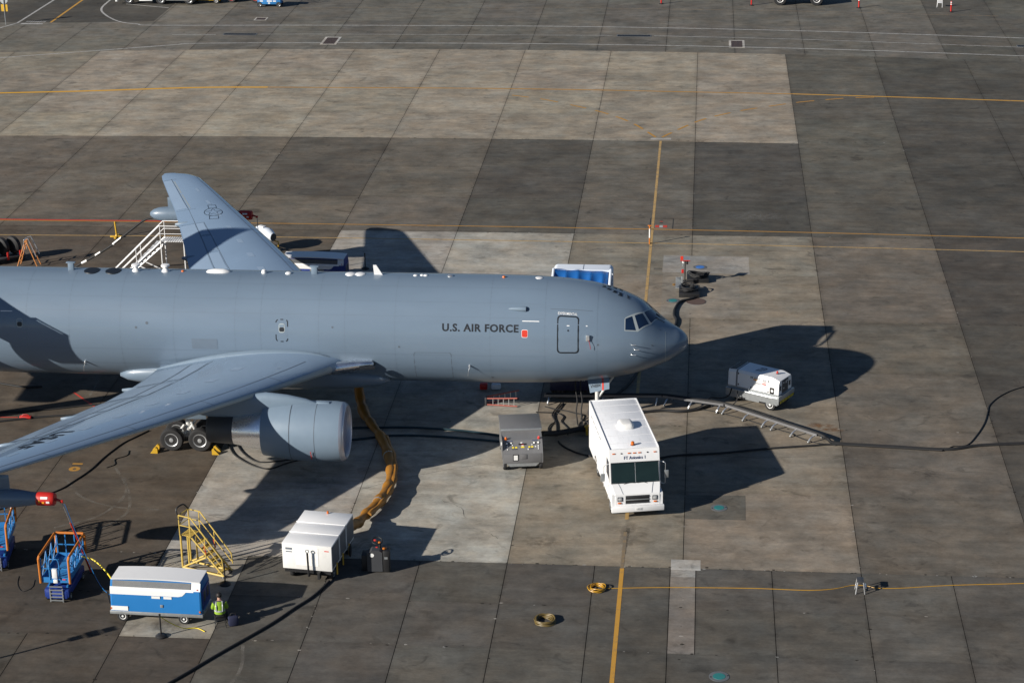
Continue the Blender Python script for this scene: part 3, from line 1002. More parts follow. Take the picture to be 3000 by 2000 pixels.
# emergency hatch with its dashed outline, cabin windows
hat = decal('hatch', rrect(19.77, 20.30, 0.02, 0.405, 0.12), 'aircraft_grey', 0.003)
ol = rrect(19.745, 20.325, 0.01, 0.415, 0.15, 8)
N = len(ol)
cyc = 0.0
seg = []
lens = [math.dist((ol[i][0], ol[i][1] * 2.6), (ol[(i + 1) % N][0], ol[(i + 1) % N][1] * 2.6)) for i in range(N)]
per = sum(lens)
dash_n = 10
fine = []
for i in range(N):
    for q in range(4):
        a, b_ = Vector(ol[i]), Vector(ol[(i + 1) % N])
        p = a.lerp(b_, q / 4)
        fine.append((p.x, p.y))
cur = []
acc = 0.0
for i in range(len(fine) + 1):
    p = fine[i % len(fine)]
    if i:
        acc += math.dist((p[0], p[1] * 2.6), (prev[0], prev[1] * 2.6))
    ph = (acc / per * dash_n) % 1.0
    if ph < 0.58:
        cur.append(p)
    else:
        if len(cur) > 2:
            band('hatch_outline', cur, 0.045, 'marking_dark', 0.010, parent=hat)
        cur = []
    prev = p
if len(cur) > 2:
    band('hatch_outline', cur, 0.045, 'marking_dark', 0.010, parent=hat)
def cabin_window(d, a0, a1):
    w = decal('cabin_window', rrect(d - 0.155, d + 0.155, a0 - 0.02, a1 + 0.02, 0.11), 'window_frame', 0.009)
    decal('pane', rrect(d - 0.125, d + 0.125, a0, a0 + (a1 - a0) * 0.62, 0.07), 'marking_dark', 0.013, parent=w)
    decal('blind', rrect(d - 0.125, d + 0.125, a0 + (a1 - a0) * 0.63, a1, 0.04), 'aircraft_light', 0.013, parent=w)
cabin_window(20.035, 0.192, 0.322)
cabin_window(33.32, 0.20, 0.33)
# cargo hatch and skin seams
band('cargo_door_seam', rrect(11.63, 13.48, -0.86, -0.152, 0.12), 0.022, 'seam', 0.006, closed=True)
decal('door_sill', [(13.42, -0.150), (11.68, -0.150), (11.68, -0.144), (13.42, -0.144)], 'aircraft_light', 0.014)
decal('access_panel', [(24.6, 0.03), (23.3, 0.03), (23.3, -0.17), (24.6, -0.17)], 'skin_seam', 0.006)
for d in (4.45, 7.0, 9.7, 14.4, 16.9, 18.2, 21.1, 22.4, 25.5, 28.2, 30.8, 33.0):
    band('panel_seam', [(d, a) for a in np.linspace(-1.1, 1.5, 24)], 0.011, 'skin_seam', 0.004)
for a in (1.15, 0.80, 0.52, -0.2, -0.55):
    band('panel_seam', [(d, a) for d in np.linspace(7.0, 34.0, 40)], 0.009, 'skin_seam', 0.0045)
band('radome_seam', [(1.125, a) for a in np.linspace(-0.9, 0.85, 24)], 0.018, 'window_frame', 0.006)
decal('vent', [(16.0, -0.47), (15.45, -0.47), (15.45, -0.40), (16.0, -0.40)], 'marking_dark', 0.008)
# cockpit glazing on both sides
for side in (-1, 1):
    fp = [(3.14, 0.689), (3.09, 0.73), (2.28, 1.075), (1.80, 1.565), (1.30, 1.565), (1.339, 1.455), (1.865, 0.80), (2.465, 0.445), (3.13, 0.405)]
    fr_ = decal('windshield_frame', fp, 'window_frame', 0.010, side, 0.10)
    for pp in ([(2.19, 1.096), (1.79, 1.545), (1.36, 1.52), (1.848, 0.865)], [(2.651, 0.855), (2.279, 1.031), (1.95, 0.794), (2.426, 0.516)], [(3.09, 0.700), (2.773, 0.812), (2.57, 0.466), (3.09, 0.43)]):
        decal('pane', pp, 'glass_dark', 0.016, side, 0.10, parent=fr_)
# wipers
mb = MB()
for a0, a1 in ((1.30, 1.22), (1.55, 1.45)):
    mb.tube([SF(1.20, a0, 0.03), SF(1.30, a0 - 0.03, 0.05), SF(1.62, a1, 0.035)], 0.018, 5)
obj('wiper', mb, 'black', plane)
# refuelling receptacle marks and registration
for side in (-1, 1):
    for d0, d1, a0, a1 in ((4.26, 4.12, 1.50, 1.555), (4.02, 3.88, 1.44, 1.535), (3.73, 3.58, 1.385, 1.51), (3.45, 3.30, 1.325, 1.49)):
        decal('receptacle_mark', [(d0, a0), (d1, a0), (d1, a1), (d0, a1)], 'marking_dark', 0.010, side)
        decal('receptacle_mark', [(d0 + 0.05, a0), (d1, a0), (d1, a0 + 0.03), (d0 + 0.05, a0 + 0.03)], 'marking_dark', 0.0125, side)
    decal('receptacle_mark', [(4.15, 1.52), (3.40, 1.47), (3.40, 1.482), (4.15, 1.532)], 'marking_dark', 0.011, side)
me = text_mesh('N46', 1.0, bold=0.01, width=1.0)
bm = bmesh.new()
bm.from_mesh(me)
for v in bm.verts:
    v.co = Vector((3.07 - (v.co.y + 0.5) * 0.17, 2.6 * (1.335 + (v.co.x + 0.5) * 0.16), 0))
_wrap('lettering', bm, 'marking_dark', 0.010, -1, 0.12, plane)
# probes, vanes, lock box, drain masts
for d, a in ((2.78, 0.096), (2.63, -0.017), (2.78, -0.151)):
    p0, p1 = SF(d, a, 0.0), SF(d, a, 0.14)
    mb = MB()
    mb.tube([p0, p0.lerp(p1, 0.8), p1 + Vector((0.10, 0, 0)), p1 + Vector((0.24, 0, 0))], 0.018, 6)
    obj('pitot_probe', mb, 'aluminium', plane)
for d, a, r in ((1.77, 0.138, 0.05), (4.40, 0.055, 0.05), (1.386, 0.804, 0.04), (27.39, 0.222, 0.06), (26.84, 0.306, 0.07), (17.5, 0.29, 0.05), (14.2, -0.05, 0.05), (9.66, -0.786, 0.07)):
    decal('port', [(d + r * math.cos(q), a + r / 2.6 * math.sin(q)) for q in np.linspace(0, 2 * PI, 11)[:-1]], 'seam', 0.008)
mb = MB()
c = SF(4.90, 0.19, 0.05)
mb.box(c, (0.17, 0.10, 0.30), bev=0.02)
lk = obj('lock_box', mb, 'aluminium', plane)
mb = MB()
mb.tube([c + Vector((0.05, -0.05, -0.1)), c + Vector((0.12, -0.10, -0.35)), c + Vector((0.14, -0.08, -0.55))], 0.012, 5)
obj('tether', mb, 'red', lk)
for d, a in ((10.74, -0.427), (30.2, -0.52)):
    mb = MB()
    p0 = SF(d, a, 0.0)
    mb.cyl(p0, SF(d, a, 0.16), 0.05, 0.04, 8)
    mb.tube([SF(d, a, 0.15), p0 + Vector((-0.05, -0.18, -0.25)), p0 + Vector((-0.08, -0.14, -0.5))], 0.010, 5)
    obj('drain_mast', mb, 'aluminium', plane)
# crown antennas
def crown(d, yo=0.0):
    return Vector((-d, yo, FT(d) - 0.02))
def part(name, fn, m, parent=plane):
    mb = MB()
    fn(mb)
    return obj(name, mb, m, parent)
for d in (31.2, 18.73):
    p = crown(d)
    part('post_antenna', lambda b_: b_.box(p + Vector((0, 0, 0.18)), (0.30, 0.16, 0.42), bev=0.03).box(p + Vector((0, 0, 0.40)), (0.46, 0.20, 0.05), bev=0.015), 'aircraft_light')
for d in (27.85, 26.33):
    p = crown(d)
    part('mushroom_antenna', lambda b_: b_.lathe([(0, 0.22), (0.08, 0.18), (0.16, 0.10), (0.24, 0.11), (0.29, 0.23), (0.36, 0.21), (0.39, 0.08)], p, (0, 0, 1), 18), 'white_paint')
for d in (30.1, 29.0):
    p = crown(d) + Vector((0, -0.10, 0))
    part('vent_grille', lambda b_: b_.lathe([(0, 0.42), (0.03, 0.40), (0.035, 0.1)], p, (0, -0.05, 1), 18), 'marking_dark')
p = crown(23.63)
part('antenna_fairing', lambda b_: b_.loft([[p + Vector((x, w * math.cos(a), 0.01 + h * max(0, math.sin(a)) - (0.02 if math.sin(a) < 0 else 0))) for a in np.linspace(0, 2 * PI, 15)[:-1]] for x, w, h in ((-0.62, 0.02, 0.02), (-0.55, 0.14, 0.10), (-0.2, 0.20, 0.17), (0.25, 0.20, 0.17), (0.5, 0.13, 0.12), (0.62, 0.02, 0.02))]), 'white_paint')
for d, r, h, m in ((21.29, 0.14, 0.20, 'white_paint'), (20.04, 0.17, 0.10, 'white_paint'), (16.91, 0.27, 0.08, 'white_paint'), (16.42, 0.27, 0.08, 'white_paint'), (13.62, 0.12, 0.07, 'white_paint'), (13.11, 0.12, 0.07, 'white_paint'), (13.3, 0.1, 0.07, 'white_paint'), (11.87, 0.16, 0.09, 'aluminium'), (9.19, 0.09, 0.10, 'lamp_orange'), (25.45, 0.09, 0.08, 'lamp_orange'), (7.45, 0.20, 0.05, 'white_paint')):
    p = crown(d, random.uniform(-0.12, 0.05))
    part('dome_antenna', lambda b_: b_.lathe([(0, r), (h * 0.5, r * 0.95), (h * 0.85, r * 0.7), (h, r * 0.2)], p, (0, 0, 1), 16), m)
p = crown(15.43)
part('blade_antenna', lambda b_: b_.prism([(p.x - 0.28, p.z), (p.x + 0.16, p.z), (p.x - 0.16, p.z + 0.52), (p.x - 0.32, p.z + 0.52)], -0.03, 0.03), 'white_paint')

# belly fairing
mb = MB()
rg = []
for t in np.linspace(-1, 1, 33):
    d = 21.8 + 6.9 * t
    k = math.sqrt(max(0.0, 1 - abs(t) ** 2.6))
    w = 1.45 + 0.86 * k
    lo = 2.15 - 0.42 * k
    ring_ = []
    for a in np.linspace(0, 2 * PI, 33)[:-1]:
        ca, sa = math.cos(a), math.sin(a)
        e = 0.72
        ring_.append(Vector((-d, w * math.copysign(abs(ca) ** e, ca), lo + 0.66 * k + 0.25 + (0.66 * k + 0.22) * math.copysign(abs(sa) ** e, sa))))
    rg.append(ring_)
mb.loft(rg)
obj('belly_fairing', mb, 'aircraft_grey', plane, ang=60)

# wings
LEp = [(0.0, 15.9), (1.6, 16.4), (2.4, 17.0), (4.7, 18.3), (7.5, 20.0), (10.8, 22.05), (14.35, 24.35), (17.4, 26.4), (20.4, 28.4), (22.6, 29.9), (23.1, 30.5), (23.45, 31.6)]
TEp = [(0.0, 26.3), (4.8, 26.55), (6.4, 26.75), (9.0, 27.3), (10.1, 27.75), (13.6, 28.9), (17.7, 30.3), (19, 30.85), (22.6, 32.3), (23.1, 32.45), (23.45, 32.35)]
def LE(y): return float(np.interp(y, [p[0] for p in LEp], [p[1] for p in LEp]))
def TE(y): return float(np.interp(y, [p[0] for p in TEp], [p[1] for p in TEp]))
def WZ(y): return 3.4 + 0.115 * (y - 2.5) if y > 2.5 else 3.4 - 0.05 * (2.5 - y)
def thick(y): return float(np.interp(y, [0, 2.5, 8, 23, 23.45], [0.145, 0.14, 0.118, 0.10, 0.03]))
def af(t):
    """half thickness of a unit wing section at chord fraction t (max 0.5)"""
    return 5 * (0.2969 * math.sqrt(t) - 0.1260 * t - 0.3516 * t * t + 0.2843 * t ** 3 - 0.1036 * t ** 4)
def camber(t): return 0.018 * math.sin(PI * t) - 0.006 * t
def wing_pt(y, t, surf, side, off=0.0):
    c = TE(y) - LE(y)
    th = thick(y)
    z = WZ(y) + (camber(t) + (0.20 - 0.5 * t) * 0.06) * c
    h = af(t) * th * c
    return Vector((-(LE(y) + t * c), side * y, z + (h * 1.05 + off if surf > 0 else -h * 0.85 - off)))
ts = [0.5 * (1 - math.cos(PI * k / 22)) for k in range(23)]
ys_w = [0, 1.6, 2.4, 3.5, 4.8, 6.4, 7.5, 9, 10.1, 12, 14, 16, 18, 20, 21.5, 22.6, 23.1, 23.35, 23.45]
def ribbon(fn_pts, w, off, m, name, parent, side):
    """thin strip on the wing's upper skin along a list of (y, t)"""
    mb = MB()
    P_ = [wing_pt(y, t, 1, side, off) for y, t in fn_pts]
    n = len(P_)
    A, B = [], []
    for i in range(n):
        tv = (P_[min(i + 1, n - 1)] - P_[max(i - 1, 0)]).normalized()
        nr = Vector((-tv.y, tv.x, 0)).normalized() * w / 2
        A.append(P_[i] + nr)
        B.append(P_[i] - nr)
    mb.add(A + B, [(i, i + 1, n + i + 1, n + i) for i in range(n - 1)])
    return obj(name, mb, m, parent)
for side in (-1, 1):
    mb = MB()
    rings = []
    for y in ys_w:
        up_ = [wing_pt(y, t, 1, side) for t in ts]
        dn_ = [wing_pt(y, t, -1, side) for t in ts[1:-1]][::-1]
        rings.append(up_ + dn_)
    mb.loft(rings)
    wing = obj('wing', mb, 'wing_grey', plane, ang=50)
    # slat, spar and flap lines, spoiler gaps
    ribbon([(y, 0.115) for y in np.linspace(3.6, 22.6, 30)], 0.03, 0.004, 'seam', 'slat_seam', wing, side)
    ribbon([(y, 0.66) for y in np.linspace(3.2, 15.8, 24)], 0.03, 0.004, 'seam', 'spoiler_seam', wing, side)
    ribbon([(y, 0.78) for y in np.linspace(3.2, 22.4, 30)], 0.035, 0.004, 'seam', 'flap_seam', wing, side)
    for y in (6.6, 9.2, 11.8, 14.0, 15.8, 17.8, 22.3):
        ribbon([(y, t) for t in np.linspace(0.66, 0.985, 8)], 0.025, 0.0045, 'seam', 'panel_seam', wing, side)
    for y in (6.2, 10.2, 14.2, 18.2):
        ribbon([(y, t) for t in np.linspace(0.01, 0.115, 6)], 0.025, 0.0045, 'seam', 'panel_seam', wing, side)
    ribbon([(y, 0.74) for y in np.linspace(18.0, 20.0, 6)], 0.10, 0.005, 'window_frame', 'hinge_cover', wing, side)
    ribbon([(y, 0.74) for y in np.linspace(20.2, 22.0, 6)], 0.10, 0.005, 'window_frame', 'hinge_cover', wing, side)
    def wing_patch(name, y0, y1, t0, t1, off):
        mb = MB()
        ny, nt_ = 16, 10
        vs = [wing_pt(y0 + (y1 - y0) * i / ny, t0 + (t1 - t0) * j / nt_, 1, side, off) for i in range(ny + 1) for j in range(nt_ + 1)]
        mb.add(vs, [(i * (nt_ + 1) + j, i * (nt_ + 1) + j + 1, (i + 1) * (nt_ + 1) + j + 1, (i + 1) * (nt_ + 1) + j) for i in range(ny) for j in range(nt_)])
        obj(name, mb, 'wing_panel', wing)
    for y0, y1 in ((3.5, 6.3), (6.9, 9.0), (9.4, 11.6), (12.0, 13.8), (14.1, 15.7)):
        wing_patch('spoiler', y0, y1, 0.672, 0.772, 0.012)
    for y0, y1 in ((3.3, 6.4), (6.8, 8.9), (9.4, 15.7), (18.0, 22.2)):
        wing_patch('flap' if y0 < 17 else 'aileron', y0, y1, 0.79, 0.985, 0.008)
    for k in range(9):
        wing_patch('tank_access_panel', 5.0 + k * 1.9, 5.5 + k * 1.9, 0.36, 0.42, 0.006)
    # polished leading edge
    mb = MB()
    A, B = [], []
    yy = np.linspace(3.2, 22.8, 40)
    prof = [(0.012, 1), (0.004, 1), (0.0, 1), (0.004, -1), (0.014, -1)]
    mb.loft([[wing_pt(y, t, s_, side, 0.004) + Vector((0.004, 0, 0)) for t, s_ in prof] for y in yy], cap=False, closed=False)
    obj('leading_edge', mb, 'window_frame', wing)
    # flap track fairings
    for y in (6.5, 11.7, 16.2):
        mb = MB()
        c0 = wing_pt(y, 0.62, -1, side)
        c1 = wing_pt(y, 1.0, -1, side)
        rr_ = []
        for q in np.linspace(0, 1, 11):
            k = math.sin(PI * (0.04 + 0.92 * q)) ** 0.6
            p = c0.lerp(c1, q * 1.13)
            p = Vector((p.x, p.y, p.z - 0.16 + 0.10 * q))
            rr_.append([p + Vector((0, 0.17 * k * math.cos(a), 0.24 * k * math.sin(a))) for a in np.linspace(0, 2 * PI, 13)[:-1]])
        mb.loft(rr_)
        obj('flap_track_fairing', mb, 'aircraft_light', plane)
    # root fairing and the bright landing-light glove
    mb = MB()
    mb.loft([[Vector((-x, side * (yc_ + 0.30 * math.cos(a)), zc_ + hz_ * math.sin(a))) for a in np.linspace(0, 2 * PI, 17)[:-1]] for x, yc_, zc_, hz_ in ((15.50, 2.22, 3.66, 0.04), (15.58, 2.28, 3.66, 0.19), (16.2, 2.38, 3.60, 0.25), (17.0, 2.55, 3.52, 0.30), (17.7, 2.75, 3.46, 0.30))])
    glove = obj('landing_light_housing', mb, 'bare_metal', plane)
    mb = MB()
    mb.loft([[Vector((-(15.55 + 0.5 * q), side * (2.61 + 0.05 * q), 3.54)) + Vector((0.15 * math.cos(a), side * 0.06, 0.10 * math.sin(a))) for a in np.linspace(0, 2 * PI, 13)[:-1]] for q in (0, 1)])
    obj('lens', mb, 'marking_dark', glove)
    # wing-body fillet strip along the root
    mb = MB()
    rr_ = []
    for t in np.linspace(0.02, 1.05, 22):
        y = 2.62 - 0.1 * abs(t - 0.4)
        p = wing_pt(y, min(t, 1.0), 1, side)
        p.x -= max(0, t - 1) * 10
        r_ = 0.26 * math.sin(PI * min(1, max(0.02, t / 1.05))) ** 0.5
        rr_.append([p + Vector((0, -side * 0.10 + r_ * math.cos(a), -0.05 + r_ * 0.7 * math.sin(a))) for a in np.linspace(0, 2 * PI, 11)[:-1]])
    mb.loft(rr_)
    obj('root_fillet', mb, 'aircraft_light', plane)
    # engine
    ey, ez = side * 7.92, 2.35
    E0 = Vector((-15.96, ey, ez))
    mb = MB()
    mb.lathe([(0.22, 1.405), (0.6, 1.445), (1.3, 1.45), (2.2, 1.43), (3.0, 1.36), (3.98, 1.21), (3.97, 1.15), (3.2, 1.12)], E0, (-1, 0, 0), 56, cap=False)
    nac = obj('engine_nacelle', mb, 'aircraft_light', plane)
    mb = MB()
    mb.lathe([(0.22, 1.408), (0.10, 1.36), (0.03, 1.30), (0.0, 1.25), (0.03, 1.20), (0.12, 1.165), (0.25, 1.15)], E0, (-1, 0, 0), 56, cap=False)
    obj('inlet_lip', mb, 'lip_metal', nac)
    mb = MB()
    mb.lathe([(0.25, 1.15), (0.7, 1.16), (1.15, 1.19), (1.16, 0.02)], E0, (-1, 0, 0), 48)
    obj('inlet_duct', mb, 'fan_interior', nac)
    mb = MB()
    mb.lathe([(0.65, 0.02), (0.8, 0.16), (1.15, 0.36)], E0, (-1, 0, 0), 24)
    obj('spinner', mb, 'charcoal', nac)
    for k in range(22):
        a = 2 * PI * k / 22
        mb = MB()
        q0, q1 = 0.34, 1.16
        dv = Vector((0, math.cos(a), math.sin(a)))
        tv = Vector((0, -math.sin(a), math.cos(a)))
        mb.add([E0 + Vector((-1.14, 0, 0)) + dv * q0 - tv * 0.03, E0 + Vector((-0.98, 0, 0)) + dv * q0 + tv * 0.05, E0 + Vector((-0.92, 0, 0)) + dv * q1 + tv * 0.16, E0 + Vector((-1.12, 0, 0)) + dv * q1 - tv * 0.10], [(0, 1, 2, 3)])
        obj('fan_blade', mb, 'steel_grey', nac)
    for t, r_ in ((1.35, 1.452), (2.55, 1.412)):
        mb = MB()
        mb.lathe([(t, r_), (t + 0.012, r_ + 0.004), (t + 0.03, r_)], E0, (-1, 0, 0), 56, cap=False)
        obj('cowl_seam', mb, 'seam', nac)
    mb = MB()
    mb.box(E0 + Vector((-1.55, -1.30, -0.72)), (0.03, 0.02, 0.55), rot=Euler((R(28), 0, 0)))
    obj('red_line', mb, 'label_red', nac)
    mb = MB()
    mb.lathe([(3.3, 1.05), (3.98, 0.95), (4.7, 0.86), (5.42, 0.72)], E0, (-1, 0, 0), 40)
    obj('core_cowl', mb, 'bare_metal', nac)
    mb = MB()
    mb.lathe([(5.40, 0.70), (5.46, 0.72), (6.62, 0.66), (6.70, 0.60), (6.72, 0.1)], E0, (-1, 0, 0), 32)
    obj('exhaust_cover', mb, 'charcoal', nac)
    mb = MB()
    mb.box(E0 + Vector((-1.1, 0, 1.45)), (0.62, 0.26, 0.10), bev=0.04)
    obj('vent_scoop', mb, 'aircraft_light', nac)
    # pylon
    mb = MB()
    rr_ = []
    for x, zt, zb, w in ((17.35, 3.78, 3.60, 0.06), (17.9, 3.98, 3.55, 0.18), (18.8, 4.16, 3.40, 0.25), (19.8, 4.26, 3.0, 0.27), (20.9, 4.10, 2.9, 0.27), (22.5, 4.05, 2.95, 0.24), (24.2, 3.95, 3.3, 0.10)):
        rr_.append([Vector((-x, ey + w * math.cos(a), (zt + zb) / 2 + (zt - zb) / 2 * math.copysign(abs(math.sin(a)) ** 0.6, math.sin(a)))) for a in np.linspace(0, 2 * PI, 21)[:-1]])
    mb.loft(rr_)
    obj('pylon', mb, 'aircraft_light', plane)
    # refuelling pod
    py, pz = side * 20.15, 4.22
    P0 = Vector((-26.95, py, pz))
    mb = MB()
    mb.lathe([(0.0, 0.24), (0.3, 0.285), (0.9, 0.37), (1.7, 0.44), (3.4, 0.465), (4.4, 0.46), (5.0, 0.41), (5.35, 0.29), (5.55, 0.14), (5.6, 0.01)], P0, (-1, 0, 0), 32)
    pod = obj('refuelling_pod', mb, 'aircraft_grey', plane)
    mb = MB()
    rr_ = []
    for x, w in ((28.2, 0.03), (28.7, 0.10), (29.6, 0.13), (30.6, 0.11), (31.4, 0.03)):
        rr_.append([Vector((-x, py + w * math.cos(a), 4.86 + 0.42 * math.sin(a))) for a in np.linspace(0, 2 * PI, 13)[:-1]])
    mb.loft(rr_)
    obj('pod_pylon', mb, 'aircraft_grey', pod)
    if side > 0:
        mb = MB()
        hp = [(-32.3, 20.2, 4.0), (-33.0, 20.3, 3.75), (-34.0, 20.4, 3.0), (-35.2, 20.55, 2.05), (-36.6, 20.75, 1.15), (-38.2, 21.0, 0.25), (-38.9, 21.1, 0.06)]
        mb.tube(hp, 0.07, 8)
        obj('refuelling_hose', mb, 'hose_black', pod)
        for q0, q1 in (((-34.5, 20.47, 2.60), (-35.1, 20.54, 2.13)), ((-35.95, 20.66, 1.57), (-36.3, 20.71, 1.34)), ((-36.9, 20.8, 0.97), (-37.25, 20.85, 0.78)), ((-37.75, 20.93, 0.50), (-38.1, 20.98, 0.31))):
            mb = MB()
            mb.cyl(q0, q1, 0.078, n=8)
            obj('hose_band', mb, 'white_panel', pod)
    # main gear
    gx, gy_ = -24.5, side * 4.65
    mb = MB()
    mb.cyl((gx, gy_, 0.58), (gx, gy_, 1.7), 0.13, n=12).cyl((gx, gy_, 1.5), (gx, gy_ - side * 0.2, 3.3), 0.19, n=12)
    mb.box((gx, gy_, 0.60), (1.75, 0.24, 0.24), bev=0.05)
    for sx in (-0.71, 0.71):
        mb.cyl((gx + sx, gy_ - 0.75, 0.585), (gx + sx, gy_ + 0.75, 0.585), 0.08, n=10)
    mb.cyl((gx + 0.1, gy_ + side * 0.1, 0.95), (gx + 1.2, gy_, 2.7), 0.07, n=8).cyl((gx, gy_, 1.2), (gx, gy_ - side * 1.6, 3.0), 0.08, n=8)
    mb.cyl((gx + 0.45, gy_ + side * 0.25, 0.75), (gx + 0.2, gy_ + side * 0.2, 1.35), 0.06, n=8).cyl((gx - 0.5, gy_ + side * 0.2, 0.72), (gx - 0.15, gy_ + side * 0.2, 1.2), 0.06, n=8)
    gear = obj('main_gear', mb, 'gear_white', plane)
    for sx in (-0.71, 0.71):
        for sy in (-0.57, 0.57):
            wheel(gear, (gx + sx, gy_ + sy, 0.585), 0.585, 0.43, (0, 1, 0), 'rim')
    mb = MB()
    mb.box((gx - 0.1, gy_ + side * 0.75, 2.35), (2.4, 0.05, 1.3), rot=Euler((side * R(-8), 0, 0)), bev=0.02)
    obj('gear_door', mb, 'aircraft_light', plane)
    mb = MB()
    mb.tube([(gx - 0.6, gy_ + side * 0.4, 1.9), (gx - 0.62, gy_ + side * 0.42, 1.4)], 0.03, 6, False)
    obj('streamer', mb, 'red', plane)
# markings on the wings
def wing_text(txt, y0, y1, t0, t1, side, m):
    me = text_mesh(txt, 1.0, bold=0.03, width=1.0, spacing=1.1)
    for v in me.vertices:
        y = y0 + (y1 - y0) * (v.co.x + 0.5)
        t = t0 + (t1 - t0) * (v.co.y + 0.5)
        v.co = wing_pt(y, t, 1, side, 0.012)
    me.materials.append(MATS[m])
    obj('lettering', me, m, plane)
wing_text('USAF', 15.1, 17.7, 0.61, 0.43, -1, 'marking_dark')
# star and bar insignia on the far wing
def wing_poly(pts, cy, ct, sc, side, m, off):
    mb = MB()
    c = TE(cy) - LE(cy)
    mb.add([wing_pt(cy + q[1] * sc, ct - q[0] * sc / c - q[1] * sc * 0.67 / c * 0.35, 1, side, off) for q in pts], [tuple(range(len(pts)))])
    return obj('insignia', mb, m, plane)
CYI, CTI = 17.1, 0.44
def rotp(pts, a):
    return [(p[0] * math.cos(a) - p[1] * math.sin(a), p[0] * math.sin(a) + p[1] * math.cos(a)) for p in pts]
circ = [(math.cos(a), math.sin(a)) for a in np.linspace(0, 2 * PI, 33)[:-1]]
def insignia_ring(r0, r1, off):
    mb = MB()
    c = TE(CYI) - LE(CYI)
    f = lambda p: wing_pt(CYI + p[1], CTI - p[0] / c - p[1] * 0.235 / c, 1, 1, off)
    mb.add([f((p[0] * r0, p[1] * r0)) for p in circ] + [f((p[0] * r1, p[1] * r1)) for p in circ], [(k, (k + 1) % 32, 32 + (k + 1) % 32, 32 + k) for k in range(32)])
    obj('insignia', mb, 'marking_dark', plane)
insignia_ring(0.56, 0.525, 0.010)
star = []
for k in range(10):
    r_ = 0.50 if k % 2 == 0 else 0.20
    a = PI / 2 + k * PI / 5
    star.append((r_ * math.cos(a), r_ * math.sin(a)))
def insignia_line(pts, w, off=0.012):
    mb = MB()
    c = TE(CYI) - LE(CYI)
    f = lambda p: wing_pt(CYI + p[1], CTI - p[0] / c - p[1] * 0.235 / c, 1, 1, off)
    n = len(pts)
    q = [Vector(p) for p in pts]
    A, B = [], []
    for i in range(n):
        t = (q[(i + 1) % n] - q[i - 1]).normalized()
        nr = Vector((-t.y, t.x)) * w / 2
        A.append(f(q[i] + nr))
        B.append(f(q[i] - nr))
    mb.add(A + B, [(i, (i + 1) % n, n + (i + 1) % n, n + i) for i in range(n)])
    obj('insignia', mb, 'marking_dark', plane)
insignia_line(star, 0.03)
for s_ in (-1, 1):
    insignia_line([(0.25, s_ * 0.55), (0.25, s_ * 1.0), (-0.25, s_ * 1.0), (-0.25, s_ * 0.55)], 0.035, 0.0135)
# tailplane and fin
for side in (-1, 1):
    mb = MB()
    rg = []
    for q in np.linspace(0, 1, 9):
        y = 0.6 + 8.7 * q
        le = 41.2 + 5.9 * q
        te = 47.4 + 1.9 * q
        z = 6.15 + 0.12 * y
        c = te - le
        upn = [Vector((-(le + t * c), side * y, z + af(t) * 0.10 * c)) for t in ts]
        dnn = [Vector((-(le + t * c), side * y, z - af(t) * 0.10 * c)) for t in ts[1:-1]][::-1]
        rg.append(upn + dnn)
    mb.loft(rg)
    obj('tailplane', mb, 'wing_grey', plane, ang=50)
mb = MB()
rg = []
for q in np.linspace(0, 1, 9):
    z = 7.0 + 8.85 * q
    le = 38.4 + 7.7 * q
    te = 47.3 + 2.1 * q
    c = te - le
    a_ = [Vector((-(le + t * c), af(t) * 0.10 * c, z)) for t in ts]
    b_ = [Vector((-(le + t * c), -af(t) * 0.10 * c, z)) for t in ts[1:-1]][::-1]
    rg.append(a_ + b_)
mb.loft(rg)
obj('fin', mb, 'aircraft_grey', plane, ang=50)
# nose gear
mb = MB()
nx = -4.55
mb.cyl((nx, 0, 0.47), (nx, 0, 2.6), 0.11, n=12).cyl((nx, -0.45, 0.47), (nx, 0.45, 0.47), 0.07, n=10)
mb.cyl((nx + 0.1, 0, 1.2), (nx + 1.0, 0, 2.6), 0.06, n=8).cyl((nx + 0.05, -0.22, 0.9), (nx + 0.45, -0.22, 0.95), 0.09, n=10).cyl((nx - 0.3, -0.25, 0.85), (nx + 0.1, -0.22, 1.0), 0.08, n=10)
mb.cyl((nx + 0.1, -0.25, 0.72), (nx + 0.55, -0.35, 0.72), 0.07, n=10).cyl((nx + 0.55, -0.35, 0.72), (nx + 0.85, -0.40, 0.72), 0.05, n=10)
ng = obj('nose_gear', mb, 'gear_white', plane)
for sy in (-0.30, 0.30):
    wheel(ng, (nx, sy, 0.47), 0.47, 0.32)
for side in (-1, 1):
    mb = MB()
    mb.add([(-5.0, side * 0.62, 2.36), (-3.92, side * 0.60, 2.56), (-3.90, side * 0.90, 1.98), (-4.86, side * 0.93, 1.76),
            (-5.0, side * 0.65, 2.36), (-3.92, side * 0.63, 2.56), (-3.90, side * 0.93, 1.98), (-4.86, side * 0.96, 1.76)],
           [(0, 1, 2, 3), (7, 6, 5, 4), (0, 4, 5, 1), (1, 5, 6, 2), (2, 6, 7, 3), (3, 7, 4, 0)])
    dr = obj('nose_gear_door', mb, 'aircraft_light', plane, smooth=False)
    if side < 0:
        put_text('lettering', 'VH004', 0.17, 'marking_dark', dr, (-4.60, -0.818, 2.095), (0.97, 0.0, 0.16), (0.02, 0.42, 0.80), width=0.52, bold=0.02)
        mb = MB()
        mb.add([(-4.28, -0.648, 2.495), (-4.20, -0.648, 2.51), (-4.18, -0.944, 1.925), (-4.26, -0.947, 1.905)], [(0, 1, 2, 3)])
        obj('red_band', mb, 'label_red', dr, smooth=False)

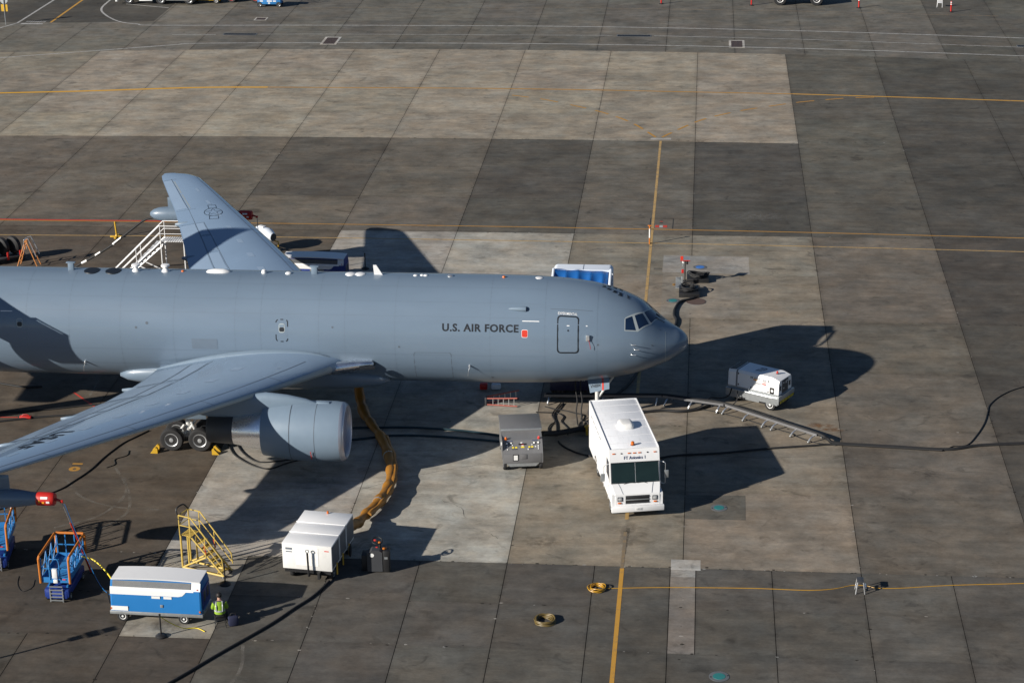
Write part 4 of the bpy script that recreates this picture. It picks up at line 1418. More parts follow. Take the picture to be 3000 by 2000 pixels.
# ------------------------------------------------------------------ white step van
van = thing('step_van', 'white box step van with orange roof beacon parked on the yellow line', 'van', (-3.56, 11.68, 0), math.atan2(-0.978, 0.2067))
HW = 1.15
def arch(cx, r, z0, n=8):
    return [(cx + r * math.cos(a), z0 + r * 0.95 * math.sin(a)) for a in np.linspace(0, PI, n)]
prof = [(0, 0.62), (0.0, 2.93), (0.06, 3.0), (5.93, 3.0), (5.99, 2.93), (6.12, 2.42), (6.40, 1.50), (6.40, 0.62)]
low = [(5.75, 0.62)] + [(2.07 + 0.47 * math.cos(a), 0.62 + 0.40 * math.sin(a)) for a in np.linspace(0, PI, 9)]
mb = MB()
mb.prism(prof + low, -HW, HW)
body = obj('body', mb, 'white_paint', van, ang=30)
mb = MB()
hood_r = []
for x, z1, w in ((6.38, 1.52, 1.12), (6.62, 1.40, 1.08), (6.90, 1.20, 1.02), (6.93, 1.10, 1.01)):
    hood_r.append([(x, -w, z1), (x, w, z1), (x, w + 0.02, 0.55), (x, -w - 0.02, 0.55)])
mb.loft(hood_r)
hood = obj('hood', mb, 'white_paint', van, ang=25)
for sy in (-1, 1):
    mb = MB()
    mb.prism([(5.72, 0.5), (5.72, 1.1), (6.0, 1.24), (6.9, 1.18), (6.93, 0.5)] + [(6.2 + 0.46 * math.cos(a), 0.5 + 0.46 * math.sin(a)) for a in np.linspace(0, PI, 9)], sy * 1.0, sy * 1.165)
    obj('fender', mb, 'white_paint', van, ang=30)
mb = MB()
mb.box((2.98, 0, 3.006), (5.7, 2.20, 0.014), bev=0.004)
roof = obj('roof', mb, 'white_roof', van)
mb = MB()
for sy in (-1, 1):
    mb.box((2.98, sy * 1.13, 3.02), (5.85, 0.05, 0.06), bev=0.012)
mb.box((0.05, 0, 3.02), (0.05, 2.2, 0.06), bev=0.012)
obj('roof_rail', mb, 'white_paint', van)
for x in np.linspace(0.75, 5.3, 6):
    mb = MB()
    mb.box((x, 0, 3.016), (0.03, 2.16, 0.008))
    obj('roof_seam', mb, 'white_paint', roof)
mb = MB()
rg = []
for z, lx, ly in ((0.0, 0.40, 0.33), (0.05, 0.42, 0.35), (0.17, 0.40, 0.335), (0.23, 0.34, 0.28), (0.25, 0.26, 0.20)):
    rg.append([(3.35 + lx * math.copysign(abs(math.cos(a)) ** 0.45, math.cos(a)), 0.05 + ly * math.copysign(abs(math.sin(a)) ** 0.45, math.sin(a)), 3.014 + z) for a in np.linspace(0, 2 * PI, 29)[:-1]])
mb.loft(rg)
ac = obj('roof_air_conditioner', mb, 'white_panel', van, ang=50)
mb = MB()
mb.lathe([(0, 0.10), (0.03, 0.10), (0.031, 0.085)], (5.55, 0, 3.012), (0, 0, 1), 14)
bc = obj('beacon', mb, 'black', van)
mb = MB()
mb.lathe([(0.03, 0.085), (0.15, 0.08), (0.18, 0.05), (0.185, 0.01)], (5.55, 0, 3.012), (0, 0, 1), 14)
obj('lens', mb, 'lamp_orange', bc)
# header, marker lamps, lettering
def frontp(y, f):
    """point on the sloping front above the hood: f=0 at windscreen foot, 1 at the roof edge"""
    z = 1.50 + (2.93 - 1.50) * f
    x = 6.40 - (z - 1.50) / (2.42 - 1.50) * 0.28 if z < 2.42 else 6.12 - (z - 2.42) / 0.51 * 0.13
    return Vector((x + 0.006, y, z))
for y, m in ((-0.95, 'lamp_orange'), (0.95, 'lamp_orange'), (-0.24, 'lamp_orange'), (0.0, 'lamp_orange'), (0.24, 'lamp_orange'), (-0.60, 'black'), (0.60, 'black')):
    mb = MB()
    p = frontp(y, 0.93)
    mb.box(p, (0.04, 0.14 if m != 'black' else 0.07, 0.05), bev=0.012)
    obj('marker_lamp', mb, m, van)
p = frontp(0, 0.79) + Vector((0.006, 0, 0))
put_text('lettering', 'FT Avionics 1', 0.15, 'text_blue', van, p, (0, 1, 0), (-0.13, 0, 0.51), width=0.98, bold=0.015)
for sy in (-1, 1):
    mb = MB()
    a, b_, c, d = frontp(sy * 0.012, 0.645), frontp(sy * 1.07, 0.635), frontp(sy * 1.09, 0.035), frontp(sy * 0.012, 0.03)
    mb.add([q + Vector((0.004, 0, 0.002)) for q in (a, b_, c, d)], [(0, 1, 2, 3)])
    ws = obj('windscreen', mb, 'windscreen', van, smooth=False)
    mb = MB()
    mb.tube([frontp(sy * 0.55, -0.01) + Vector((0.03, 0, 0)), frontp(sy * 0.30, 0.045) + Vector((0.03, 0, 0)), frontp(sy * 0.06, 0.02) + Vector((0.03, 0, 0))], 0.012, 5, False)
    obj('wiper', mb, 'black', ws)
# side doors, windows, trim
for sy in (-1, 1):
    mb = MB()
    mb.add([(5.25, sy * 1.156, 1.62), (6.05, sy * 1.156, 1.55), (5.90, sy * 1.156, 2.38), (5.25, sy * 1.156, 2.38)], [(0, 1, 2, 3)])
    obj('side_window', mb, 'glass_dark', van, smooth=False)
    for x0, x1, z0, z1 in ((5.12, 5.14, 0.66, 2.6), (0.3, 4.9, 1.28, 1.31), (0.3, 4.9, 0.80, 0.84), (0.3, 5.1, 2.80, 2.83)):
        mb = MB()
        mb.box(((x0 + x1) / 2, sy * 1.155, (z0 + z1) / 2), (x1 - x0, 0.018, z1 - z0))
        obj('side_trim', mb, 'white_panel', van)
    mb = MB()
    for x in np.linspace(0.9, 3.4, 5):
        mb.box((x, sy * 1.158, 2.52), (0.36, 0.012, 0.03))
    obj('louvre', mb, 'text_grey', van)
    # mirror on its tubular frame
    mb = MB()
    mb.tube([(5.9, sy * 1.15, 2.30), (6.08, sy * 1.34, 2.33), (6.12, sy * 1.42, 2.28), (6.12, sy * 1.42, 1.30), (6.08, sy * 1.34, 1.25), (5.95, sy * 1.15, 1.28)], 0.014, 6, False)
    mr = obj('mirror', mb, 'aluminium', van)
    mb = MB()
    mb.box((6.14, sy * 1.47, 1.75), (0.06, 0.20, 0.38), bev=0.02)
    obj('mirror_head', mb, 'galvanised', mr)
    # lamps
    mb = MB()
    mb.box((6.93, sy * 0.80, 0.98), (0.05, 0.24, 0.22), bev=0.02)
    hl = obj('headlight', mb, 'charcoal', van)
    mb = MB()
    mb.box((6.945, sy * 0.80, 0.98), (0.05, 0.18, 0.16), bev=0.03)
    obj('lens', mb, 'headlight', hl)
    mb = MB()
    mb.box((6.94, sy * 0.82, 0.79), (0.05, 0.16, 0.07), bev=0.015)
    obj('turn_signal', mb, 'lamp_orange', van)
    # wheels
    wheel(van, (2.07, sy * 0.95, 0.40), 0.40, 0.26)
    wheel(van, (6.2, sy * 1.0, 0.40), 0.40, 0.26)
mb = MB()
mb.box((6.925, 0.0, 0.93), (0.03, 1.10, 0.40), bev=0.01)
gr = obj('grille', mb, 'black', van)
for z in (1.08, 0.93, 0.78):
    mb = MB()
    mb.box((6.945, 0, z), (0.03, 1.08, 0.045), bev=0.008)
    obj('grille_bar', mb, 'galvanised' if z == 0.93 else 'charcoal', gr)
mb = MB()
mb.box((7.02, 0, 0.52), (0.16, 2.42, 0.27), bev=0.03)
bp_ = obj('bumper', mb, 'white_paint', van)
mb = MB()
mb.box((7.104, 0.05, 0.53), (0.008, 0.30, 0.13), bev=0.002)
pl_ = obj('number_plate', mb, 'gauge_white', bp_)
put_text('lettering', 'E853', 0.085, 'text_grey', bp_, (7.110, 0.05, 0.53), (0, 1, 0), (0, 0, 1), width=0.24, bold=0.01)
for sy in (-1, 1):
    mb = MB()
    mb.tube([(6.42, sy * 0.80, 1.512), (6.62, sy * 0.74, 1.412), (6.90, sy * 0.66, 1.212)], 0.008, 5, False)
    obj('hood_seam', mb, 'text_grey', van)
mb = MB()
c4 = [frontp(-1.10, 0.645), frontp(1.10, 0.645), frontp(1.115, 0.022), frontp(-1.115, 0.022)]
mb.tube([q + Vector((0.004, 0, 0)) for q in c4 + [c4[0]]], 0.016, 6, False)
obj('screen_gasket', mb, 'black', van)
mb = MB()
mb.box((-0.08, 0, 0.5), (0.16, 2.2, 0.12), bev=0.02)
obj('rear_step', mb, 'charcoal', van)
mb = MB()
mb.box((3.3, 0, 0.58), (6.3, 1.3, 0.16))
obj('chassis', mb, 'black', van)

# ------------------------------------------------------------------ ground power unit
gpu = thing('ground_power_unit', 'white wheeled ground power unit with grey tub frame and striped bumper', 'power unit', (3.675, 19.25, 0), math.atan2(-1.45, 2.55))
L2, W2 = 1.46, 0.70
mb = MB()
tr_ = []
for x, z0, z1 in ((-L2 - 0.06, 0.36, 0.74), (-L2 + 0.2, 0.30, 0.74), (L2 - 0.85, 0.30, 0.72), (L2 + 0.02, 0.34, 0.72)):
    tr_.append([(x, -W2 - 0.13, z0), (x, W2 + 0.13, z0), (x, W2 + 0.15, z1), (x, -W2 - 0.15, z1)])
mb.loft(tr_)
tub = obj('frame_tub', mb, 'galvanised', gpu, smooth=False)
mb = MB()
for sy in (-1, 1):
    mb.tube([(-L2 - 0.05, sy * (W2 + 0.16), 0.75), (L2 - 0.25, sy * (W2 + 0.16), 0.73)], 0.022, 6, False)
obj('tub_rim', mb, 'galvanised', gpu)
for x in (-0.55, 0.62):
    mb = MB()
    mb.box((x, -W2 - 0.16, 0.36), (0.34, 0.03, 0.09))
    obj('fork_pocket', mb, 'black', gpu)
mb = MB()
mb.box((0, 0, 0.80), (2 * L2 + 0.02, 2 * W2 + 0.02, 0.16))
obj('skirt', mb, 'galvanised', gpu)
def shell(x0, x1, zt0, zt1, inset):
    r_ = []
    for x, zt in ((x0, zt0), (x1, zt1)):
        r_.append([(x, -W2, 0.88), (x, W2, 0.88), (x, W2 - inset * 0.3, zt - 0.14), (x, W2 - inset, zt), (x, -W2 + inset, zt), (x, -W2 + inset * 0.3, zt - 0.14)])
    return r_
mb = MB()
mb.loft(shell(-0.92, 1.05, 1.76, 1.73, 0.10) + shell(1.05, L2, 1.73, 1.60, 0.10)[1:])
can = obj('canopy', mb, 'white_paint', gpu, ang=20)
mb = MB()
mb.loft(shell(-L2, -1.02, 1.70, 1.76, 0.10))
rad = obj('radiator_hood', mb, 'white_paint', gpu, ang=20)
mb = MB()
mb.box((-1.24, 0, 1.742), (0.36, 1.16, 0.02), rot=Euler((0, -R(7.8), 0)))
obj('grille', mb, 'black', rad)
mb = MB()
mb.loft(shell(-1.02, -0.92, 1.74, 1.74, 0.12))
obj('seal', mb, 'steel_grey', gpu)
for z in (1.0, 1.6):
    mb = MB()
    mb.box((-0.86, -W2 - 0.012, z), (0.05, 0.03, 0.10), bev=0.008)
    obj('hinge', mb, 'black', gpu)
mb = MB()
mb.box((L2 + 0.012, -0.02, 1.22), (0.02, 0.62, 0.68))
pn = obj('control_panel', mb, 'charcoal', gpu)
for y, z in ((-0.2, 1.42), (0.05, 1.44), (0.05, 1.36), (0.18, 1.44), (-0.18, 1.12)):
    mb = MB()
    mb.box((L2 + 0.026, y, z), (0.012, 0.09, 0.05))
    obj('indicator', mb, 'gauge_white', pn)
for y in (-0.52, 0.48):
    mb = MB()
    mb.box((L2 + 0.008, y, 1.20), (0.02, 0.16, 0.26), bev=0.005)
    obj('vent', mb, 'charcoal', gpu)
mb = MB()
mb.box((L2 + 0.06, 0, 0.62), (0.10, 2 * W2 + 0.30, 0.42), bev=0.02)
bm_ = obj('end_bumper', mb, 'galvanised', gpu)
for k in range(9):
    mb = MB()
    y0 = -0.74 + k * 0.168
    mb.add([(L2 + 0.113, y0, 0.43), (L2 + 0.113, y0 + 0.084, 0.43), (L2 + 0.113, y0 + 0.16, 0.58), (L2 + 0.113, y0 + 0.076, 0.58)], [(0, 1, 2, 3)])
    obj('hazard_stripe', mb, 'label_yellow', bm_, smooth=False)
mb = MB()
mb.box((L2 + 0.1105, 0, 0.505), (0.003, 1.68, 0.155))
obj('hazard_ground', mb, 'black', bm_)
for sx, yo in ((-1.0, 0.40), (1.05, 0.74)):
    for sy in (-1, 1):
        wheel(gpu, (sx, sy * yo, 0.31), 0.31, 0.20, rim='gauge_white')
mb = MB()
mb.lathe([(0, 0.07), (0.03, 0.07)], (1.0, 0.0, 1.735), (0, 0, 1), 12)
bc = obj('beacon', mb, 'black', gpu)
mb = MB()
mb.lathe([(0.02, 0.055), (0.12, 0.05), (0.15, 0.02)], (1.0, 0.0, 1.735), (0, 0, 1), 12)
obj('lens', mb, 'lamp_red', bc)
put_text('lettering', 'TLD', 0.34, 'text_grey', gpu, (0.10, 0.02, 1.768), (0.25, 1, 0), (-1, 0.1, 0), width=0.62, bold=0.03)
ys_ = -W2 + 0.0
put_text('lettering', 'TLD', 0.09, 'text_grey', gpu, (0.62, -W2 - 0.004, 1.50), (1, 0, 0), (0, 0.05, 1), width=0.21, bold=0.02)
put_text('lettering', '80651', 0.075, 'text_grey', gpu, (0.30, -W2 - 0.010, 1.28), (1, 0, 0), (0, 0.02, 1), width=0.36)
put_text('lettering', 'MOBE 20K', 0.055, 'text_grey', gpu, (0.22, -W2 - 0.004, 1.545), (1, 0, 0), (0, 0.05, 1), width=0.36, bold=0.01)
for x, z, w, h, m in ((0.10, 1.45, 0.19, 0.07, 'label_orange'), (0.62, 1.30, 0.19, 0.06, 'label_red'), (0.62, 1.40, 0.18, 0.03, 'label_red')):
    mb = MB()
    mb.box((x, -W2 - 0.008, z), (w, 0.008, h))
    obj('label_plate', mb, m, gpu)
for x in (-0.06, 0.02, 0.0):
    for z in (1.53, 0.98):
        if x == 0.0: continue
        mb = MB()
        mb.box((x - 0.08, -W2 - 0.006, z), (0.025, 0.02, 0.10))
        obj('latch', mb, 'charcoal', gpu)
mb = MB()
mb.box((1.08, -W2 - 0.006, 1.05), (0.23, 0.02, 0.32), bev=0.03)
tr_ = obj('towbar_placard', mb, 'black', gpu)
mb = MB()
mb.box((1.10, -W2 - 0.018, 1.05), (0.14, 0.008, 0.12), bev=0.02)
obj('emblem', mb, 'gauge_white', tr_)
for x, z in ((0.86, 1.52), (0.86, 0.95)):
    mb = MB()
    mb.cyl((x, -W2, z), (x, -W2 - 0.03, z), 0.03, n=10)
    obj('lock', mb, 'black', gpu)

# ------------------------------------------------------------------ grey test cart with gauge panel
gc = thing('test_cart', 'dark grey hydraulic test cart with gauge panel and two red lamps', 'test cart', (-7.98, 11.25, 0), R(8.8) - PI / 2)
# local +x points to the camera side (front), y along the width
prof = [(1.52, 0.42), (1.52, 0.92), (1.46, 0.96), (1.02, 1.40), (0.36, 1.52), (0.36, 1.60), (0.30, 1.66), (-1.45, 1.64), (-1.55, 1.55), (-1.55, 0.42)]
mb = MB()
mb.prism(prof, -0.96, 0.96)
body = obj('body', mb, 'cart_grey', gc, ang=20)
mb = MB()
mb.box((-0.6, 0, 1.675), (1.86, 2.0, 0.045), bev=0.012)
obj('lid', mb, 'steel_grey', gc)
mb = MB()
mb.box((0.33, 0, 1.66), (0.05, 1.98, 0.09), bev=0.02)
obj('lid_lip', mb, 'galvanised', gc)
mb = MB()
mb.box((1.527, -0.02, 0.67), (0.02, 1.82, 0.46), bev=0.006)
fp_ = obj('front_panel', mb, 'steel_grey', gc)
mb = MB()
mb.box((1.542, -0.35, 0.72), (0.012, 0.27, 0.33))
fr_ = obj('document_frame', mb, 'black', fp_)
mb = MB()
mb.box((1.552, -0.35, 0.72), (0.008, 0.19, 0.25))
obj('sheet', mb, 'gauge_white', fp_)
mb = MB()
mb.box((1.55, 0.02, 0.77), (0.03, 0.30, 0.24), bev=0.01)
obj('pocket', mb, 'steel_grey', fp_)
nrm = Vector((0.44, 0, 0.44)).normalized()
up_v = Vector((-0.44, 0, 0.44)).normalized()
def gpt(y, s, off=0.008):
    """point on the sloping panel; s=0 low edge, 1 high edge"""
    return Vector((1.46 - 0.44 * s, y, 0.96 + 0.44 * s)) + nrm * off
def disc(name, y, s, r, m, parent, off=0.006, h=0.02):
    mb = MB()
    mb.cyl(gpt(y, s, 0), gpt(y, s, off + h), r, n=14)
    return obj(name, mb, m, parent)
for y, s in ((-0.74, 0.74), (-0.55, 0.74), (0.55, 0.74), (0.75, 0.76)):
    g_ = disc('gauge', y, s, 0.075, 'black', gc)
    disc('dial', y, s, 0.052, 'gauge_white', g_, 0.010)
for y, s, w, h, m in ((-0.46, 0.40, 0.09, 0.07, 'label_yellow'), (-0.31, 0.40, 0.10, 0.07, 'label_yellow'), (0.0, 0.42, 0.16, 0.07, 'label_yellow'), (0.32, 0.42, 0.09, 0.07, 'label_yellow'), (0.46, 0.42, 0.10, 0.07, 'label_yellow'), (0.0, 0.66, 0.38, 0.08, 'black'), (0.0, 0.62, 0.12, 0.06, 'red'), (-0.05, 0.78, 0.09, 0.05, 'gauge_white'), (0.0, 0.54, 0.10, 0.04, 'gauge_white'), (-0.38, 0.26, 0.26, 0.04, 'charcoal'), (0.40, 0.28, 0.26, 0.04, 'charcoal'), (0.26, 0.24, 0.05, 0.07, 'gauge_white'), (0.62, 0.44, 0.06, 0.05, 'gauge_white'), (-0.6, 0.95, 0.28, 0.03, 'text_blue'), (0.6, 0.95, 0.28, 0.03, 'text_blue')):
    mb = MB()
    c = gpt(y, s, 0.006)
    mb.box(c, (h, w, 0.012), rot=Euler((0, R(45), 0)))
    obj('switch_plate', mb, m, gc)
for y, s in ((-0.73, 0.5), (-0.73, 0.25), (0.75, 0.52), (0.75, 0.4), (0.75, 0.25), (-0.48, 0.6), (0.45, 0.6)):
    disc('knob', y, s, 0.026, 'gauge_white', gc, 0.01)
for y, m in ((-0.78, 'lamp_orange'), (0.80, 'lamp_red')):
    mb = MB()
    mb.lathe([(0, 0.065), (0.09, 0.06), (0.13, 0.03), (0.135, 0.005)], (0.92, y, 1.42), (0.15, 0, 1), 14)
    obj('warning_lamp', mb, m, gc)
mb = MB()
mb.loft([[(1.50, -0.80, 0.42), (1.50, 0.80, 0.42), (1.50, 0.62, 0.24), (1.50, -0.62, 0.24)], [(1.44, -0.80, 0.42), (1.44, 0.80, 0.42), (1.44, 0.62, 0.24), (1.44, -0.62, 0.24)]])
obj('skid_plate', mb, 'galvanised', gc, smooth=False)
mb = MB()
mb.box((0, 0, 0.36), (2.9, 1.3, 0.14))
obj('chassis', mb, 'black', gc)
for sx in (1.22, -1.2):
    for sy in (-1, 1):
        wheel(gc, (sx, sy * 0.86, 0.26), 0.26, 0.18)
mb = MB()
mb.box((0.95, -0.99, 1.22), (0.10, 0.06, 0.16), bev=0.02)
obj('connector', mb, 'gauge_white', gc)
mb = MB()
mb.box((0.3, -0.975, 1.05), (2.2, 0.02, 0.9))
obj('side_panel', mb, 'cart_grey', gc)

# ------------------------------------------------------------------ white air conditioning cart
aw = thing('air_conditioning_cart', 'white box air conditioning cart on black chassis feeding the yellow duct', 'air cart', (-15.78, -0.62, 0), math.atan2(3.32, 0.40) - PI / 2)
# local x along the width, local y along the length (away from the camera)
mb = MB()
mb.box((0, 0, 1.13), (2.2, 3.34, 1.16), bev=0.02)
cab = obj('cabinet', mb, 'white_panel', aw)
for y0, y1 in ((-1.66, -0.55), (-0.53, 0.46), (0.48, 1.66)):
    mb = MB()
    mb.box((0, (y0 + y1) / 2, 1.722), (2.22, y1 - y0 - 0.01, 0.022), bev=0.006)
    obj('roof_panel', mb, 'white_paint', aw)
for y in (-0.54, 0.47):
    mb = MB()
    mb.box((0, y, 1.745), (2.22, 0.06, 0.05), bev=0.015)
    obj('roof_rib', mb, 'white_paint', aw)
for z in np.linspace(0.78, 1.58, 15):
    mb = MB()
    mb.box((0.0, -1.68, z), (1.0, 0.02, 0.022), rot=Euler((R(-25), 0, 0)))
    obj('louvre', mb, 'white_panel', aw)
for y0, y1 in ((-1.60, -0.62), (-0.48, 0.40), (0.54, 1.60)):
    mb = MB()
    mb.box((1.104, (y0 + y1) / 2, 1.15), (0.014, y1 - y0, 0.98))
    obj('side_panel', mb, 'steel_grey', aw)
for y in (-0.55, 0.47):
    mb = MB()
    mb.box((1.115, y, 1.13), (0.03, 0.09, 1.14))
    obj('side_post', mb, 'white_panel', aw)
mb = MB()
mb.box((0, 0, 0.47), (2.05, 3.3, 0.16))
obj('chassis', mb, 'black', aw)
for sx in (-0.8, 0.95):
    for sy in (-1.2, 1.2):
        wheel(aw, (sx, sy, 0.27), 0.27, 0.18, (1, 0, 0))
mb = MB()
mb.cyl((0.1, -1.85, 0.35), (0.08, -1.86, 1.45), 0.045, n=8).cyl((0.1, -1.6, 0.38), (0.1, -1.86, 0.36), 0.05, n=8)
tb = obj('tow_bar', mb, 'black', aw)
mb = MB()
mb.torus((0.08, -1.86, 1.53), (0, 1, 0), 0.07, 0.022, 16, 6)
obj('tow_eye', mb, 'galvanised', tb)
mb = MB()
mb.box((0.55, -1.78, 0.40), (0.10, 0.25, 0.30))
obj('jack_leg', mb, 'black', aw)
mb = MB()
mb.lathe([(0, 0.05), (0.10, 0.045), (0.12, 0.01)], (0.0, 1.5, 1.735), (0, 0, 1), 10)
obj('beacon', mb, 'lamp_orange', aw)
for x, z, w, h in ((-0.80, 1.50, 0.30, 0.10), (-0.80, 1.36, 0.28, 0.05)):
    mb = MB()
    mb.box((x, -1.673, z), (w, 0.008, h))
    obj('emblem', mb, 'text_grey', aw)
mb = MB()
mb.box((0.88, -1.673, 1.50), (0.2, 0.008, 0.04))
obj('label_plate', mb, 'label_red', aw)
for y in (-1.35, -0.45, 0.5):
    mb = MB()
    mb.cyl((1.22, y, 0.30), (1.22, y + 0.02, 0.85), 0.035, n=8)
    obj('hose_holder', mb, 'safety_yellow', aw)
mb = MB()
mb.torus((1.25, 0.55, 0.5), (1, 0.2, 0), 0.24, 0.04, 18, 7)
obj('coiled_lead', mb, 'hose_black', aw)

# yellow flexible duct from the cart to the aircraft belly
random.seed(3)
pts = [(-14.9, 1.0, 1.0), (-14.6, 2.4, 0.55), (-14.45, 3.6, 0.36), (-14.05, 5.0, 0.36), (-13.85, 6.6, 0.34), (-13.95, 8.4, 0.34), (-14.30, 10.3, 0.34), (-15.0, 12.6, 0.30), (-15.75, 14.3, 0.30), (-16.4, 15.8, 0.35), (-16.8, 17.0, 0.9), (-16.9, 17.3, 2.0)]
mb = MB()
mb.tube(pts, lambda t: 0.235 + 0.030 * math.sin(t * 71) + 0.028 * math.sin(t * 23 + 1) + 0.015 * math.sin(t * 137), 14, True, 12)
dct = tag(obj('air_duct', mb, 'duct_yellow', None), 'fat yellow fabric duct curving from the white cart to the belly', 'air duct')
mb = MB()
mb.tube([(p[0] + 0.22, p[1] - 0.05, p[2] + 0.08) for p in pts[2:8]], lambda t: 0.12 + 0.03 * math.sin(t * 40), 9, True, 8)
obj('side_sleeve', mb, 'duct_yellow', dct)
for k in (3, 6):
    p, q = Vector(pts[k]), Vector(pts[k + 1])
    mb = MB()
    mb.cyl(p, p + (q - p).normalized() * 0.12, 0.285, n=16)
    obj('duct_strap', mb, 'galvanised', dct)

# ------------------------------------------------------------------ walkie tug beside the white cart
tg = thing('pallet_stacker', 'charcoal upright walk-behind tug with orange handles beside the white cart', 'tug', (-13.15, -1.05, 0), R(3))
mb = MB()
mb.prism([(-0.42, 0.08), (-0.42, 0.92), (-0.20, 1.08), (0.12, 1.06), (0.24, 0.98), (0.24, 0.08)], -0.28, 0.14)
obj('cabinet', mb, 'charcoal', tg, ang=20)
mb = MB()
mb.box((0.40, -0.02, 0.55), (0.28, 0.5, 1.0), bev=0.03)
obj('battery_case', mb, 'black', tg)
mb = MB()
mb.box((-0.55, 0.15, 0.40), (0.26, 0.55, 0.75), bev=0.03)
obj('drive_unit', mb, 'black', tg)
mb = MB()
mb.tube([(0.10, 0.1, 1.02), (0.12, 0.05, 1.30), (0.0, -0.02, 1.40)], 0.05, 8)
ti = obj('tiller', mb, 'black', tg)
mb = MB()
mb.torus((0.02, 0.0, 1.42), (0.1, -0.3, 1), 0.22, 0.028, 20, 7)
obj('handle_loop', mb, 'black', ti)
for x, y, z in ((0.12, -0.06, 1.37), (0.30, -0.10, 1.10), (0.36, -0.05, 1.07), (-0.02, 0.08, 1.05), (-0.08, 0.02, 1.43)):
    mb = MB()
    mb.box((x, y, z), (0.11, 0.10, 0.08), bev=0.025)
    obj('grip', mb, 'orange_foam' if x > 0 else 'lamp_red', tg)
mb = MB()
mb.cyl((-0.20, -0.283, 0.86), (-0.20, -0.290, 0.86), 0.09, n=14)
obj('emblem', mb, 'gauge_white', tg)
for x in (-0.25, 0.25):
    wheel(tg, (x, -0.05, 0.10), 0.10, 0.10, (0, 1, 0))
mb = MB()
mb.box((0.40, -0.275, 0.72), (0.14, 0.006, 0.10))
obj('label_plate', mb, 'galvanised', tg)

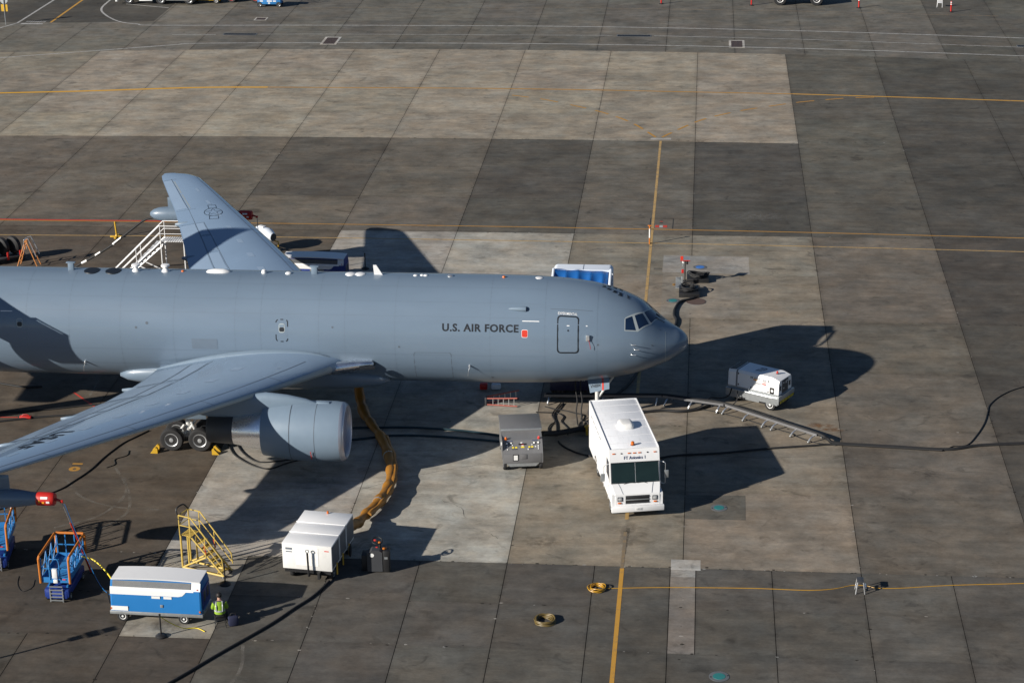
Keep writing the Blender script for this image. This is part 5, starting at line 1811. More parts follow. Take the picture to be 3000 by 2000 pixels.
# ------------------------------------------------------------------ blue and white heater carts
def blue_cart(name, label, loc, rz, near):
    """local x along the length, local -y towards the panelled side"""
    t = thing(name, label, 'heater cart', loc, rz, None)
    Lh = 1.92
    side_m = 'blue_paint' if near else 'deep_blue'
    mb = MB()
    rg = []
    for x in (-Lh, -Lh + 0.06, Lh - 0.06, Lh):
        e = 0.03 if abs(x) == Lh else 0.0
        rg.append([(x, -0.72 + e, 0.50), (x, 0.72 - e, 0.50), (x, 0.70 - e, 1.46), (x, 0.52 - e, 1.84 - e), (x, -0.48 + e, 1.84 - e), (x, -0.64 + e, 1.46)])
    mb.loft(rg)
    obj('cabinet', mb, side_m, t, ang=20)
    # slightly arched white roof
    mb = MB()
    xs = np.linspace(-Lh + 0.05, Lh - 0.03, 13)
    rg = []
    for x in xs:
        h = 0.07 * (1 - (x / Lh) ** 2)
        rg.append([(x, -0.56, 1.845 + h * 0.8), (x, 0.56, 1.845 + h), (x, 0.56, 1.885 + h), (x, -0.56, 1.885 + h * 0.8)])
    mb.loft(rg)
    obj('roof', mb, 'white_paint', t, ang=30)
    # recessed intake slot, white shoulder below it with a rounded end
    mb = MB()
    mb.add([(-Lh + 0.10, -0.612, 1.56), (Lh - 0.42, -0.612, 1.56), (Lh - 0.42, -0.512, 1.80), (-Lh + 0.10, -0.512, 1.80)], [(0, 1, 2, 3)])
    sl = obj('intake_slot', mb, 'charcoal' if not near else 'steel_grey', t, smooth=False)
    for k in range(5):
        z = 1.60 + k * 0.042
        y = -0.612 + (z - 1.56) / 0.24 * 0.10
        mb = MB()
        mb.box((-0.16, y - 0.008, z), (2 * Lh - 0.54, 0.014, 0.014))
        obj('slat', mb, 'galvanised', sl)
    mb = MB()
    w = Lh
    yy = lambda z: -0.72 + (z - 0.5) / 0.96 * 0.08 - 0.012 if z <= 1.46 else -0.64 + (z - 1.46) / 0.38 * 0.16 - 0.014
    outline = [(-w, 1.455), (-w, 1.24), (w - 0.95, 1.24), (w - 0.78, 1.28), (w - 0.68, 1.38), (w - 0.62, 1.455)]
    mb.add([(x, yy(z), z) for x, z in outline], [tuple(range(len(outline)))])
    mb.add([(-w, yy(1.465), 1.455), (w - 0.30, yy(1.465), 1.455), (w - 0.30, yy(1.56), 1.56), (-w, yy(1.56), 1.56)], [(0, 1, 2, 3)])
    obj('shoulder_panel', mb, 'white_paint', t, smooth=False)
    mb = MB()
    mb.add([(w - 0.40, yy(1.50), 1.50), (w - 0.02, yy(1.50), 1.50), (w - 0.02, yy(1.83), 1.83), (w - 0.40, yy(1.83), 1.83)], [(0, 1, 2, 3)])
    obj('corner_panel', mb, 'white_paint', t, smooth=False)
    mb = MB()
    mb.box((w - 0.14, yy(1.56) - 0.006, 1.57), (0.05, 0.02, 0.05))
    obj('lamp', mb, 'lamp_red', t)
    for x, wd in ((0.02, 0.36), (0.52, 0.34)):
        mb = MB()
        mb.box((x, yy(1.16) - 0.008, 1.175), (wd, 0.006, 0.11))
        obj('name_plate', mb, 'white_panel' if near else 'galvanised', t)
    if near:
        mb = MB()
        mb.box((-w + 0.38, yy(0.62) - 0.010, 0.63), (0.72, 0.010, 0.20))
        obj('data_plate', mb, 'gauge_white', t)
        mb = MB()
        mb.box((0.25, yy(0.80) - 0.010, 0.80), (0.12, 0.012, 0.13), bev=0.004)
        obj('latch', mb, 'galvanised', t)
        for x in (-w + 0.03, w - 0.06):
            mb = MB()
            mb.box((x, yy(0.6) - 0.01, 0.62), (0.06, 0.02, 0.08))
            obj('reflector', mb, 'lamp_orange', t)
    mb = MB()
    mb.box((w + 0.02, 0, 1.05), (0.05, 1.05, 0.85), bev=0.01)
    ep = obj('end_panel', mb, 'deep_blue', t)
    for y in (-0.25, 0.2):
        mb = MB()
        mb.box((w + 0.05, y, 1.15), (0.02, 0.30, 0.45), bev=0.01)
        obj('vent', mb, 'charcoal', ep)
    mb = MB()
    mb.box((0, 0, 0.42), (2 * Lh + 0.10, 1.46, 0.15), bev=0.02)
    obj('chassis_rail', mb, 'galvanised', t)
    for sx in (-1.45, 1.15):
        for sy in (-1, 1):
            wheel(t, (sx, sy * 0.62, 0.24), 0.24, 0.18, rim='gauge_white')
    mb = MB()
    mb.tube([(-Lh, 0, 0.36), (-Lh - 0.30, 0.05, 0.42), (-Lh - 0.36, 0.05, 0.95)], 0.035, 7, False)
    obj('tow_bar', mb, 'black', t)
    return t
bcart = blue_cart('heater_cart', 'bright blue heater cart with white roof beside the black chain posts', (-21.52, -5.68, 0), R(-2.2), True)
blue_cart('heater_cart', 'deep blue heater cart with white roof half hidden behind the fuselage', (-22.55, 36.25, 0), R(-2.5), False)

# ------------------------------------------------------------------ blue scissor lifts with orange padding
def scissor_lift(label, loc, rz, zf):
    """local x across, local y along the length; platform floor at zf"""
    t = thing('scissor_lift', label, 'scissor lift', loc, rz, 'blue scissor lifts under the wing')
    W, Ln = 0.60, 1.18
    mb = MB()
    mb.box((0, 0, 0.40), (1.04, 2.36, 0.36), bev=0.03)
    mb.box((0, -1.05, 0.34), (0.9, 0.3, 0.36), bev=0.03)
    obj('base', mb, 'deep_blue', t)
    mb = MB()
    for sy in (-0.30, 0.30):
        mb.box((sy * 0.9, -1.21, 0.34), (0.05, 0.05, 0.62))
    for z in (0.1, 0.26, 0.42, 0.58, 0.74):
        mb.box((0, -1.22, z), (0.56, 0.05, 0.04))
    obj('ladder', mb, 'galvanised', t)
    for sx in (-1, 1):
        for y in (-0.92, 0.92):
            wheel(t, (sx * 0.47, y, 0.19), 0.19, 0.13, (1, 0, 0), rim='galvanised')
    n = max(1, round((zf - 0.6) / 0.4))
    h = (zf - 0.62) / n
    for k in range(n):
        z0, z1 = 0.60 + k * h, 0.60 + (k + 1) * h
        for sx in (-0.40, 0.40):
            mb = MB()
            mb.cyl((sx, -0.95, z0), (sx, 0.95, z1), 0.05, n=6).cyl((sx * 0.85, 0.95, z0), (sx * 0.85, -0.95, z1), 0.05, n=6)
            obj('scissor_arm', mb, 'lift_blue', t)
    mb = MB()
    mb.box((0, 0, zf), (2 * W, 2 * Ln, 0.07))
    obj('platform', mb, 'lift_blue', t)
    mb = MB()
    for sx in (-1, 1):
        mb.box((sx * (W - 0.02), 0, zf + 0.12), (0.03, 2 * Ln, 0.16))
        for y in np.linspace(-Ln + 0.03, Ln - 0.03, 4):
            mb.box((sx * (W - 0.03), y, zf + 0.55), (0.045, 0.045, 1.05))
        mb.box((sx * (W - 0.03), 0, zf + 0.60), (0.04, 2 * Ln - 0.1, 0.04))
        for y0 in (-Ln + 0.03, -0.38, 0.40):
            mb.cyl((sx * (W - 0.03), y0, zf + 0.10), (sx * (W - 0.03), y0 + 0.76, zf + 1.02), 0.02, n=5)
    for sy in (-1, 1):
        mb.box((0, sy * (Ln - 0.02), zf + 0.12), (2 * W, 0.03, 0.16))
        mb.box((0, sy * (Ln - 0.03), zf + 0.60), (2 * W - 0.1, 0.04, 0.04))
        for x in (-0.2, 0.2):
            mb.box((x, sy * (Ln - 0.03), zf + 0.55), (0.04, 0.04, 1.02))
    mb.tube([(-0.22, -Ln - 0.01, zf + 0.1), (-0.20, -Ln - 0.01, zf + 0.95), (0, -Ln - 0.01, zf + 1.05), (0.20, -Ln - 0.01, zf + 0.95), (0.22, -Ln - 0.01, zf + 0.1)], 0.025, 6)
    obj('guard_rail', mb, 'lift_blue', t)
    for sx in (-1, 1):
        mb = MB()
        mb.tube([(sx * (W + 0.03), -Ln - 0.02, zf - 0.05), (sx * (W + 0.04), -Ln - 0.02, zf + 1.05), (sx * (W + 0.04), -Ln + 0.06, zf + 1.12), (sx * (W + 0.04), Ln - 0.06, zf + 1.12), (sx * (W + 0.04), Ln + 0.02, zf + 1.05), (sx * (W + 0.03), Ln + 0.02, zf + 0.2)], 0.055, 8, False)
        obj('rail_padding', mb, 'orange_foam', t)
    mb = MB()
    mb.tube([(-W, Ln + 0.02, zf + 1.12), (W, Ln + 0.02, zf + 1.12)], 0.055, 8, False)
    obj('rail_padding', mb, 'orange_foam', t)
    mb = MB()
    mb.box((0.02, -Ln - 0.05, zf + 0.42), (0.22, 0.14, 0.42), bev=0.02)
    mb.box((0.02, -Ln - 0.03, zf + 0.05), (0.18, 0.08, 0.16), bev=0.01)
    obj('manual_box', mb, 'gauge_white', t)
    mb = MB()
    mb.box((W - 0.05, Ln - 0.15, zf + 0.92), (0.12, 0.16, 0.14), bev=0.02)
    obj('control_box', mb, 'gauge_white', t)
    mb = MB()
    mb.box((0.38, -Ln - 0.022, zf + 0.13), (0.13, 0.01, 0.05))
    obj('label_plate', mb, 'label_red', t)
    return t
scissor_lift('blue scissor lift with orange padded rails below the red pod cover', (-26.22, -3.65, 0), R(0), 0.95)
scissor_lift('blue scissor lift with orange padded rails below the dark pod body', (-29.95, -1.05, 0), R(9), 1.05)

# ------------------------------------------------------------------ rolling stairs
def rolling_stairs(name, label, loc, rz, h, run, w, m, nstep, rail_h, far=False):
    """local x: climbs from x=run (bottom) to x=0 (platform edge); platform from x=-pl to 0"""
    t = thing(name, label, 'stairs', loc, rz)
    pl = 0.55 if not far else 1.4
    for i in range(nstep):
        f = (i + 1) / (nstep + 1)
        mb = MB()
        z = h * f
        x = run * (1 - f)
        for k in range(4):
            mb.box((x + 0.02 + 0.065 * k, 0, z), (0.05, w - 0.06, 0.03))
        mb.box((x - 0.0, 0, z - 0.04), (0.025, w - 0.06, 0.06))
        obj('tread', mb, m, t)
    for sy in (-1, 1):
        mb = MB()
        mb.cyl((run + 0.12, sy * w / 2, 0.12), (0, sy * w / 2, h), 0.045, n=6)
        if far:
            mb.cyl((run + 0.0, sy * w / 2, -0.25 + 0.2), (-0.1, sy * w / 2, h - 0.25), 0.04, n=6)
        obj('stringer', mb, m, t)
        mb = MB()
        mb.cyl((-pl, sy * w / 2, 0.05), (-pl, sy * w / 2, h), 0.045, n=8)
        mb.cyl((-pl * 0.35, sy * w / 2, 0.35) if not far else (0, sy * w / 2, 0.05), (-pl * 0.35, sy * w / 2, h) if not far else (0, sy * w / 2, h), 0.04, n=8)
        mb.cyl((-pl, sy * w / 2, 0.12), (run * 0.48, sy * w / 2, h * 0.50), 0.04, n=8)
        mb.cyl((-pl, sy * w / 2, 0.12), (run + 0.1, sy * w / 2, 0.12), 0.045, n=8)
        obj('leg_frame', mb, m, t)
        mb = MB()
        r_ = rail_h
        mb.tube([(run + 0.15, sy * (w / 2 + 0.05), 0.45), (run + 0.10, sy * (w / 2 + 0.05), 0.12 + r_ * 0.85), (0.05, sy * (w / 2 + 0.05), h + r_), (-pl, sy * (w / 2 + 0.05), h + r_)], 0.03, 7, False)
        mb.tube([(run + 0.10, sy * (w / 2 + 0.05), 0.12 + r_ * 0.45), (0.05, sy * (w / 2 + 0.05), h + r_ * 0.52), (-pl, sy * (w / 2 + 0.05), h + r_ * 0.52)], 0.022, 7, False)
        for x, z in ((0.0, h), (-pl, h), (run * 0.5, h * 0.5)):
            mb.cyl((x, sy * (w / 2 + 0.05), z), (x, sy * (w / 2 + 0.05), z + r_), 0.025, n=6)
        obj('handrail', mb, m, t)
        wheel(t, (run + 0.05, sy * (w / 2 - 0.02), 0.09), 0.09, 0.06)
        wheel(t, (-pl + 0.05, sy * (w / 2 - 0.02), 0.09), 0.09, 0.06)
    for k in range(7 if not far else 10):
        mb = MB()
        x = -pl + (k + 0.5) * pl / (7 if not far else 10)
        mb.box((x, 0, h + 0.01), (pl / (7 if not far else 10) * 0.7, w, 0.03))
        obj('platform_slat', mb, m, t)
    mb = MB()
    mb.tube([(-pl, -w / 2 - 0.05, h + rail_h), (-pl, w / 2 + 0.05, h + rail_h)], 0.03, 7, False)
    mb.tube([(-pl, -w / 2 - 0.05, h + rail_h * 0.52), (-pl, w / 2 + 0.05, h + rail_h * 0.52)], 0.022, 7, False)
    for sy in (-1, 1):
        mb.cyl((-pl, sy * (w / 2 + 0.05), h + rail_h * 0.5), (-pl, sy * (w / 2 + 0.05), h + rail_h + 0.02), 0.031, n=7)
    obj('end_rail', mb, m, t)
    if not far:
        mb = MB()
        mb.tube([(-pl, -w / 2 - 0.05, h + rail_h * 0.8), (-pl - 0.12, -w / 2, h + rail_h + 0.25), (-pl - 0.02, w / 2 * 0.2, h + rail_h + 0.34), (-pl + 0.05, w / 2, h + rail_h + 0.05)], 0.035, 7)
        obj('foam_guard', mb, 'black', t)
        for sy in (-1, 1):
            mb = MB()
            mb.cyl((run * 0.47, sy * (w / 2 + 0.05), h * 0.53 + rail_h * 0.55), (run * 0.52, sy * (w / 2 + 0.05), h * 0.48 + rail_h * 0.25), 0.03, n=6)
            obj('red_tape', mb, 'red', t)
    return t
rolling_stairs('rolling_stairs', 'yellow rolling stairs behind the bright blue cart', (-21.0, -1.42, 0), R(-21), 1.66, 1.45, 0.62, 'stair_yellow', 6, 0.95)
rolling_stairs('rolling_stairs', 'white rolling stairs reaching the trailing edge of the far wing', (-31.55, 35.45, 0), R(180), 3.0, 3.1, 0.95, 'white_paint', 11, 1.0, True)

# ------------------------------------------------------------------ posts
def chain_post(x, y, label, h=1.0, m='black', base_m='black', lean=0.0):
    t = thing('chain_post', label, 'post', (x, y, 0))
    mb = MB()
    mb.lathe([(0, 0.24), (0.05, 0.24), (0.10, 0.18), (0.14, 0.06)], (0, 0, 0), (0, 0, 1), 20)
    obj('base', mb, base_m, t)
    mb = MB()
    mb.cyl((0, 0, 0.1), (lean, 0, h), 0.032, n=10).cyl((lean, 0, h - 0.03), (lean, 0, h + 0.03), 0.045, n=10)
    obj('pole', mb, m, t)
    return t
chain_post(-21.09, -7.50, 'black post on a rubber base in front of the bright blue cart')
chain_post(-19.48, -2.80, 'black post on a rubber base at the foot of the yellow stairs')
chain_post(-20.03, 39.4, 'black post on a rubber base right of the deep blue cart behind the fuselage')
yp = thing('stand_post', 'yellow post on a broad yellow foot beside the red line', 'post', (-37.2, 45.0, 0))
mb = MB()
for a in np.linspace(0, 2 * PI, 5)[:-1]:
    mb.box((0.2 * math.cos(a), 0.2 * math.sin(a), 0.05), (0.46, 0.16, 0.10), rz=a, bev=0.03)
mb.cyl((0, 0, 0.05), (0, 0, 0.2), 0.12, 0.07, 10)
obj('foot', mb, 'safety_yellow', yp)
mb = MB()
mb.cyl((0, 0, 0.15), (-0.06, 0.02, 1.05), 0.055, n=10)
obj('pole', mb, 'safety_yellow', yp)
op = thing('marker_post', 'slim orange and white marker post on the lead-in line', 'post', (-2.7, 45.25, 0))
for z0, z1, m in ((0, 0.42, 'orange_foam'), (0.42, 1.02, 'gauge_white'), (1.02, 1.24, 'orange_foam')):
    mb = MB()
    mb.cyl((0, 0, z0), (0, 0, z1), 0.045, n=10)
    obj('pole_section', mb, m, op)
mb = MB()
mb.box((0, 0, 1.22), (0.24, 0.10, 0.06), bev=0.015)
obj('cap', mb, 'orange_foam', op)
# chain between the two near posts
mb = MB()
mb.tube([(-21.09, -7.50, 0.92), (-20.7, -7.2, 0.45), (-20.3, -6.95, 0.12), (-19.8, -6.75, 0.03), (-19.4, -7.0, 0.02)], 0.018, 6)
tag(obj('barrier_chain', mb, 'label_yellow', None), 'thin yellow chain trailing from the post by the bright blue cart', 'chain')

# ------------------------------------------------------------------ pod covers and props
def pod_cover(label, y):
    t = thing('pod_cover', label, 'pod cover', (-26.95, y, 4.22))
    mb = MB()
    mb.lathe([(-0.10, 0.275), (-0.06, 0.29), (0.45, 0.285), (0.62, 0.275), (0.66, 0.24), (0.67, 0.02)], (0, 0, 0), (1, 0, 0), 24)
    obj('cap', mb, 'red_plastic', t)
    for x, z, w, h, m in ((0.26, 0.15, 0.30, 0.10, 'gauge_white'), (0.42, -0.03, 0.14, 0.09, 'gauge_white'), (0.05, 0.0, 0.06, 0.12, 'label_orange'), (0.22, -0.05, 0.10, 0.08, 'label_orange')):
        mb = MB()
        a = math.asin(max(-1, min(1, z / 0.285)))
        mb.box((x, -0.29 * math.cos(a) - 0.004, z), (w, 0.012, h), rot=Euler((-a, 0, 0)))
        obj('warning_label', mb, m, t)
    mb = MB()
    mb.cyl((0.64, 0, 0.0), (0.88, -0.02, -0.06), 0.07, 0.045, 8).box((0.93, -0.02, -0.09), (0.14, 0.07, 0.13), bev=0.02)
    obj('nozzle_lug', mb, 'red', t)
    return t
pod_cover('red cover with white labels on the near wing pod', AX - 20.15)
pod_cover('red cover with white labels on the far wing pod', AX + 20.15)
def prop(label, p0, p1, m1):
    t = thing('support_prop', label, 'prop', p1)
    v = Vector(p0) - Vector(p1)
    mb = MB()
    mb.cyl((0, 0, 0), v * 0.72, 0.04, n=8)
    obj('lower_tube', mb, m1, t)
    mb = MB()
    mb.cyl(v * 0.72, v, 0.026, n=8)
    obj('upper_tube', mb, 'galvanised', t)
    mb = MB()
    mb.cyl((0, 0, 0.0), (0, 0, 0.03), 0.12, n=10)
    obj('foot', mb, 'black', t)
prop('dark red slanting prop under the near pod cover', (-26.0, AX - 20.17, 4.08), (-25.55, -2.05, 0.0), 'lamp_red')
prop('thin black prop under the far pod cover', (-26.0, AX + 20.13, 4.08), (-25.95, AX + 20.3, 0.0), 'black')
mb = MB()
mb.tube([(-25.9, -3.65, 4.0), (-25.5, -3.4, 2.2), (-24.6, -3.9, 0.35), (-23.6, -4.6, 0.05)], 0.013, 6)
tag(obj('signal_cord', mb, 'blue_paint', None), 'thin blue cord hanging from the near pod cover', 'cord')
mb = MB()
mb.tube([(-25.55, -3.1, 1.3), (-24.9, -3.4, 1.25), (-24.1, -4.1, 0.9), (-23.5, -5.0, 0.5)], 0.03, 7)
tag(obj('air_line', mb, 'label_yellow', None), 'yellow air line from the scissor lift to the bright blue cart', 'hose')

# ------------------------------------------------------------------ wheel chocks
def chock(x, label, flip):
    mb = MB()
    s_ = -1 if flip else 1
    for y0, y1 in ((-0.52, -0.36), (-0.12, 0.05)):
        mb.prism([(0, 0.0), (s_ * 0.36, 0.0), (s_ * 0.10, 0.30), (0.0, 0.26)], y0, y1)
    mb.prism([(0.0, 0.0), (s_ * 0.30, 0.0), (s_ * 0.06, 0.10), (0, 0.10)], -0.36, -0.12)
    o = obj('wheel_chock', mb, 'safety_yellow', None, ang=20)
    o.location = (x, 11.28, 0)
    return tag(o, label, 'wheel chock')
chock(-25.86, 'yellow chock wedged behind the rear main wheel', True)
chock(-23.14, 'yellow chock wedged ahead of the front main wheel', False)

# ------------------------------------------------------------------ person in a hi-vis vest, seated on a stool, back to us
pt = thing('person', 'person in a yellow-green hi-vis vest sitting beside the bright blue cart', 'person', (-18.86, -6.45, 0), R(12))
# facing local +y ; skeleton with skin radii
verts = [((0, 0, 0.52), .17), ((0, 0.06, 0.78), .16), ((0, 0.13, 0.98), .175), ((0, 0.20, 1.08), .075), ((0, 0.25, 1.17), .085), ((0, 0.28, 1.27), .10), ((0, 0.27, 1.34), .07),
         ((-.20, 0.13, 1.00), .085), ((-.27, 0.16, 0.78), .062), ((-.20, 0.36, 0.66), .048), ((-.15, 0.46, 0.68), .032),
         ((.20, 0.13, 1.00), .085), ((.27, 0.16, 0.78), .062), ((.22, 0.36, 0.68), .048), ((.17, 0.46, 0.70), .032),
         ((-.11, 0.02, 0.50), .115), ((-.19, 0.42, 0.52), .085), ((-.20, 0.36, 0.27), .065), ((-.21, 0.32, 0.07), .045), ((-.23, 0.46, 0.045), .042),
         ((.11, 0.02, 0.50), .115), ((.21, 0.40, 0.52), .085), ((.26, 0.32, 0.27), .065), ((.30, 0.24, 0.07), .045), ((.33, 0.38, 0.045), .042)]
edges = [(0, 1), (1, 2), (2, 3), (3, 4), (4, 5), (5, 6), (2, 7), (7, 8), (8, 9), (9, 10), (2, 11), (11, 12), (12, 13), (13, 14), (0, 15), (15, 16), (16, 17), (17, 18), (18, 19), (0, 20), (20, 21), (21, 22), (22, 23), (23, 24)]
# fingers
for hand, s_ in ((10, -1), (14, 1)):
    hx, hy, hz = verts[hand][0]
    for k, (dx, ln) in enumerate(((-.030, .075), (-.010, .085), (.010, .082), (.030, .065))):
        a = len(verts)
        verts.append(((hx + dx, hy + ln * 0.55, hz - 0.012), .0095))
        verts.append(((hx + dx * 1.1, hy + ln, hz - 0.04), .008))
        edges += [(hand, a), (a, a + 1)]
    a = len(verts)
    verts.append(((hx - s_ * 0.045, hy + 0.015, hz + 0.005), .010))
    verts.append(((hx - s_ * 0.060, hy + 0.05, hz - 0.005), .009))
    edges += [(hand, a), (a, a + 1)]
me = bpy.data.meshes.new('body_cage')
me.from_pydata([v[0] for v in verts], edges, [])
ob = bpy.data.objects.new('body_cage', me)
COL.objects.link(ob)
sk = ob.modifiers.new('skin', 'SKIN')
for i, v in enumerate(verts):
    me.skin_vertices[0].data[i].radius = (v[1], v[1])
me.skin_vertices[0].data[0].use_root = True
ob.modifiers.new('sub', 'SUBSURF').levels = 2
ob.modifiers['sub'].render_levels = 2
bpy.context.view_layer.update()
dg = bpy.context.evaluated_depsgraph_get()
bme = bpy.data.meshes.new_from_object(ob.evaluated_get(dg))
bpy.data.objects.remove(ob)
for m in ('trouser', 'navy_cloth', 'skin', 'rubber'):
    bme.materials.append(MATS[m])
for p in bme.polygons:
    c = p.center
    p.material_index = 3 if c.z < 0.09 else 2 if c.z > 1.10 or (c.y > 0.40 and 0.58 < c.z < 0.8 and abs(c.x) < 0.28) else 1 if c.z > 0.62 else 0
    p.use_smooth = True
bme.name = 'body'
body = bpy.data.objects.new('body', bme)
COL.objects.link(body)
body.parent = pt
mb = MB()
mb.loft([[(0 + (0.225 if z < 1.0 else 0.20) * math.cos(a), 0.02 + (z - 0.55) * 0.24 + 0.19 * math.sin(a), z) for a in np.linspace(0, 2 * PI, 21)[:-1]] for z in (0.60, 0.75, 0.92, 1.03)] + [[(0.12 * math.cos(a), 0.17 + 0.11 * math.sin(a), 1.085) for a in np.linspace(0, 2 * PI, 21)[:-1]]], cap=False)
vest = obj('vest', mb, 'hi_vis', pt)
mb = MB()
mb.loft([[(0.232 * math.cos(a), 0.02 + (z - 0.55) * 0.24 + 0.197 * math.sin(a), z) for a in np.linspace(0, 2 * PI, 21)[:-1]] for z in (0.70, 0.76)], cap=False)
obj('reflective_band', mb, 'reflective', vest)
for sx in (-1, 1):
    mb = MB()
    mb.tube([(sx * 0.12, -0.10, 0.72), (sx * 0.13, -0.07, 0.95), (sx * 0.12, 0.10, 1.075)], 0.03, 6)
    obj('reflective_band', mb, 'reflective', vest)
    mb = MB()
    mb.tube([(sx * .20, 0.13, 1.01), (sx * .275, 0.15, 0.80), (sx * .245, 0.28, 0.71)], lambda t: 0.095 - 0.02 * t, 10)
    obj('sleeve', mb, 'hi_vis', pt)
mb = MB()
mb.lathe([(-0.02, 0.112), (0.05, 0.118), (0.10, 0.10), (0.135, 0.06), (0.14, 0.01)], (0, 0.262, 1.26), (0, -0.25, 1), 18)
obj('hair', mb, 'hair', pt)
for sx in (-1, 1):
    mb = MB()
    mb.lathe([(0, 0.03), (0.02, 0.026)], (sx * 0.095, 0.285, 1.235), (sx, 0, 0), 8)
    obj('ear', mb, 'skin', pt)
mb = MB()
mb.loft([[(sx_ * 0.016, 0.375 + dy, z) for sx_ in (-1, 1)] + [(0, 0.395 + dy, z - 0.01)] for z, dy in ((1.245, -0.015), (1.215, 0.005), (1.205, -0.01))])
obj('nose', mb, 'skin', pt)
st_ = thing('work_stool', 'small dark folding stool under the person in the hi-vis vest', 'stool', (-18.86, -6.45, 0), R(12))
mb = MB()
mb.box((0, 0, 0.365), (0.42, 0.36, 0.04), bev=0.015)
obj('seat', mb, 'black', st_)
for sx in (-1, 1):
    for sy in (-1, 1):
        mb = MB()
        mb.cyl((sx * 0.16, sy * 0.13, 0.35), (sx * 0.24, sy * 0.20, 0.0), 0.016, n=6)
        obj('leg', mb, 'black', st_)
bp_ = thing('tool_bag', 'dark blue tool bag next to the seated person', 'bag', (-18.35, -6.35, 0), R(20))
mb = MB()
mb.box((0, 0, 0.22), (0.42, 0.30, 0.44), bev=0.08)
obj('bag_body', mb, 'navy_cloth', bp_)
mb = MB()
mb.tube([(-0.12, 0, 0.42), (-0.08, 0, 0.54), (0.08, 0, 0.54), (0.12, 0, 0.42)], 0.02, 6)
obj('bag_handle', mb, 'black', bp_)

# ------------------------------------------------------------------ cable trays on castered legs
def cable_tray(label, p0, p1, feet):
    a, b_ = Vector((*p0, 0)), Vector((*p1, 0))
    ln = (b_ - a).length
    t = thing('cable_tray', label, 'cable tray', a, math.atan2((b_ - a).y, (b_ - a).x), 'cable trays in a row ahead of the nose')
    mb = MB()
    mb.box((ln / 2, 0, 0.33), (ln, 0.24, 0.02)).box((ln / 2, 0.125, 0.38), (ln, 0.015, 0.12)).box((ln / 2, -0.125, 0.38), (ln, 0.015, 0.12))
    obj('channel', mb, 'steel_grey', t)
    for f in feet:
        mb = MB()
        x = f * ln
        mb.tube([(x - 0.06, -0.46, 0.08), (x - 0.03, -0.40, 0.20), (x, -0.22, 0.29), (x, 0.22, 0.29), (x + 0.03, 0.40, 0.20), (x + 0.06, 0.46, 0.08)], 0.042, 7)
        obj('leg', mb, 'aluminium', t)
        for sy in (-1, 1):
            mb = MB()
            mb.cyl((x - 0.025 + sy * 0.06, sy * 0.47, 0.06), (x + 0.025 + sy * 0.06, sy * 0.47, 0.06), 0.06, n=12)
            obj('caster', mb, 'galvanised', t)
    return t
cable_tray('long silver cable tray on legs running under the nose gear', (-7.4, 18.55), (-1.35, 18.78), (0.04, 0.5, 0.96))
cable_tray('short silver cable tray on legs between the nose and the power unit', (-1.25, 18.78), (1.86, 17.82), (0.08, 0.48, 0.94))
cable_tray('long silver cable tray on legs slanting past the power unit', (1.98, 17.76), (6.45, 14.15), (0.03, 0.26, 0.47, 0.57, 0.78, 0.97))

HOSES = 0
def hose(label, pts, r=0.05, m='hose_black', cat='hose', name='hose', n=7, group=None):
    mb = MB()
    mb.tube(pts, r, n)
    return tag(obj(name, mb, m, None), label, cat, group)
def g2(pts, z):
    return [(p[0], p[1], z) for p in pts]
hose('black hose lying in the silver trays and out to the right', [(-7.3, 18.55, 0.41), (-4, 18.68, 0.41), (-1.3, 18.78, 0.41), (0.3, 18.3, 0.41), (1.9, 17.8, 0.41), (4.2, 15.97, 0.41), (6.4, 14.2, 0.41), (6.9, 13.95, 0.25), (7.4, 13.85, 0.07), (10.0, 13.63, 0.06), (12.6, 13.43, 0.06), (14.2, 14.0, 0.06), (16.5, 14.4, 0.06), (22, 15.2, 0.07)], 0.085)
hose('black hose from the van running below the silver tray', g2([(-1.6, 11.3), (-1.32, 11.53), (-0.34, 11.95), (1.62, 12.32), (4.1, 13.05), (6.09, 13.50), (7.28, 13.72), (10.0, 13.52), (12.4, 13.30)], 0.06), 0.05)
hose('thin black cable looping away from the tray hose to the apron edge', g2([(12.0, 13.35), (12.64, 13.55), (12.99, 13.89), (13.69, 14.11), (14.33, 15.46), (14.85, 16.94), (15.16, 18.25), (15.43, 19.4), (16.25, 20.8), (17.49, 21.96), (20, 23.3)], 0.03), 0.028)
hose('thin black cable on the ground along the slanting tray', g2([(0.5, 17.8), (0.92, 17.85), (1.74, 17.45), (2.87, 16.75), (4.17, 15.75), (5.16, 15.05), (5.39, 14.7), (6.21, 14.0), (7.29, 13.66)], 0.03), 0.024)
hose('bundled black hoses with ties beside the short tray', g2([(-2.6, 17.1), (-1.97, 17.35), (-1.2, 17.53), (-0.32, 17.45), (0.5, 17.77), (0.81, 18.05), (1.15, 18.35)], 0.08), 0.075)
hose('black cable rising from the tray to the power unit', [(1.2, 18.1, 0.5), (1.7, 18.1, 0.25), (2.1, 18.3, 0.05), (2.5, 18.5, 0.3), (2.55, 18.75, 0.75)], 0.03)
hose('black cable draped over the back end of the power unit', [(2.25, 19.0, 0.8), (2.1, 18.85, 0.45), (1.7, 18.95, 0.25), (1.2, 18.75, 0.35), (1.0, 18.2, 0.45)], 0.035)
hose('thick black hose from the hydrant around the nose', g2([(0.25, 35.0), (-0.03, 34.68), (-0.6, 34.18), (-0.89, 32.97), (-0.92, 31.8), (-0.78, 31.0), (-0.9, 29.8), (-1.5, 27.5), (-2.3, 25.2), (-2.7, 23), (-3.2, 20.8), (-4.0, 19.0), (-4.6, 18.0)], 0.08), 0.075)
hose('upper teal hose from the test cart to the belly', g2([(-9.0, 13.6), (-9.5, 13.9), (-11.46, 14.37), (-13.69, 14.6), (-15.45, 14.5), (-18, 14.2)], 0.07), 0.06, 'hose_teal')
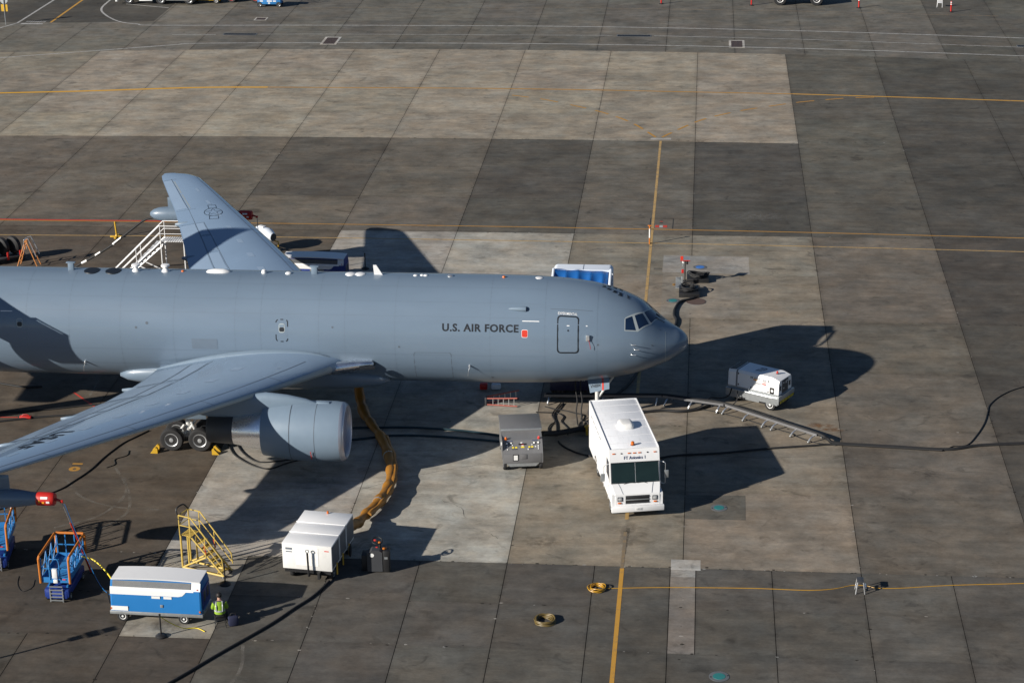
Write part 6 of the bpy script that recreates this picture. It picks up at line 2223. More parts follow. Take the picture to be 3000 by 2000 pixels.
hose('lower teal hose from the test cart to the belly', g2([(-9.0, 13.0), (-9.31, 13.12), (-12.46, 13.56), (-14.64, 13.52), (-16.5, 12.9), (-19, 12.6)], 0.07), 0.06, 'hose_teal')
hose('black hose pair lying behind the test cart, near loop', g2([(-6.5, 14.0), (-6.77, 14.31), (-6.92, 14.78), (-6.85, 15.38), (-6.65, 15.85), (-6.86, 16.68), (-6.73, 17.46), (-6.52, 18.3)], 0.05), 0.035)
hose('straight black hose lying behind the test cart', g2([(-6.42, 14.0), (-6.47, 14.51), (-6.56, 15.48), (-6.72, 16.2), (-6.75, 16.8), (-6.55, 17.6), (-6.4, 18.3)], 0.05), 0.035)
hose('fat black air hose from the test cart to the van', [(-7.1, 13.3, 0.45), (-6.45, 13.75, 0.30), (-5.48, 14.3, 0.28), (-4.97, 14.6, 0.30), (-4.3, 15.0, 0.5)], 0.14)
hose('black hose on the ground between the test cart and the van', g2([(-6.3, 13.3), (-6.19, 13.02), (-5.81, 12.46), (-5.2, 11.9), (-4.6, 11.6)], 0.05), 0.045)
for k, (x, yo, lb) in enumerate(((-5.55, 0.0, 'left of two black hoses hanging from the belly behind the van'), (-5.30, 0.05, 'right of two black hoses hanging from the belly behind the van'))):
    hose(lb, [(x - 0.1, 16.9 + yo, 2.2), (x - 0.12, 16.8, 1.5), (x - 0.02, 16.6, 0.9), (x - 0.05, 16.3, 0.45), (x + 0.02, 15.9, 0.12), (x + 0.12, 15.3, 0.06), (x + 0.4, 14.9, 0.06)], 0.035)
rnd_ = random.Random(21)
for k, lb in enumerate(('slack black cable curling by the van rear, the longest', 'slack black cable looping toward the nose gear', 'slack black cable crossing the tray near the van', 'short black cable knot behind the van corner', 'thin black lead trailing from the nose gear')):
    p = Vector((-5.9 + 0.3 * k, 14.2 + 0.3 * k, 0))
    a = rnd_.uniform(0, 6)
    pts_ = []
    for q in range(8):
        pts_.append((p.x, p.y, 0.04 + 0.03 * (k % 2)))
        a += rnd_.uniform(-1.1, 1.3)
        p = p + Vector((math.cos(a) * 0.55, abs(math.sin(a)) * 0.6, 0))
    hose(lb, pts_, 0.03)
mb = MB()
for k in range(3):
    mb.torus((-5.05 + 0.06 * k, 15.1 - 0.04 * k, 0.05 + 0.05 * k), (0.05 * k, 0.04, 1), 0.36 - 0.05 * k, 0.04, 24, 6)
tag(obj('coiled_hose', mb, 'hose_black', None), 'black hose coil on the ground behind the van', 'hose coil')
hose('long black hose curving from the white cart to the lower edge', g2([(-15.05, -2.3), (-15.3, -3.1), (-15.6, -3.9), (-16.09, -4.8), (-16.88, -6.37), (-18.44, -8.9), (-19.84, -11.26), (-22, -14.5)], 0.05), 0.055)
hose('long black cable trailing under the near wing', g2([(-36, 1.0), (-33.5, 2.5), (-31.57, 3.94), (-29.61, 5.98), (-29.03, 7.26), (-28.6, 8.6), (-28.34, 10.13), (-27.91, 11.76), (-27.48, 12.61), (-27.0, 13.5)], 0.03), 0.035)
hose('thin kinked cable near the main wheels', g2([(-27.9, 8.9), (-27.6, 9.3), (-27.75, 9.9), (-27.3, 10.4), (-27.35, 11.0)], 0.02), 0.02)
hose('outer looping black cable under the engine exhaust', g2([(-22.9, 13.0), (-22.5, 11.79), (-21.96, 10.68), (-20.91, 9.6), (-19.98, 9.2), (-19.27, 9.9), (-18.5, 10.5)], 0.04), 0.035)
hose('inner looping black cable under the engine exhaust', g2([(-22.4, 13.0), (-22.1, 11.9), (-21.5, 10.8), (-20.7, 10.0), (-19.8, 10.1), (-18.7, 10.6)], 0.04), 0.035)
hose('black hose lying across the ground under the rear fuselage', g2([(-40, 20.3), (-37.5, 19.6), (-36.2, 19.2), (-35.2, 18.9), (-34.2, 19.0)], 0.05), 0.06)
hose('upper black cable behind the near wing', g2([(-38, 15.0), (-35.5, 15.4), (-33, 15.9), (-31, 16.6), (-29, 17)], 0.04), 0.05)
hose('lower black cable behind the near wing', g2([(-38, 13.2), (-35.5, 14.0), (-33, 14.9), (-31, 15.3), (-29.5, 15.5)], 0.04), 0.06)
for pts, lb in (([(-28.6, -2.6), (-28.4, -3.4), (-28.0, -4.0), (-27.7, -3.6), (-27.8, -2.9)], 'tangled thin black cord between the scissor lifts'),
                ([(-27.3, -1.0), (-28.0, 0.4), (-27.6, 2.4), (-26.4, 3.2), (-25.3, 2.6)], 'thin black cord looping behind the scissor lifts')):
    hose(lb, g2(pts, 0.012), 0.012, cat='cord', name='cord')
mb = MB()
mb.box((0, 0, 0.07), (0.62, 0.24, 0.14), bev=0.05)
mb.tube([(-0.2, 0, 0.13), (-0.1, 0, 0.20), (0.1, 0, 0.20), (0.2, 0, 0.13)], 0.02, 6)
o = tag(obj('red_bag', mb, 'red_plastic', None), 'red bag lying on the cables behind the near wing', 'bag')
o.location = (-33.75, 14.75, 0.02)
mb = MB()
mb.cyl((0, 0, 0), (0, 0, 0.45), 0.06, n=10).cyl((0, 0, 0.45), (0, 0, 0.5), 0.13, n=12)
o = tag(obj('bollard_valve', mb, 'safety_yellow', None), 'small yellow valve at the rear corner of the van', 'valve')
o.location = (-4.95, 14.3, 0)

# ------------------------------------------------------------------ yellow line, coils and step stool in the foreground
hose('thin orange-yellow cord stretched across the foreground slabs', g2([(-3.2, -2.13), (-0.76, -1.88), (2.89, -1.72), (5.2, -1.75), (6.34, -1.56), (7.1, -1.2), (7.45, -1.15), (7.82, -1.2), (8.22, -1.36), (9.21, -1.3), (11.24, -0.92), (14.41, -0.53), (20, 0.2)], 0.012), 0.014, 'coil_yellow', 'cord', 'cord')
def coil(label, x, y, m, r0, loops, rr, seed):
    rnd = random.Random(seed)
    t = thing('cord_coil', label, 'cord coil', (x, y, 0))
    for k in range(loops):
        mb = MB()
        R_ = r0 + rnd.uniform(-0.07, 0.03)
        cx, cy = rnd.uniform(-0.05, 0.05), rnd.uniform(-0.05, 0.05)
        ph = rnd.uniform(0, 6)
        pts = [(cx + R_ * math.cos(a) * (1 + 0.05 * math.sin(2 * a + ph)), cy + R_ * math.sin(a), rr + 0.03 * (k % 5) + 0.02 * math.sin(3 * a + ph)) for a in np.linspace(0, 2 * PI, 19)]
        mb.tube(pts, rr, 6, True, 3)
        obj('loop', mb, m, t)
    return t
coil('bright yellow coiled cord lying on the slab joint', -3.60, -2.25, 'coil_yellow', 0.36, 7, 0.022, 1)
coil('dull olive coiled rope lying on the dark slabs', -5.60, -5.23, 'coil_olive', 0.38, 11, 0.026, 2)
ss = thing('step_stool', 'small aluminium step stool with dark top on the yellow cord', 'step stool', (7.46, -1.72, 0), R(0))
mb = MB()
mb.box((-0.02, 0, 0.56), (0.27, 0.46, 0.04), bev=0.01)
obj('top', mb, 'charcoal', ss)
for sy in (-1, 1):
    for sx in (-1, 1):
        mb = MB()
        mb.cyl((sx * 0.12, sy * 0.19, 0.55), (sx * 0.19, sy * 0.24, 0.0), 0.032, n=4)
        obj('leg', mb, 'aluminium', ss)
mb = MB()
mb.box((0.19, 0, 0.28), (0.12, 0.42, 0.03), bev=0.008)
obj('step', mb, 'aluminium', ss)
mb = MB()
mb.box((-0.18, 0, 0.25), (0.03, 0.44, 0.03))
obj('brace', mb, 'aluminium', ss)

# ------------------------------------------------------------------ hydrant point with hose stacks and sign
def hose_stack(label, x0, x1, y0, y1, seed):
    rnd = random.Random(seed)
    t = thing('hose_rack', label, 'hose rack', ((x0 + x1) / 2, (y0 + y1) / 2, 0))
    w, d = x1 - x0, y1 - y0
    for k in range(2):
        mb = MB()
        mb.box((0, 0, 0.07 + 0.12 * k), (w, d, 0.10), bev=0.015)
        obj('tray', mb, 'black', t)
    for k in range(8):
        mb = MB()
        a0 = rnd.uniform(0, 6)
        cx, cy = rnd.uniform(-0.12, 0.14), rnd.uniform(-0.12, 0.12)
        rx, ry = w * rnd.uniform(0.22, 0.40), d * rnd.uniform(0.18, 0.34)
        pts = [(cx + rx * math.cos(a) * (1 + 0.15 * math.sin(2 * a + a0)), cy + ry * math.sin(a), 0.27 + 0.022 * k + 0.05 * math.sin(2 * a + a0)) for a in np.linspace(0, 2 * PI, 15)]
        mb.tube(pts, 0.034, 6, True, 4)
        obj('hose_loop', mb, 'hose_black', t)
    return t
hose_stack('black hose stack behind the sign post, the farther one', -0.26, 1.06, 37.75, 38.95, 4)
hose_stack('black hose stack feeding the thick hose, beside the brown cover', -0.70, 0.52, 35.1, 36.7, 5)
sg = thing('hydrant_sign', 'red and white sign on a thin black post by the hose stacks', 'sign', (-0.37, 37.22, 0))
mb = MB()
mb.cyl((0, 0, 0), (0, 0, 1.72), 0.035, n=8).cyl((-0.14, 0, 0), (-0.14, 0, 0.5), 0.02, n=6)
obj('post', mb, 'black', sg)
mb = MB()
mb.box((0, 0, 1.74), (0.58, 0.34, 0.03), rot=Euler((R(28), 0, 0)))
pb = obj('board', mb, 'galvanised', sg)
mb = MB()
mb.box((-0.20, -0.01, 1.757), (0.16, 0.30, 0.012), rot=Euler((R(28), 0, 0)))
obj('red_field', mb, 'label_red', pb)
mb = MB()
mb.box((0.0, -0.17, 1.652), (0.58, 0.02, 0.05))
obj('red_edge', mb, 'red', pb)
for k in range(4):
    mb = MB()
    mb.box((0.09, 0.09 - 0.06 * k, 1.803 - 0.032 * k), (0.34, 0.016, 0.006), rot=Euler((R(28), 0, 0)))
    obj('text_line', mb, 'text_blue', pb)
for x, y, z, d, m in ((-0.14, -0.05, 0.95, (0.14, 0.12, 0.22), 'red_plastic'), (0.12, -0.02, 1.48, (0.12, 0.12, 0.20), 'black'), (-0.12, -0.02, 1.50, (0.10, 0.05, 0.14), 'gauge_white'), (-0.13, -0.02, 1.30, (0.10, 0.05, 0.12), 'galvanised'), (-0.16, -0.02, 0.40, (0.12, 0.10, 0.40), 'galvanised')):
    mb = MB()
    mb.box((x, y, z), d, bev=0.012)
    obj('switch_box', mb, m, sg)
rk = thing('bar_rack', 'small grey bar rack on the ground left of the sign post', 'rack', (-0.76, 37.35, 0))
for k in range(5):
    mb = MB()
    mb.cyl((-0.12 + 0.06 * k, -0.6, 0.05), (-0.12 + 0.06 * k, 0.6, 0.30), 0.012, n=5)
    obj('bar', mb, 'galvanised', rk)
mb = MB()
mb.box((0, 0.6, 0.15), (0.34, 0.03, 0.30)).box((0, 0, 0.02), (0.34, 1.2, 0.015)).box((0, -0.6, 0.03), (0.34, 0.03, 0.06))
obj('frame', mb, 'galvanised', rk)

# ------------------------------------------------------------------ raised white service box with blue tarpaulin beside the far door
sb = thing('lift_truck', 'white raised box body with blue tarpaulin standing behind the nose', 'lift truck', (-5.55, 21.8, 0))
zt, zb_ = 6.28, 2.5
mb = MB()
x0, x1, y0, y1 = -1.55, 1.55, -0.42, 0.44
rg = []
for yk in (y0, y1):
    ring_ = []
    for cx, cz, a0 in ((x1 - 0.22, zt - 0.22, 0), (x0 + 0.22, zt - 0.22, PI / 2)):
        for k in range(7):
            a = a0 + k * PI / 12
            ring_.append((cx + 0.22 * math.cos(a), yk, cz + 0.22 * math.sin(a)))
    ring_ += [(x0, yk, zb_), (x1, yk, zb_)]
    rg.append(ring_)
mb.loft(rg)
obj('box_body', mb, 'white_soft', sb, ang=30)
mb = MB()
mb.box((0.0, 0.01, zt + 0.006), (0.025, 0.84, 0.012))
obj('roof_seam', mb, 'galvanised', sb)
# tarpaulin hung over the open front, creased between its hoops
nu, nv = 41, 15
vs = []
random.seed(11)
for j in range(nv):
    f = j / (nv - 1)
    for i in range(nu):
        u = i / (nu - 1)
        x = -1.50 + 2.86 * u
        rib = abs(math.sin(u * PI * 4.5))
        top = zt + 0.01 - 0.08 * u * u
        if f < 0.45:
            g = f / 0.45
            y = y0 + 0.05 - 1.65 * g
            z = top - 0.48 * g - 0.13 * rib * math.sin(PI * min(1, g * 1.1)) + 0.015 * math.sin(17 * u + 6 * g)
        else:
            g = (f - 0.45) / 0.55
            y = y0 - 1.60 - 0.06 * math.sin(9 * u + 4 * g) - 0.05 * rib * g
            z = top - 0.48 - 1.7 * g - 0.03 * rib
        vs.append((x, y, z))
mb = MB()
mb.add(vs, [(j * nu + i, j * nu + i + 1, (j + 1) * nu + i + 1, (j + 1) * nu + i) for j in range(nv - 1) for i in range(nu - 1)])
tp = obj('tarpaulin', mb, 'tarp_blue', sb, ang=80)
mb = MB()
for xx in (-1.53, 1.44):
    mb.tube([(xx, y0 + 0.1, zt - 0.02), (xx, y0 - 1.0, zt - 0.26), (xx, y0 - 1.62, zt - 0.50), (xx, y0 - 1.66, zt - 2.4)], 0.07, 8, False)
obj('canopy_hoop', mb, 'white_soft', sb)
sm = tp.modifiers.new('thickness', 'SOLIDIFY')
sm.thickness = 0.02
mb = MB()
mb.box((0, 0.1, 0.85), (2.3, 3.4, 0.5), bev=0.05)
obj('chassis', mb, 'deep_blue', sb)
for sx in (-0.9, 0.9):
    mb = MB()
    mb.cyl((sx, -1.3, 1.1), (sx, 1.3, 2.45), 0.09, n=8).cyl((sx * 0.86, 1.3, 1.1), (sx * 0.86, -1.3, 2.45), 0.09, n=8)
    obj('scissor_arm', mb, 'galvanised', sb)
    for y in (-1.2, 1.3):
        wheel(sb, (sx * 1.15, y, 0.42), 0.42, 0.28, (1, 0, 0))

# ------------------------------------------------------------------ red ladder, gear and stuff under the nose
def step_ladder(label, loc, rz, h, spread, w, m, tread_m, nst, tilt=0.0, lying=False):
    t = thing('step_ladder', label, 'ladder', loc, rz)
    for sx, nm in ((1, 'front_rail'), (-1, 'rear_rail')):
        for sy in (-1, 1):
            mb = MB()
            mb.cyl((sx * spread / 2, sy * w / 2, 0), (sx * 0.06, sy * w * 0.38, h), 0.032, n=6)
            obj(nm, mb, m, t)
    for k in range(nst):
        f = (k + 1) / (nst + 1)
        mb = MB()
        mb.box((spread / 2 * (1 - f) + 0.05 * f, 0, h * f), (0.09, w * (1 - 0.22 * f), 0.03))
        obj('tread', mb, tread_m, t)
        if k % 2 == 0:
            mb = MB()
            mb.cyl((-spread / 2 * (1 - f) - 0.05 * f, -w / 2 * (1 - 0.22 * f), h * f), (-spread / 2 * (1 - f) - 0.05 * f, w / 2 * (1 - 0.22 * f), h * f), 0.016, n=5)
            obj('brace', mb, tread_m, t)
    mb = MB()
    mb.box((0, 0, h + 0.01), (0.22, w * 0.82, 0.05), bev=0.01)
    obj('cap', mb, m, t)
    return t
# lies on its side, opened, under the forward belly
lad = thing('fallen_ladder', 'red fibreglass step ladder lying opened on its side under the belly', 'ladder', (-10.35, 17.85, 0), R(0))
for s_, (ex, ey) in enumerate(((1.62, -0.15), (1.62, 0.95))):
    for z in (0.06, 0.50):
        mb = MB()
        mb.cyl((0, 0.0 + 0.25 * s_, 0.06 + (z - 0.06) * 0.75), (ex, ey, z), 0.035, n=6)
        obj('rail', mb, 'ladder_red', lad)
    for k in range(5):
        f = 0.22 + k * 0.17
        x, y = ex * f, 0.25 * s_ + (ey - 0.25 * s_) * f
        mb = MB()
        mb.cyl((x, y, 0.06), (x, y, 0.06 + 0.44 * (0.75 + 0.25 * f)), 0.022, n=6)
        obj('tread', mb, 'aluminium', lad)
mb = MB()
mb.box((-0.02, 0.12, 0.24), (0.10, 0.34, 0.44), bev=0.02)
obj('cap', mb, 'charcoal', lad)
mb = MB()
mb.box((0, 0, 0.20), (0.4, 0.35, 0.32), bev=0.06)
rb = tag(obj('equipment_bag', mb, 'red_plastic', None), 'red equipment bag in the shade under the belly', 'bag')
rb.location = (-10.7, 20.0, 0.02)
mb = MB()
mb.box((0, 0, 0.17), (0.5, 0.3, 0.32), bev=0.08)
rb = tag(obj('equipment_bag', mb, 'white_soft', None), 'pale equipment bag in the shade under the belly', 'bag')
rb.location = (-10.05, 20.05, 0.02)
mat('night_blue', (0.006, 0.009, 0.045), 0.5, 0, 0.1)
nb = thing('tow_tractor', 'dark blue low tractor in the shade behind the nose gear', 'tractor', (-5.9, 19.9, 0), R(4))
mb = MB()
mb.box((0, 0, 0.75), (2.6, 1.5, 0.75), bev=0.08)
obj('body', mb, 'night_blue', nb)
mb = MB()
mb.box((-0.3, 0, 1.25), (1.3, 1.3, 0.35), bev=0.06)
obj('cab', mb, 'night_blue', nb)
put_text('lettering', 'C164', 0.10, 'text_white', nb, (0.35, -0.757, 0.98), (1, 0, 0), (0, 0, 1), width=0.34)
for sx in (-0.85, 0.85):
    for sy in (-1, 1):
        wheel(nb, (sx, sy * 0.62, 0.38), 0.38, 0.24, rim='charcoal')

# ------------------------------------------------------------------ things behind the rear fuselage
step_ladder('orange platform step ladder standing behind the rear fuselage', (-41.15, 39.0, 0), R(178), 1.62, 1.30, 0.62, 'ladder_orange', 'ladder_orange', 4)
mb = MB()
for sy in (-1, 1):
    mb.tube([(-0.15, sy * 0.25, 1.0), (-0.10, sy * 0.25, 1.75), (0.18, sy * 0.25, 1.85), (0.42, sy * 0.28, 1.25), (0.62, sy * 0.3, 0.70)], 0.028, 7, False)
mb.tube([(-0.10, -0.25, 1.75), (-0.10, 0.25, 1.75)], 0.028, 7, False)
hr = bpy.data.objects['step_ladder']
o = obj('hand_rail', mb, 'aluminium', hr)
o.rotation_euler = (0, 0, PI)
tc_ = thing('tank_cart', 'small white tank on a yellow and red frame beside the far wing', 'tank cart', (-26.95, 42.7, 0), R(-35))
mb = MB()
mb.lathe([(-0.85, 0.10), (-0.82, 0.34), (-0.55, 0.50), (0.35, 0.50), (0.72, 0.30), (0.80, 0.26)], (0, 0, 1.05), (1, 0, 0), 24)
tk = obj('tank', mb, 'white_soft', tc_)
mb = MB()
mb.cyl((0.78, 0, 1.05), (0.83, 0, 1.05), 0.24, n=18)
obj('end_cap', mb, 'charcoal', tk)
mb = MB()
mb.box((-0.2, 0, 1.57), (0.5, 0.3, 0.08), bev=0.02)
obj('hatch', mb, 'white_paint', tk)
for sy in (-1, 1):
    mb = MB()
    mb.tube([(-0.7, sy * 0.45, 0.30), (-0.7, sy * 0.45, 0.62), (0.75, sy * 0.45, 0.62), (0.75, sy * 0.45, 0.30)], 0.045, 7, False)
    obj('frame_rail', mb, 'safety_yellow', tc_)
    for sx in (-0.55, 0.6):
        wheel(tc_, (sx, sy * 0.45, 0.17), 0.17, 0.11)
mb = MB()
mb.box((0.35, -0.50, 0.45), (0.35, 0.06, 0.26), bev=0.02)
obj('label_box', mb, 'red', tc_)
rc = thing('wheel_trolley', 'red trolley carrying upright black tyres behind the rear fuselage', 'trolley', (-42.9, 39.8, 0), R(35))
mb = MB()
mb.box((0, 0, 0.32), (2.4, 1.1, 0.14), bev=0.03)
obj('deck', mb, 'charcoal', rc)
for x in (-0.8, 0.0, 0.8):
    mb = MB()
    mb.box((x, -0.62, 0.50), (0.14, 0.10, 0.50), bev=0.03)
    obj('stake', mb, 'red_plastic', rc)
for x in (-0.85, 0.85):
    for sy in (-1, 1):
        wheel(rc, (x, sy * 0.52, 0.17), 0.17, 0.12)
for k, (x, y) in enumerate(((-0.75, 0.1), (-0.1, 0.15), (0.6, 0.05))):
    mb = MB()
    mb.lathe([(-0.17, 0.30), (-0.20, 0.46), (-0.11, 0.57), (0.11, 0.57), (0.20, 0.46), (0.17, 0.30)], (0, 0, 0), (0.6, 1, 0.1), 22)
    sp = tag(obj('spare_tyre', mb, 'rubber', None), ['black spare tyre on the red trolley, at its camera end', 'black spare tyre in the middle of the red trolley', 'black spare tyre at the far end of the red trolley'][k], 'tyre')
    v = Matrix.Rotation(R(35), 3, 'Z') @ Vector((x, y, 0))
    sp.location = (-42.9 + v.x, 39.8 + v.y, 0.39 + 0.575)

# ------------------------------------------------------------------ far side of the apron
def delineator(x, y, label):
    t = thing('delineator_post', label, 'post', (x, y, 0), 0, 'red delineator posts along the far road')
    mb = MB()
    mb.lathe([(0, 0.22), (0.05, 0.22), (0.09, 0.10)], (0, 0, 0), (0, 0, 1), 14)
    obj('base', mb, 'black', t)
    mb = MB()
    mb.cyl((0, 0, 0.05), (0, 0, 1.05), 0.075, n=10)
    pl_ = obj('tube', mb, 'red_plastic', t)
    for z in (0.72, 0.9):
        mb = MB()
        mb.cyl((0, 0, z), (0, 0, z + 0.09), 0.08, n=10)
        obj('reflective_band', mb, 'gauge_white', pl_)
lab_ = 'red delineator post with white bands near the large tractor tyres'
for x, y in ((-3.67, 121.0), (5.05, 120.5), (15.27, 119.5)):
    delineator(x, y, lab_)
delineator(23.8, 117.8, 'red delineator post beside the white plastic chair')
ch = thing('folding_chair', 'white plastic chair beside a red delineator post', 'chair', (23.0, 120.2, 0), R(170))
mb = MB()
mb.box((0, 0, 0.45), (0.48, 0.46, 0.04), bev=0.015)
obj('seat', mb, 'white_paint', ch)
for z in (0.62, 0.76, 0.90):
    mb = MB()
    mb.box((0, 0.23, z), (0.46, 0.03, 0.08))
    obj('back_slat', mb, 'white_paint', ch)
for sx in (-1, 1):
    for sy in (-1, 1):
        mb = MB()
        mb.cyl((sx * 0.22, sy * 0.2, 0.95 if sy > 0 else 0.45), (sx * 0.25, sy * 0.26, 0), 0.022, n=6)
        obj('leg', mb, 'white_paint', ch)
sn = thing('stop_sign', 'back of an octagonal stop sign above a yellow plate', 'sign', (-65.55, 109.75, 0), R(-4))
mb = MB()
mb.cyl((0, 0, 0), (0, 0, 2.75), 0.04, n=8)
obj('post', mb, 'galvanised', sn)
mb = MB()
mb.lathe([(-0.01, 0.40), (0.01, 0.40)], (0, 0.06, 2.35), (0, 1, 0), 8)
for i, v in enumerate(mb.v):
    q = Vector(v) - Vector((0, 0.06, 2.35))
    a = PI / 8
    mb.v[i] = (q.x * math.cos(a) - q.z * math.sin(a), 0.06 + q.y, 2.35 + q.x * math.sin(a) + q.z * math.cos(a))
obj('octagon', mb, 'sign_back', sn, smooth=False)
mb = MB()
mb.box((-0.18, 0.055, 1.58), (0.30, 0.02, 0.66))
mb2 = MB()
mb2.box((0.17, 0.055, 1.58), (0.28, 0.02, 0.66))
obj('plate', mb, 'safety_yellow', sn)
obj('plate', mb2, 'safety_yellow', sn)
# tanker lorry, cart, tractors at the far edge
tl = thing('airport_truck', 'white long airport truck with big dark wheels on the far road', 'truck', (-53.3, 120.6, 0), R(-1))
mb = MB()
mb.box((0.2, 0, 1.35), (7.6, 2.3, 1.5), bev=0.12)
obj('body', mb, 'white_paint', tl)
mb = MB()
mb.box((-3.4, 0, 2.2), (1.4, 2.2, 1.9), bev=0.15)
obj('cab', mb, 'white_paint', tl)
mb = MB()
mb.box((-1.15, -1.15, 0.62), (1.35, 0.1, 0.55), bev=0.04)
obj('side_locker', mb, 'gauge_white', tl)
mb = MB()
mb.box((2.1, -1.14, 0.66), (2.4, 0.1, 0.5), bev=0.04)
obj('side_locker', mb, 'aluminium', tl)
mb = MB()
mb.box((-4.15, -0.95, 0.5), (0.2, 0.4, 0.5), bev=0.03)
obj('bumper', mb, 'white_paint', tl)
for x in (-2.9, 0.35, 3.2):
    for sy in (-1, 1):
        wheel(tl, (x, sy * 0.98, 0.5), 0.5, 0.32, rim='galvanised')
yc = thing('belt_cart', 'yellow low cart with white wheels on the far apron', 'cart', (-48.7, 120.8, 0), R(-3))
mb = MB()
mb.box((0, 0, 0.45), (3.2, 1.3, 0.35), bev=0.08)
obj('body', mb, 'safety_yellow', yc)
mb = MB()
mb.box((0.3, 0, 0.85), (2.4, 1.0, 0.4), bev=0.08)
obj('engine_cover', mb, 'safety_yellow', yc)
for x in (-1.1, 1.2):
    for sy in (-1, 1):
        wheel(yc, (x, sy * 0.62, 0.28), 0.28, 0.2, rim='gauge_white')
rt_ = thing('baggage_tractor', 'dark tractor with red wheel rims on the far apron', 'tractor', (-44.9, 121.4, 0), R(-2))
mb = MB()
mb.box((0, 0, 0.9), (3.2, 1.4, 0.7), bev=0.1)
obj('body', mb, 'charcoal', rt_)
mb = MB()
mb.box((-0.6, 0, 1.5), (1.0, 1.2, 0.8), bev=0.1)
obj('cab', mb, 'charcoal', rt_)
for x in (-1.2, 1.2):
    for sy in (-1, 1):
        wheel(rt_, (x, sy * 0.7, 0.46), 0.46, 0.3, rim='red')
bl_ = thing('parked_lift', 'blue scissor lift with white decals on the far apron', 'scissor lift', (-41.9, 119.0, 0), R(-1))
mb = MB()
mb.box((0, 0, 0.55), (2.3, 1.1, 0.55), bev=0.05)
obj('base', mb, 'lift_blue', bl_)
for x, w in ((-0.75, 0.3), (0.05, 0.5), (0.55, 0.3), (0.0, 0.2)):
    mb = MB()
    mb.box((x, -0.555, 0.60 if w != 0.2 else 0.40), (w, 0.012, 0.12))
    obj('decal', mb, 'gauge_white', bl_)
mb = MB()
mb.box((0, 0, 1.15), (2.3, 1.0, 0.12), bev=0.02)
obj('platform', mb, 'lift_blue', bl_)
for sx in (-1, 1):
    mb = MB()
    mb.cyl((-1.0, sx * 0.4, 0.85), (1.0, sx * 0.4, 1.1), 0.05, n=6)
    obj('scissor_arm', mb, 'lift_blue', bl_)
    for sy in (-1, 1):
        wheel(bl_, (sx * 0.95, sy * 0.5, 0.26), 0.26, 0.16, rim='galvanised')
mb = MB()
for x in (-1.1, 0, 1.1):
    for y in (-0.47, 0.47):
        mb.box((x, y, 1.7), (0.05, 0.05, 1.1))
for y in (-0.47, 0.47):
    mb.box((0, y, 2.24), (2.3, 0.05, 0.05)).box((0, y, 1.75), (2.3, 0.04, 0.04))
obj('guard_rail', mb, 'lift_blue', bl_)
tt = thing('pushback_tractor', 'tractor with large white rimmed tyres on the far road', 'tractor', (9.55, 121.6, 0), R(-0.5))
mb = MB()
mb.box((0, 0, 1.0), (5.4, 2.0, 0.7), bev=0.1)
obj('body', mb, 'deep_blue', tt)
mb = MB()
mb.box((-1.6, 0, 1.75), (1.6, 1.8, 0.9), bev=0.12)
obj('cab', mb, 'deep_blue', tt)
for x in (-1.75, 1.75):
    for sy in (-1, 1):
        wheel(tt, (x, sy * 0.95, 0.62), 0.62, 0.42, rim='gauge_white', rr=0.52)
wv = thing('airport_van', 'white van with long shadow left of the stop sign road', 'van', (-69.2, 123.2, 0), R(-3))
mb = MB()
mb.prism([(-2.4, 0.35), (-2.4, 1.9), (-2.2, 2.05), (1.2, 2.05), (1.75, 1.25), (2.45, 1.05), (2.5, 0.35)], -0.95, 0.95)
obj('body', mb, 'white_paint', wv, ang=25)
for sy in (-1, 1):
    mb = MB()
    mb.box((-0.2, sy * 0.952, 1.55), (2.4, 0.02, 0.45))
    obj('side_window', mb, 'glass_dark', wv)
    for x in (-1.6, 1.6):
        wheel(wv, (x, sy * 0.85, 0.34), 0.34, 0.22)

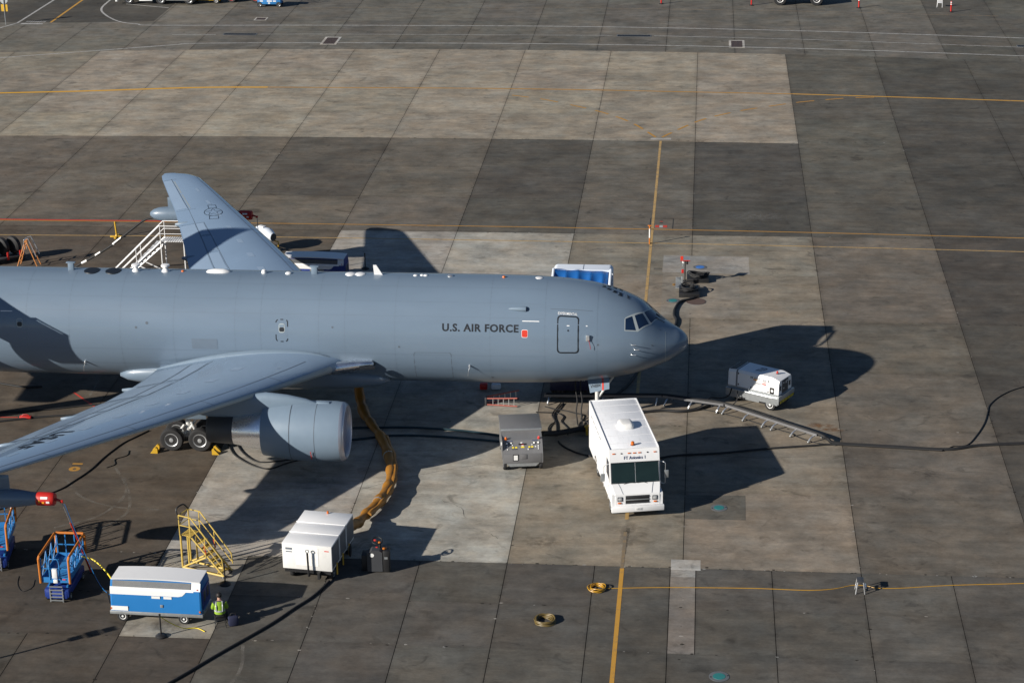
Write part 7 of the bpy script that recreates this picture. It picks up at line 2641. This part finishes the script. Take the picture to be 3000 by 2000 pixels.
# ------------------------------------------------------------------ unseen at left: a mast known by its shadow, an added shadow caster
ms = thing('floodlight_mast', 'slim floodlight mast standing left of the bright blue cart', 'lamp mast', (-31.3, -12.55, 0), R(35))
mb = MB()
mb.cyl((0, 0, 0), (0, 0, 3.4), 0.06, 0.05, 10).lathe([(0, 0.35), (0.06, 0.35), (0.08, 0.08)], (0, 0, 0), (0, 0, 1), 14)
obj('pole', mb, 'galvanised', ms)
for z, w in ((3.45, 0.34), (3.75, 0.5), (4.05, 0.40)):
    mb = MB()
    mb.box((0.03 * w, 0, z), (0.22, w, 0.24), rot=Euler((0, R(20), 0)), bev=0.03)
    obj('lamp_head', mb, 'charcoal', ms)
bo = thing('shadow_caster', 'unseen lift-shaped shadow caster added beside the rear fuselage', 'shadow caster', (-43.0, 10.0, 0))  # invented, out of view; shaped to throw the shadow on the rear fuselage
mb = MB()
mb.box((0, 0, 0.8), (3.2, 2.0, 0.9), bev=0.1)
obj('chassis', mb, 'lift_blue', bo)
for sx in (-1.1, 1.1):
    for sy in (-1, 1):
        wheel(bo, (sx, sy * 0.95, 0.45), 0.45, 0.32)
mb = MB()
mb.cyl((0, 0, 1.2), (0, 0, 1.7), 0.9, n=16)
obj('turntable', mb, 'lift_blue', bo)
def beam(name, p0, p1, w, h, m):
    p0, p1 = Vector(p0), Vector(p1)
    v = p1 - p0
    mb = MB()
    mb.box((p0 + p1) / 2, (v.length, w, h), rot=Euler((0, -math.atan2(v.z, v.x), 0)), bev=0.05)
    return obj(name, mb, m, bo)
beam('lower_arm', (-0.7, 0.5, 1.6), (2.6, 0.5, 5.6), 0.5, 0.8, 'steel_grey')
beam('middle_arm', (2.6, 0.55, 5.4), (-0.6, 0.55, 10.0), 0.45, 0.8, 'steel_grey')
beam('upper_boom', (-1.2, 0.52, 10.7), (5.6, 0.52, 7.15), 0.6, 1.7, 'gear_white')
beam('jib', (4.7, 0.52, 7.6), (4.9, 0.52, 4.9), 0.4, 0.9, 'gear_white')
mb = MB()
for x in (4.95, 6.2):
    for y in (-0.1, 1.15):
        mb.box((x, y, 7.25), (0.07, 0.07, 1.35))
for z in (6.65, 7.3, 7.9):
    for y in (-0.1, 1.15):
        mb.box((5.57, y, z), (1.3, 0.06, 0.06))
    for x in (4.95, 6.2):
        mb.box((x, 0.52, z), (0.06, 1.25, 0.06))
mb.box((5.57, 0.52, 6.6), (1.35, 1.35, 0.08))
bk = obj('basket', mb, 'gear_white', bo)
mb = MB()
mb.box((5.57, -0.14, 7.2), (1.28, 0.02, 1.2)).box((6.24, 0.52, 7.2), (0.02, 1.28, 1.2))
obj('shade_panel', mb, 'steel_grey', bk)  # closed panels added to fill out the cast shadow
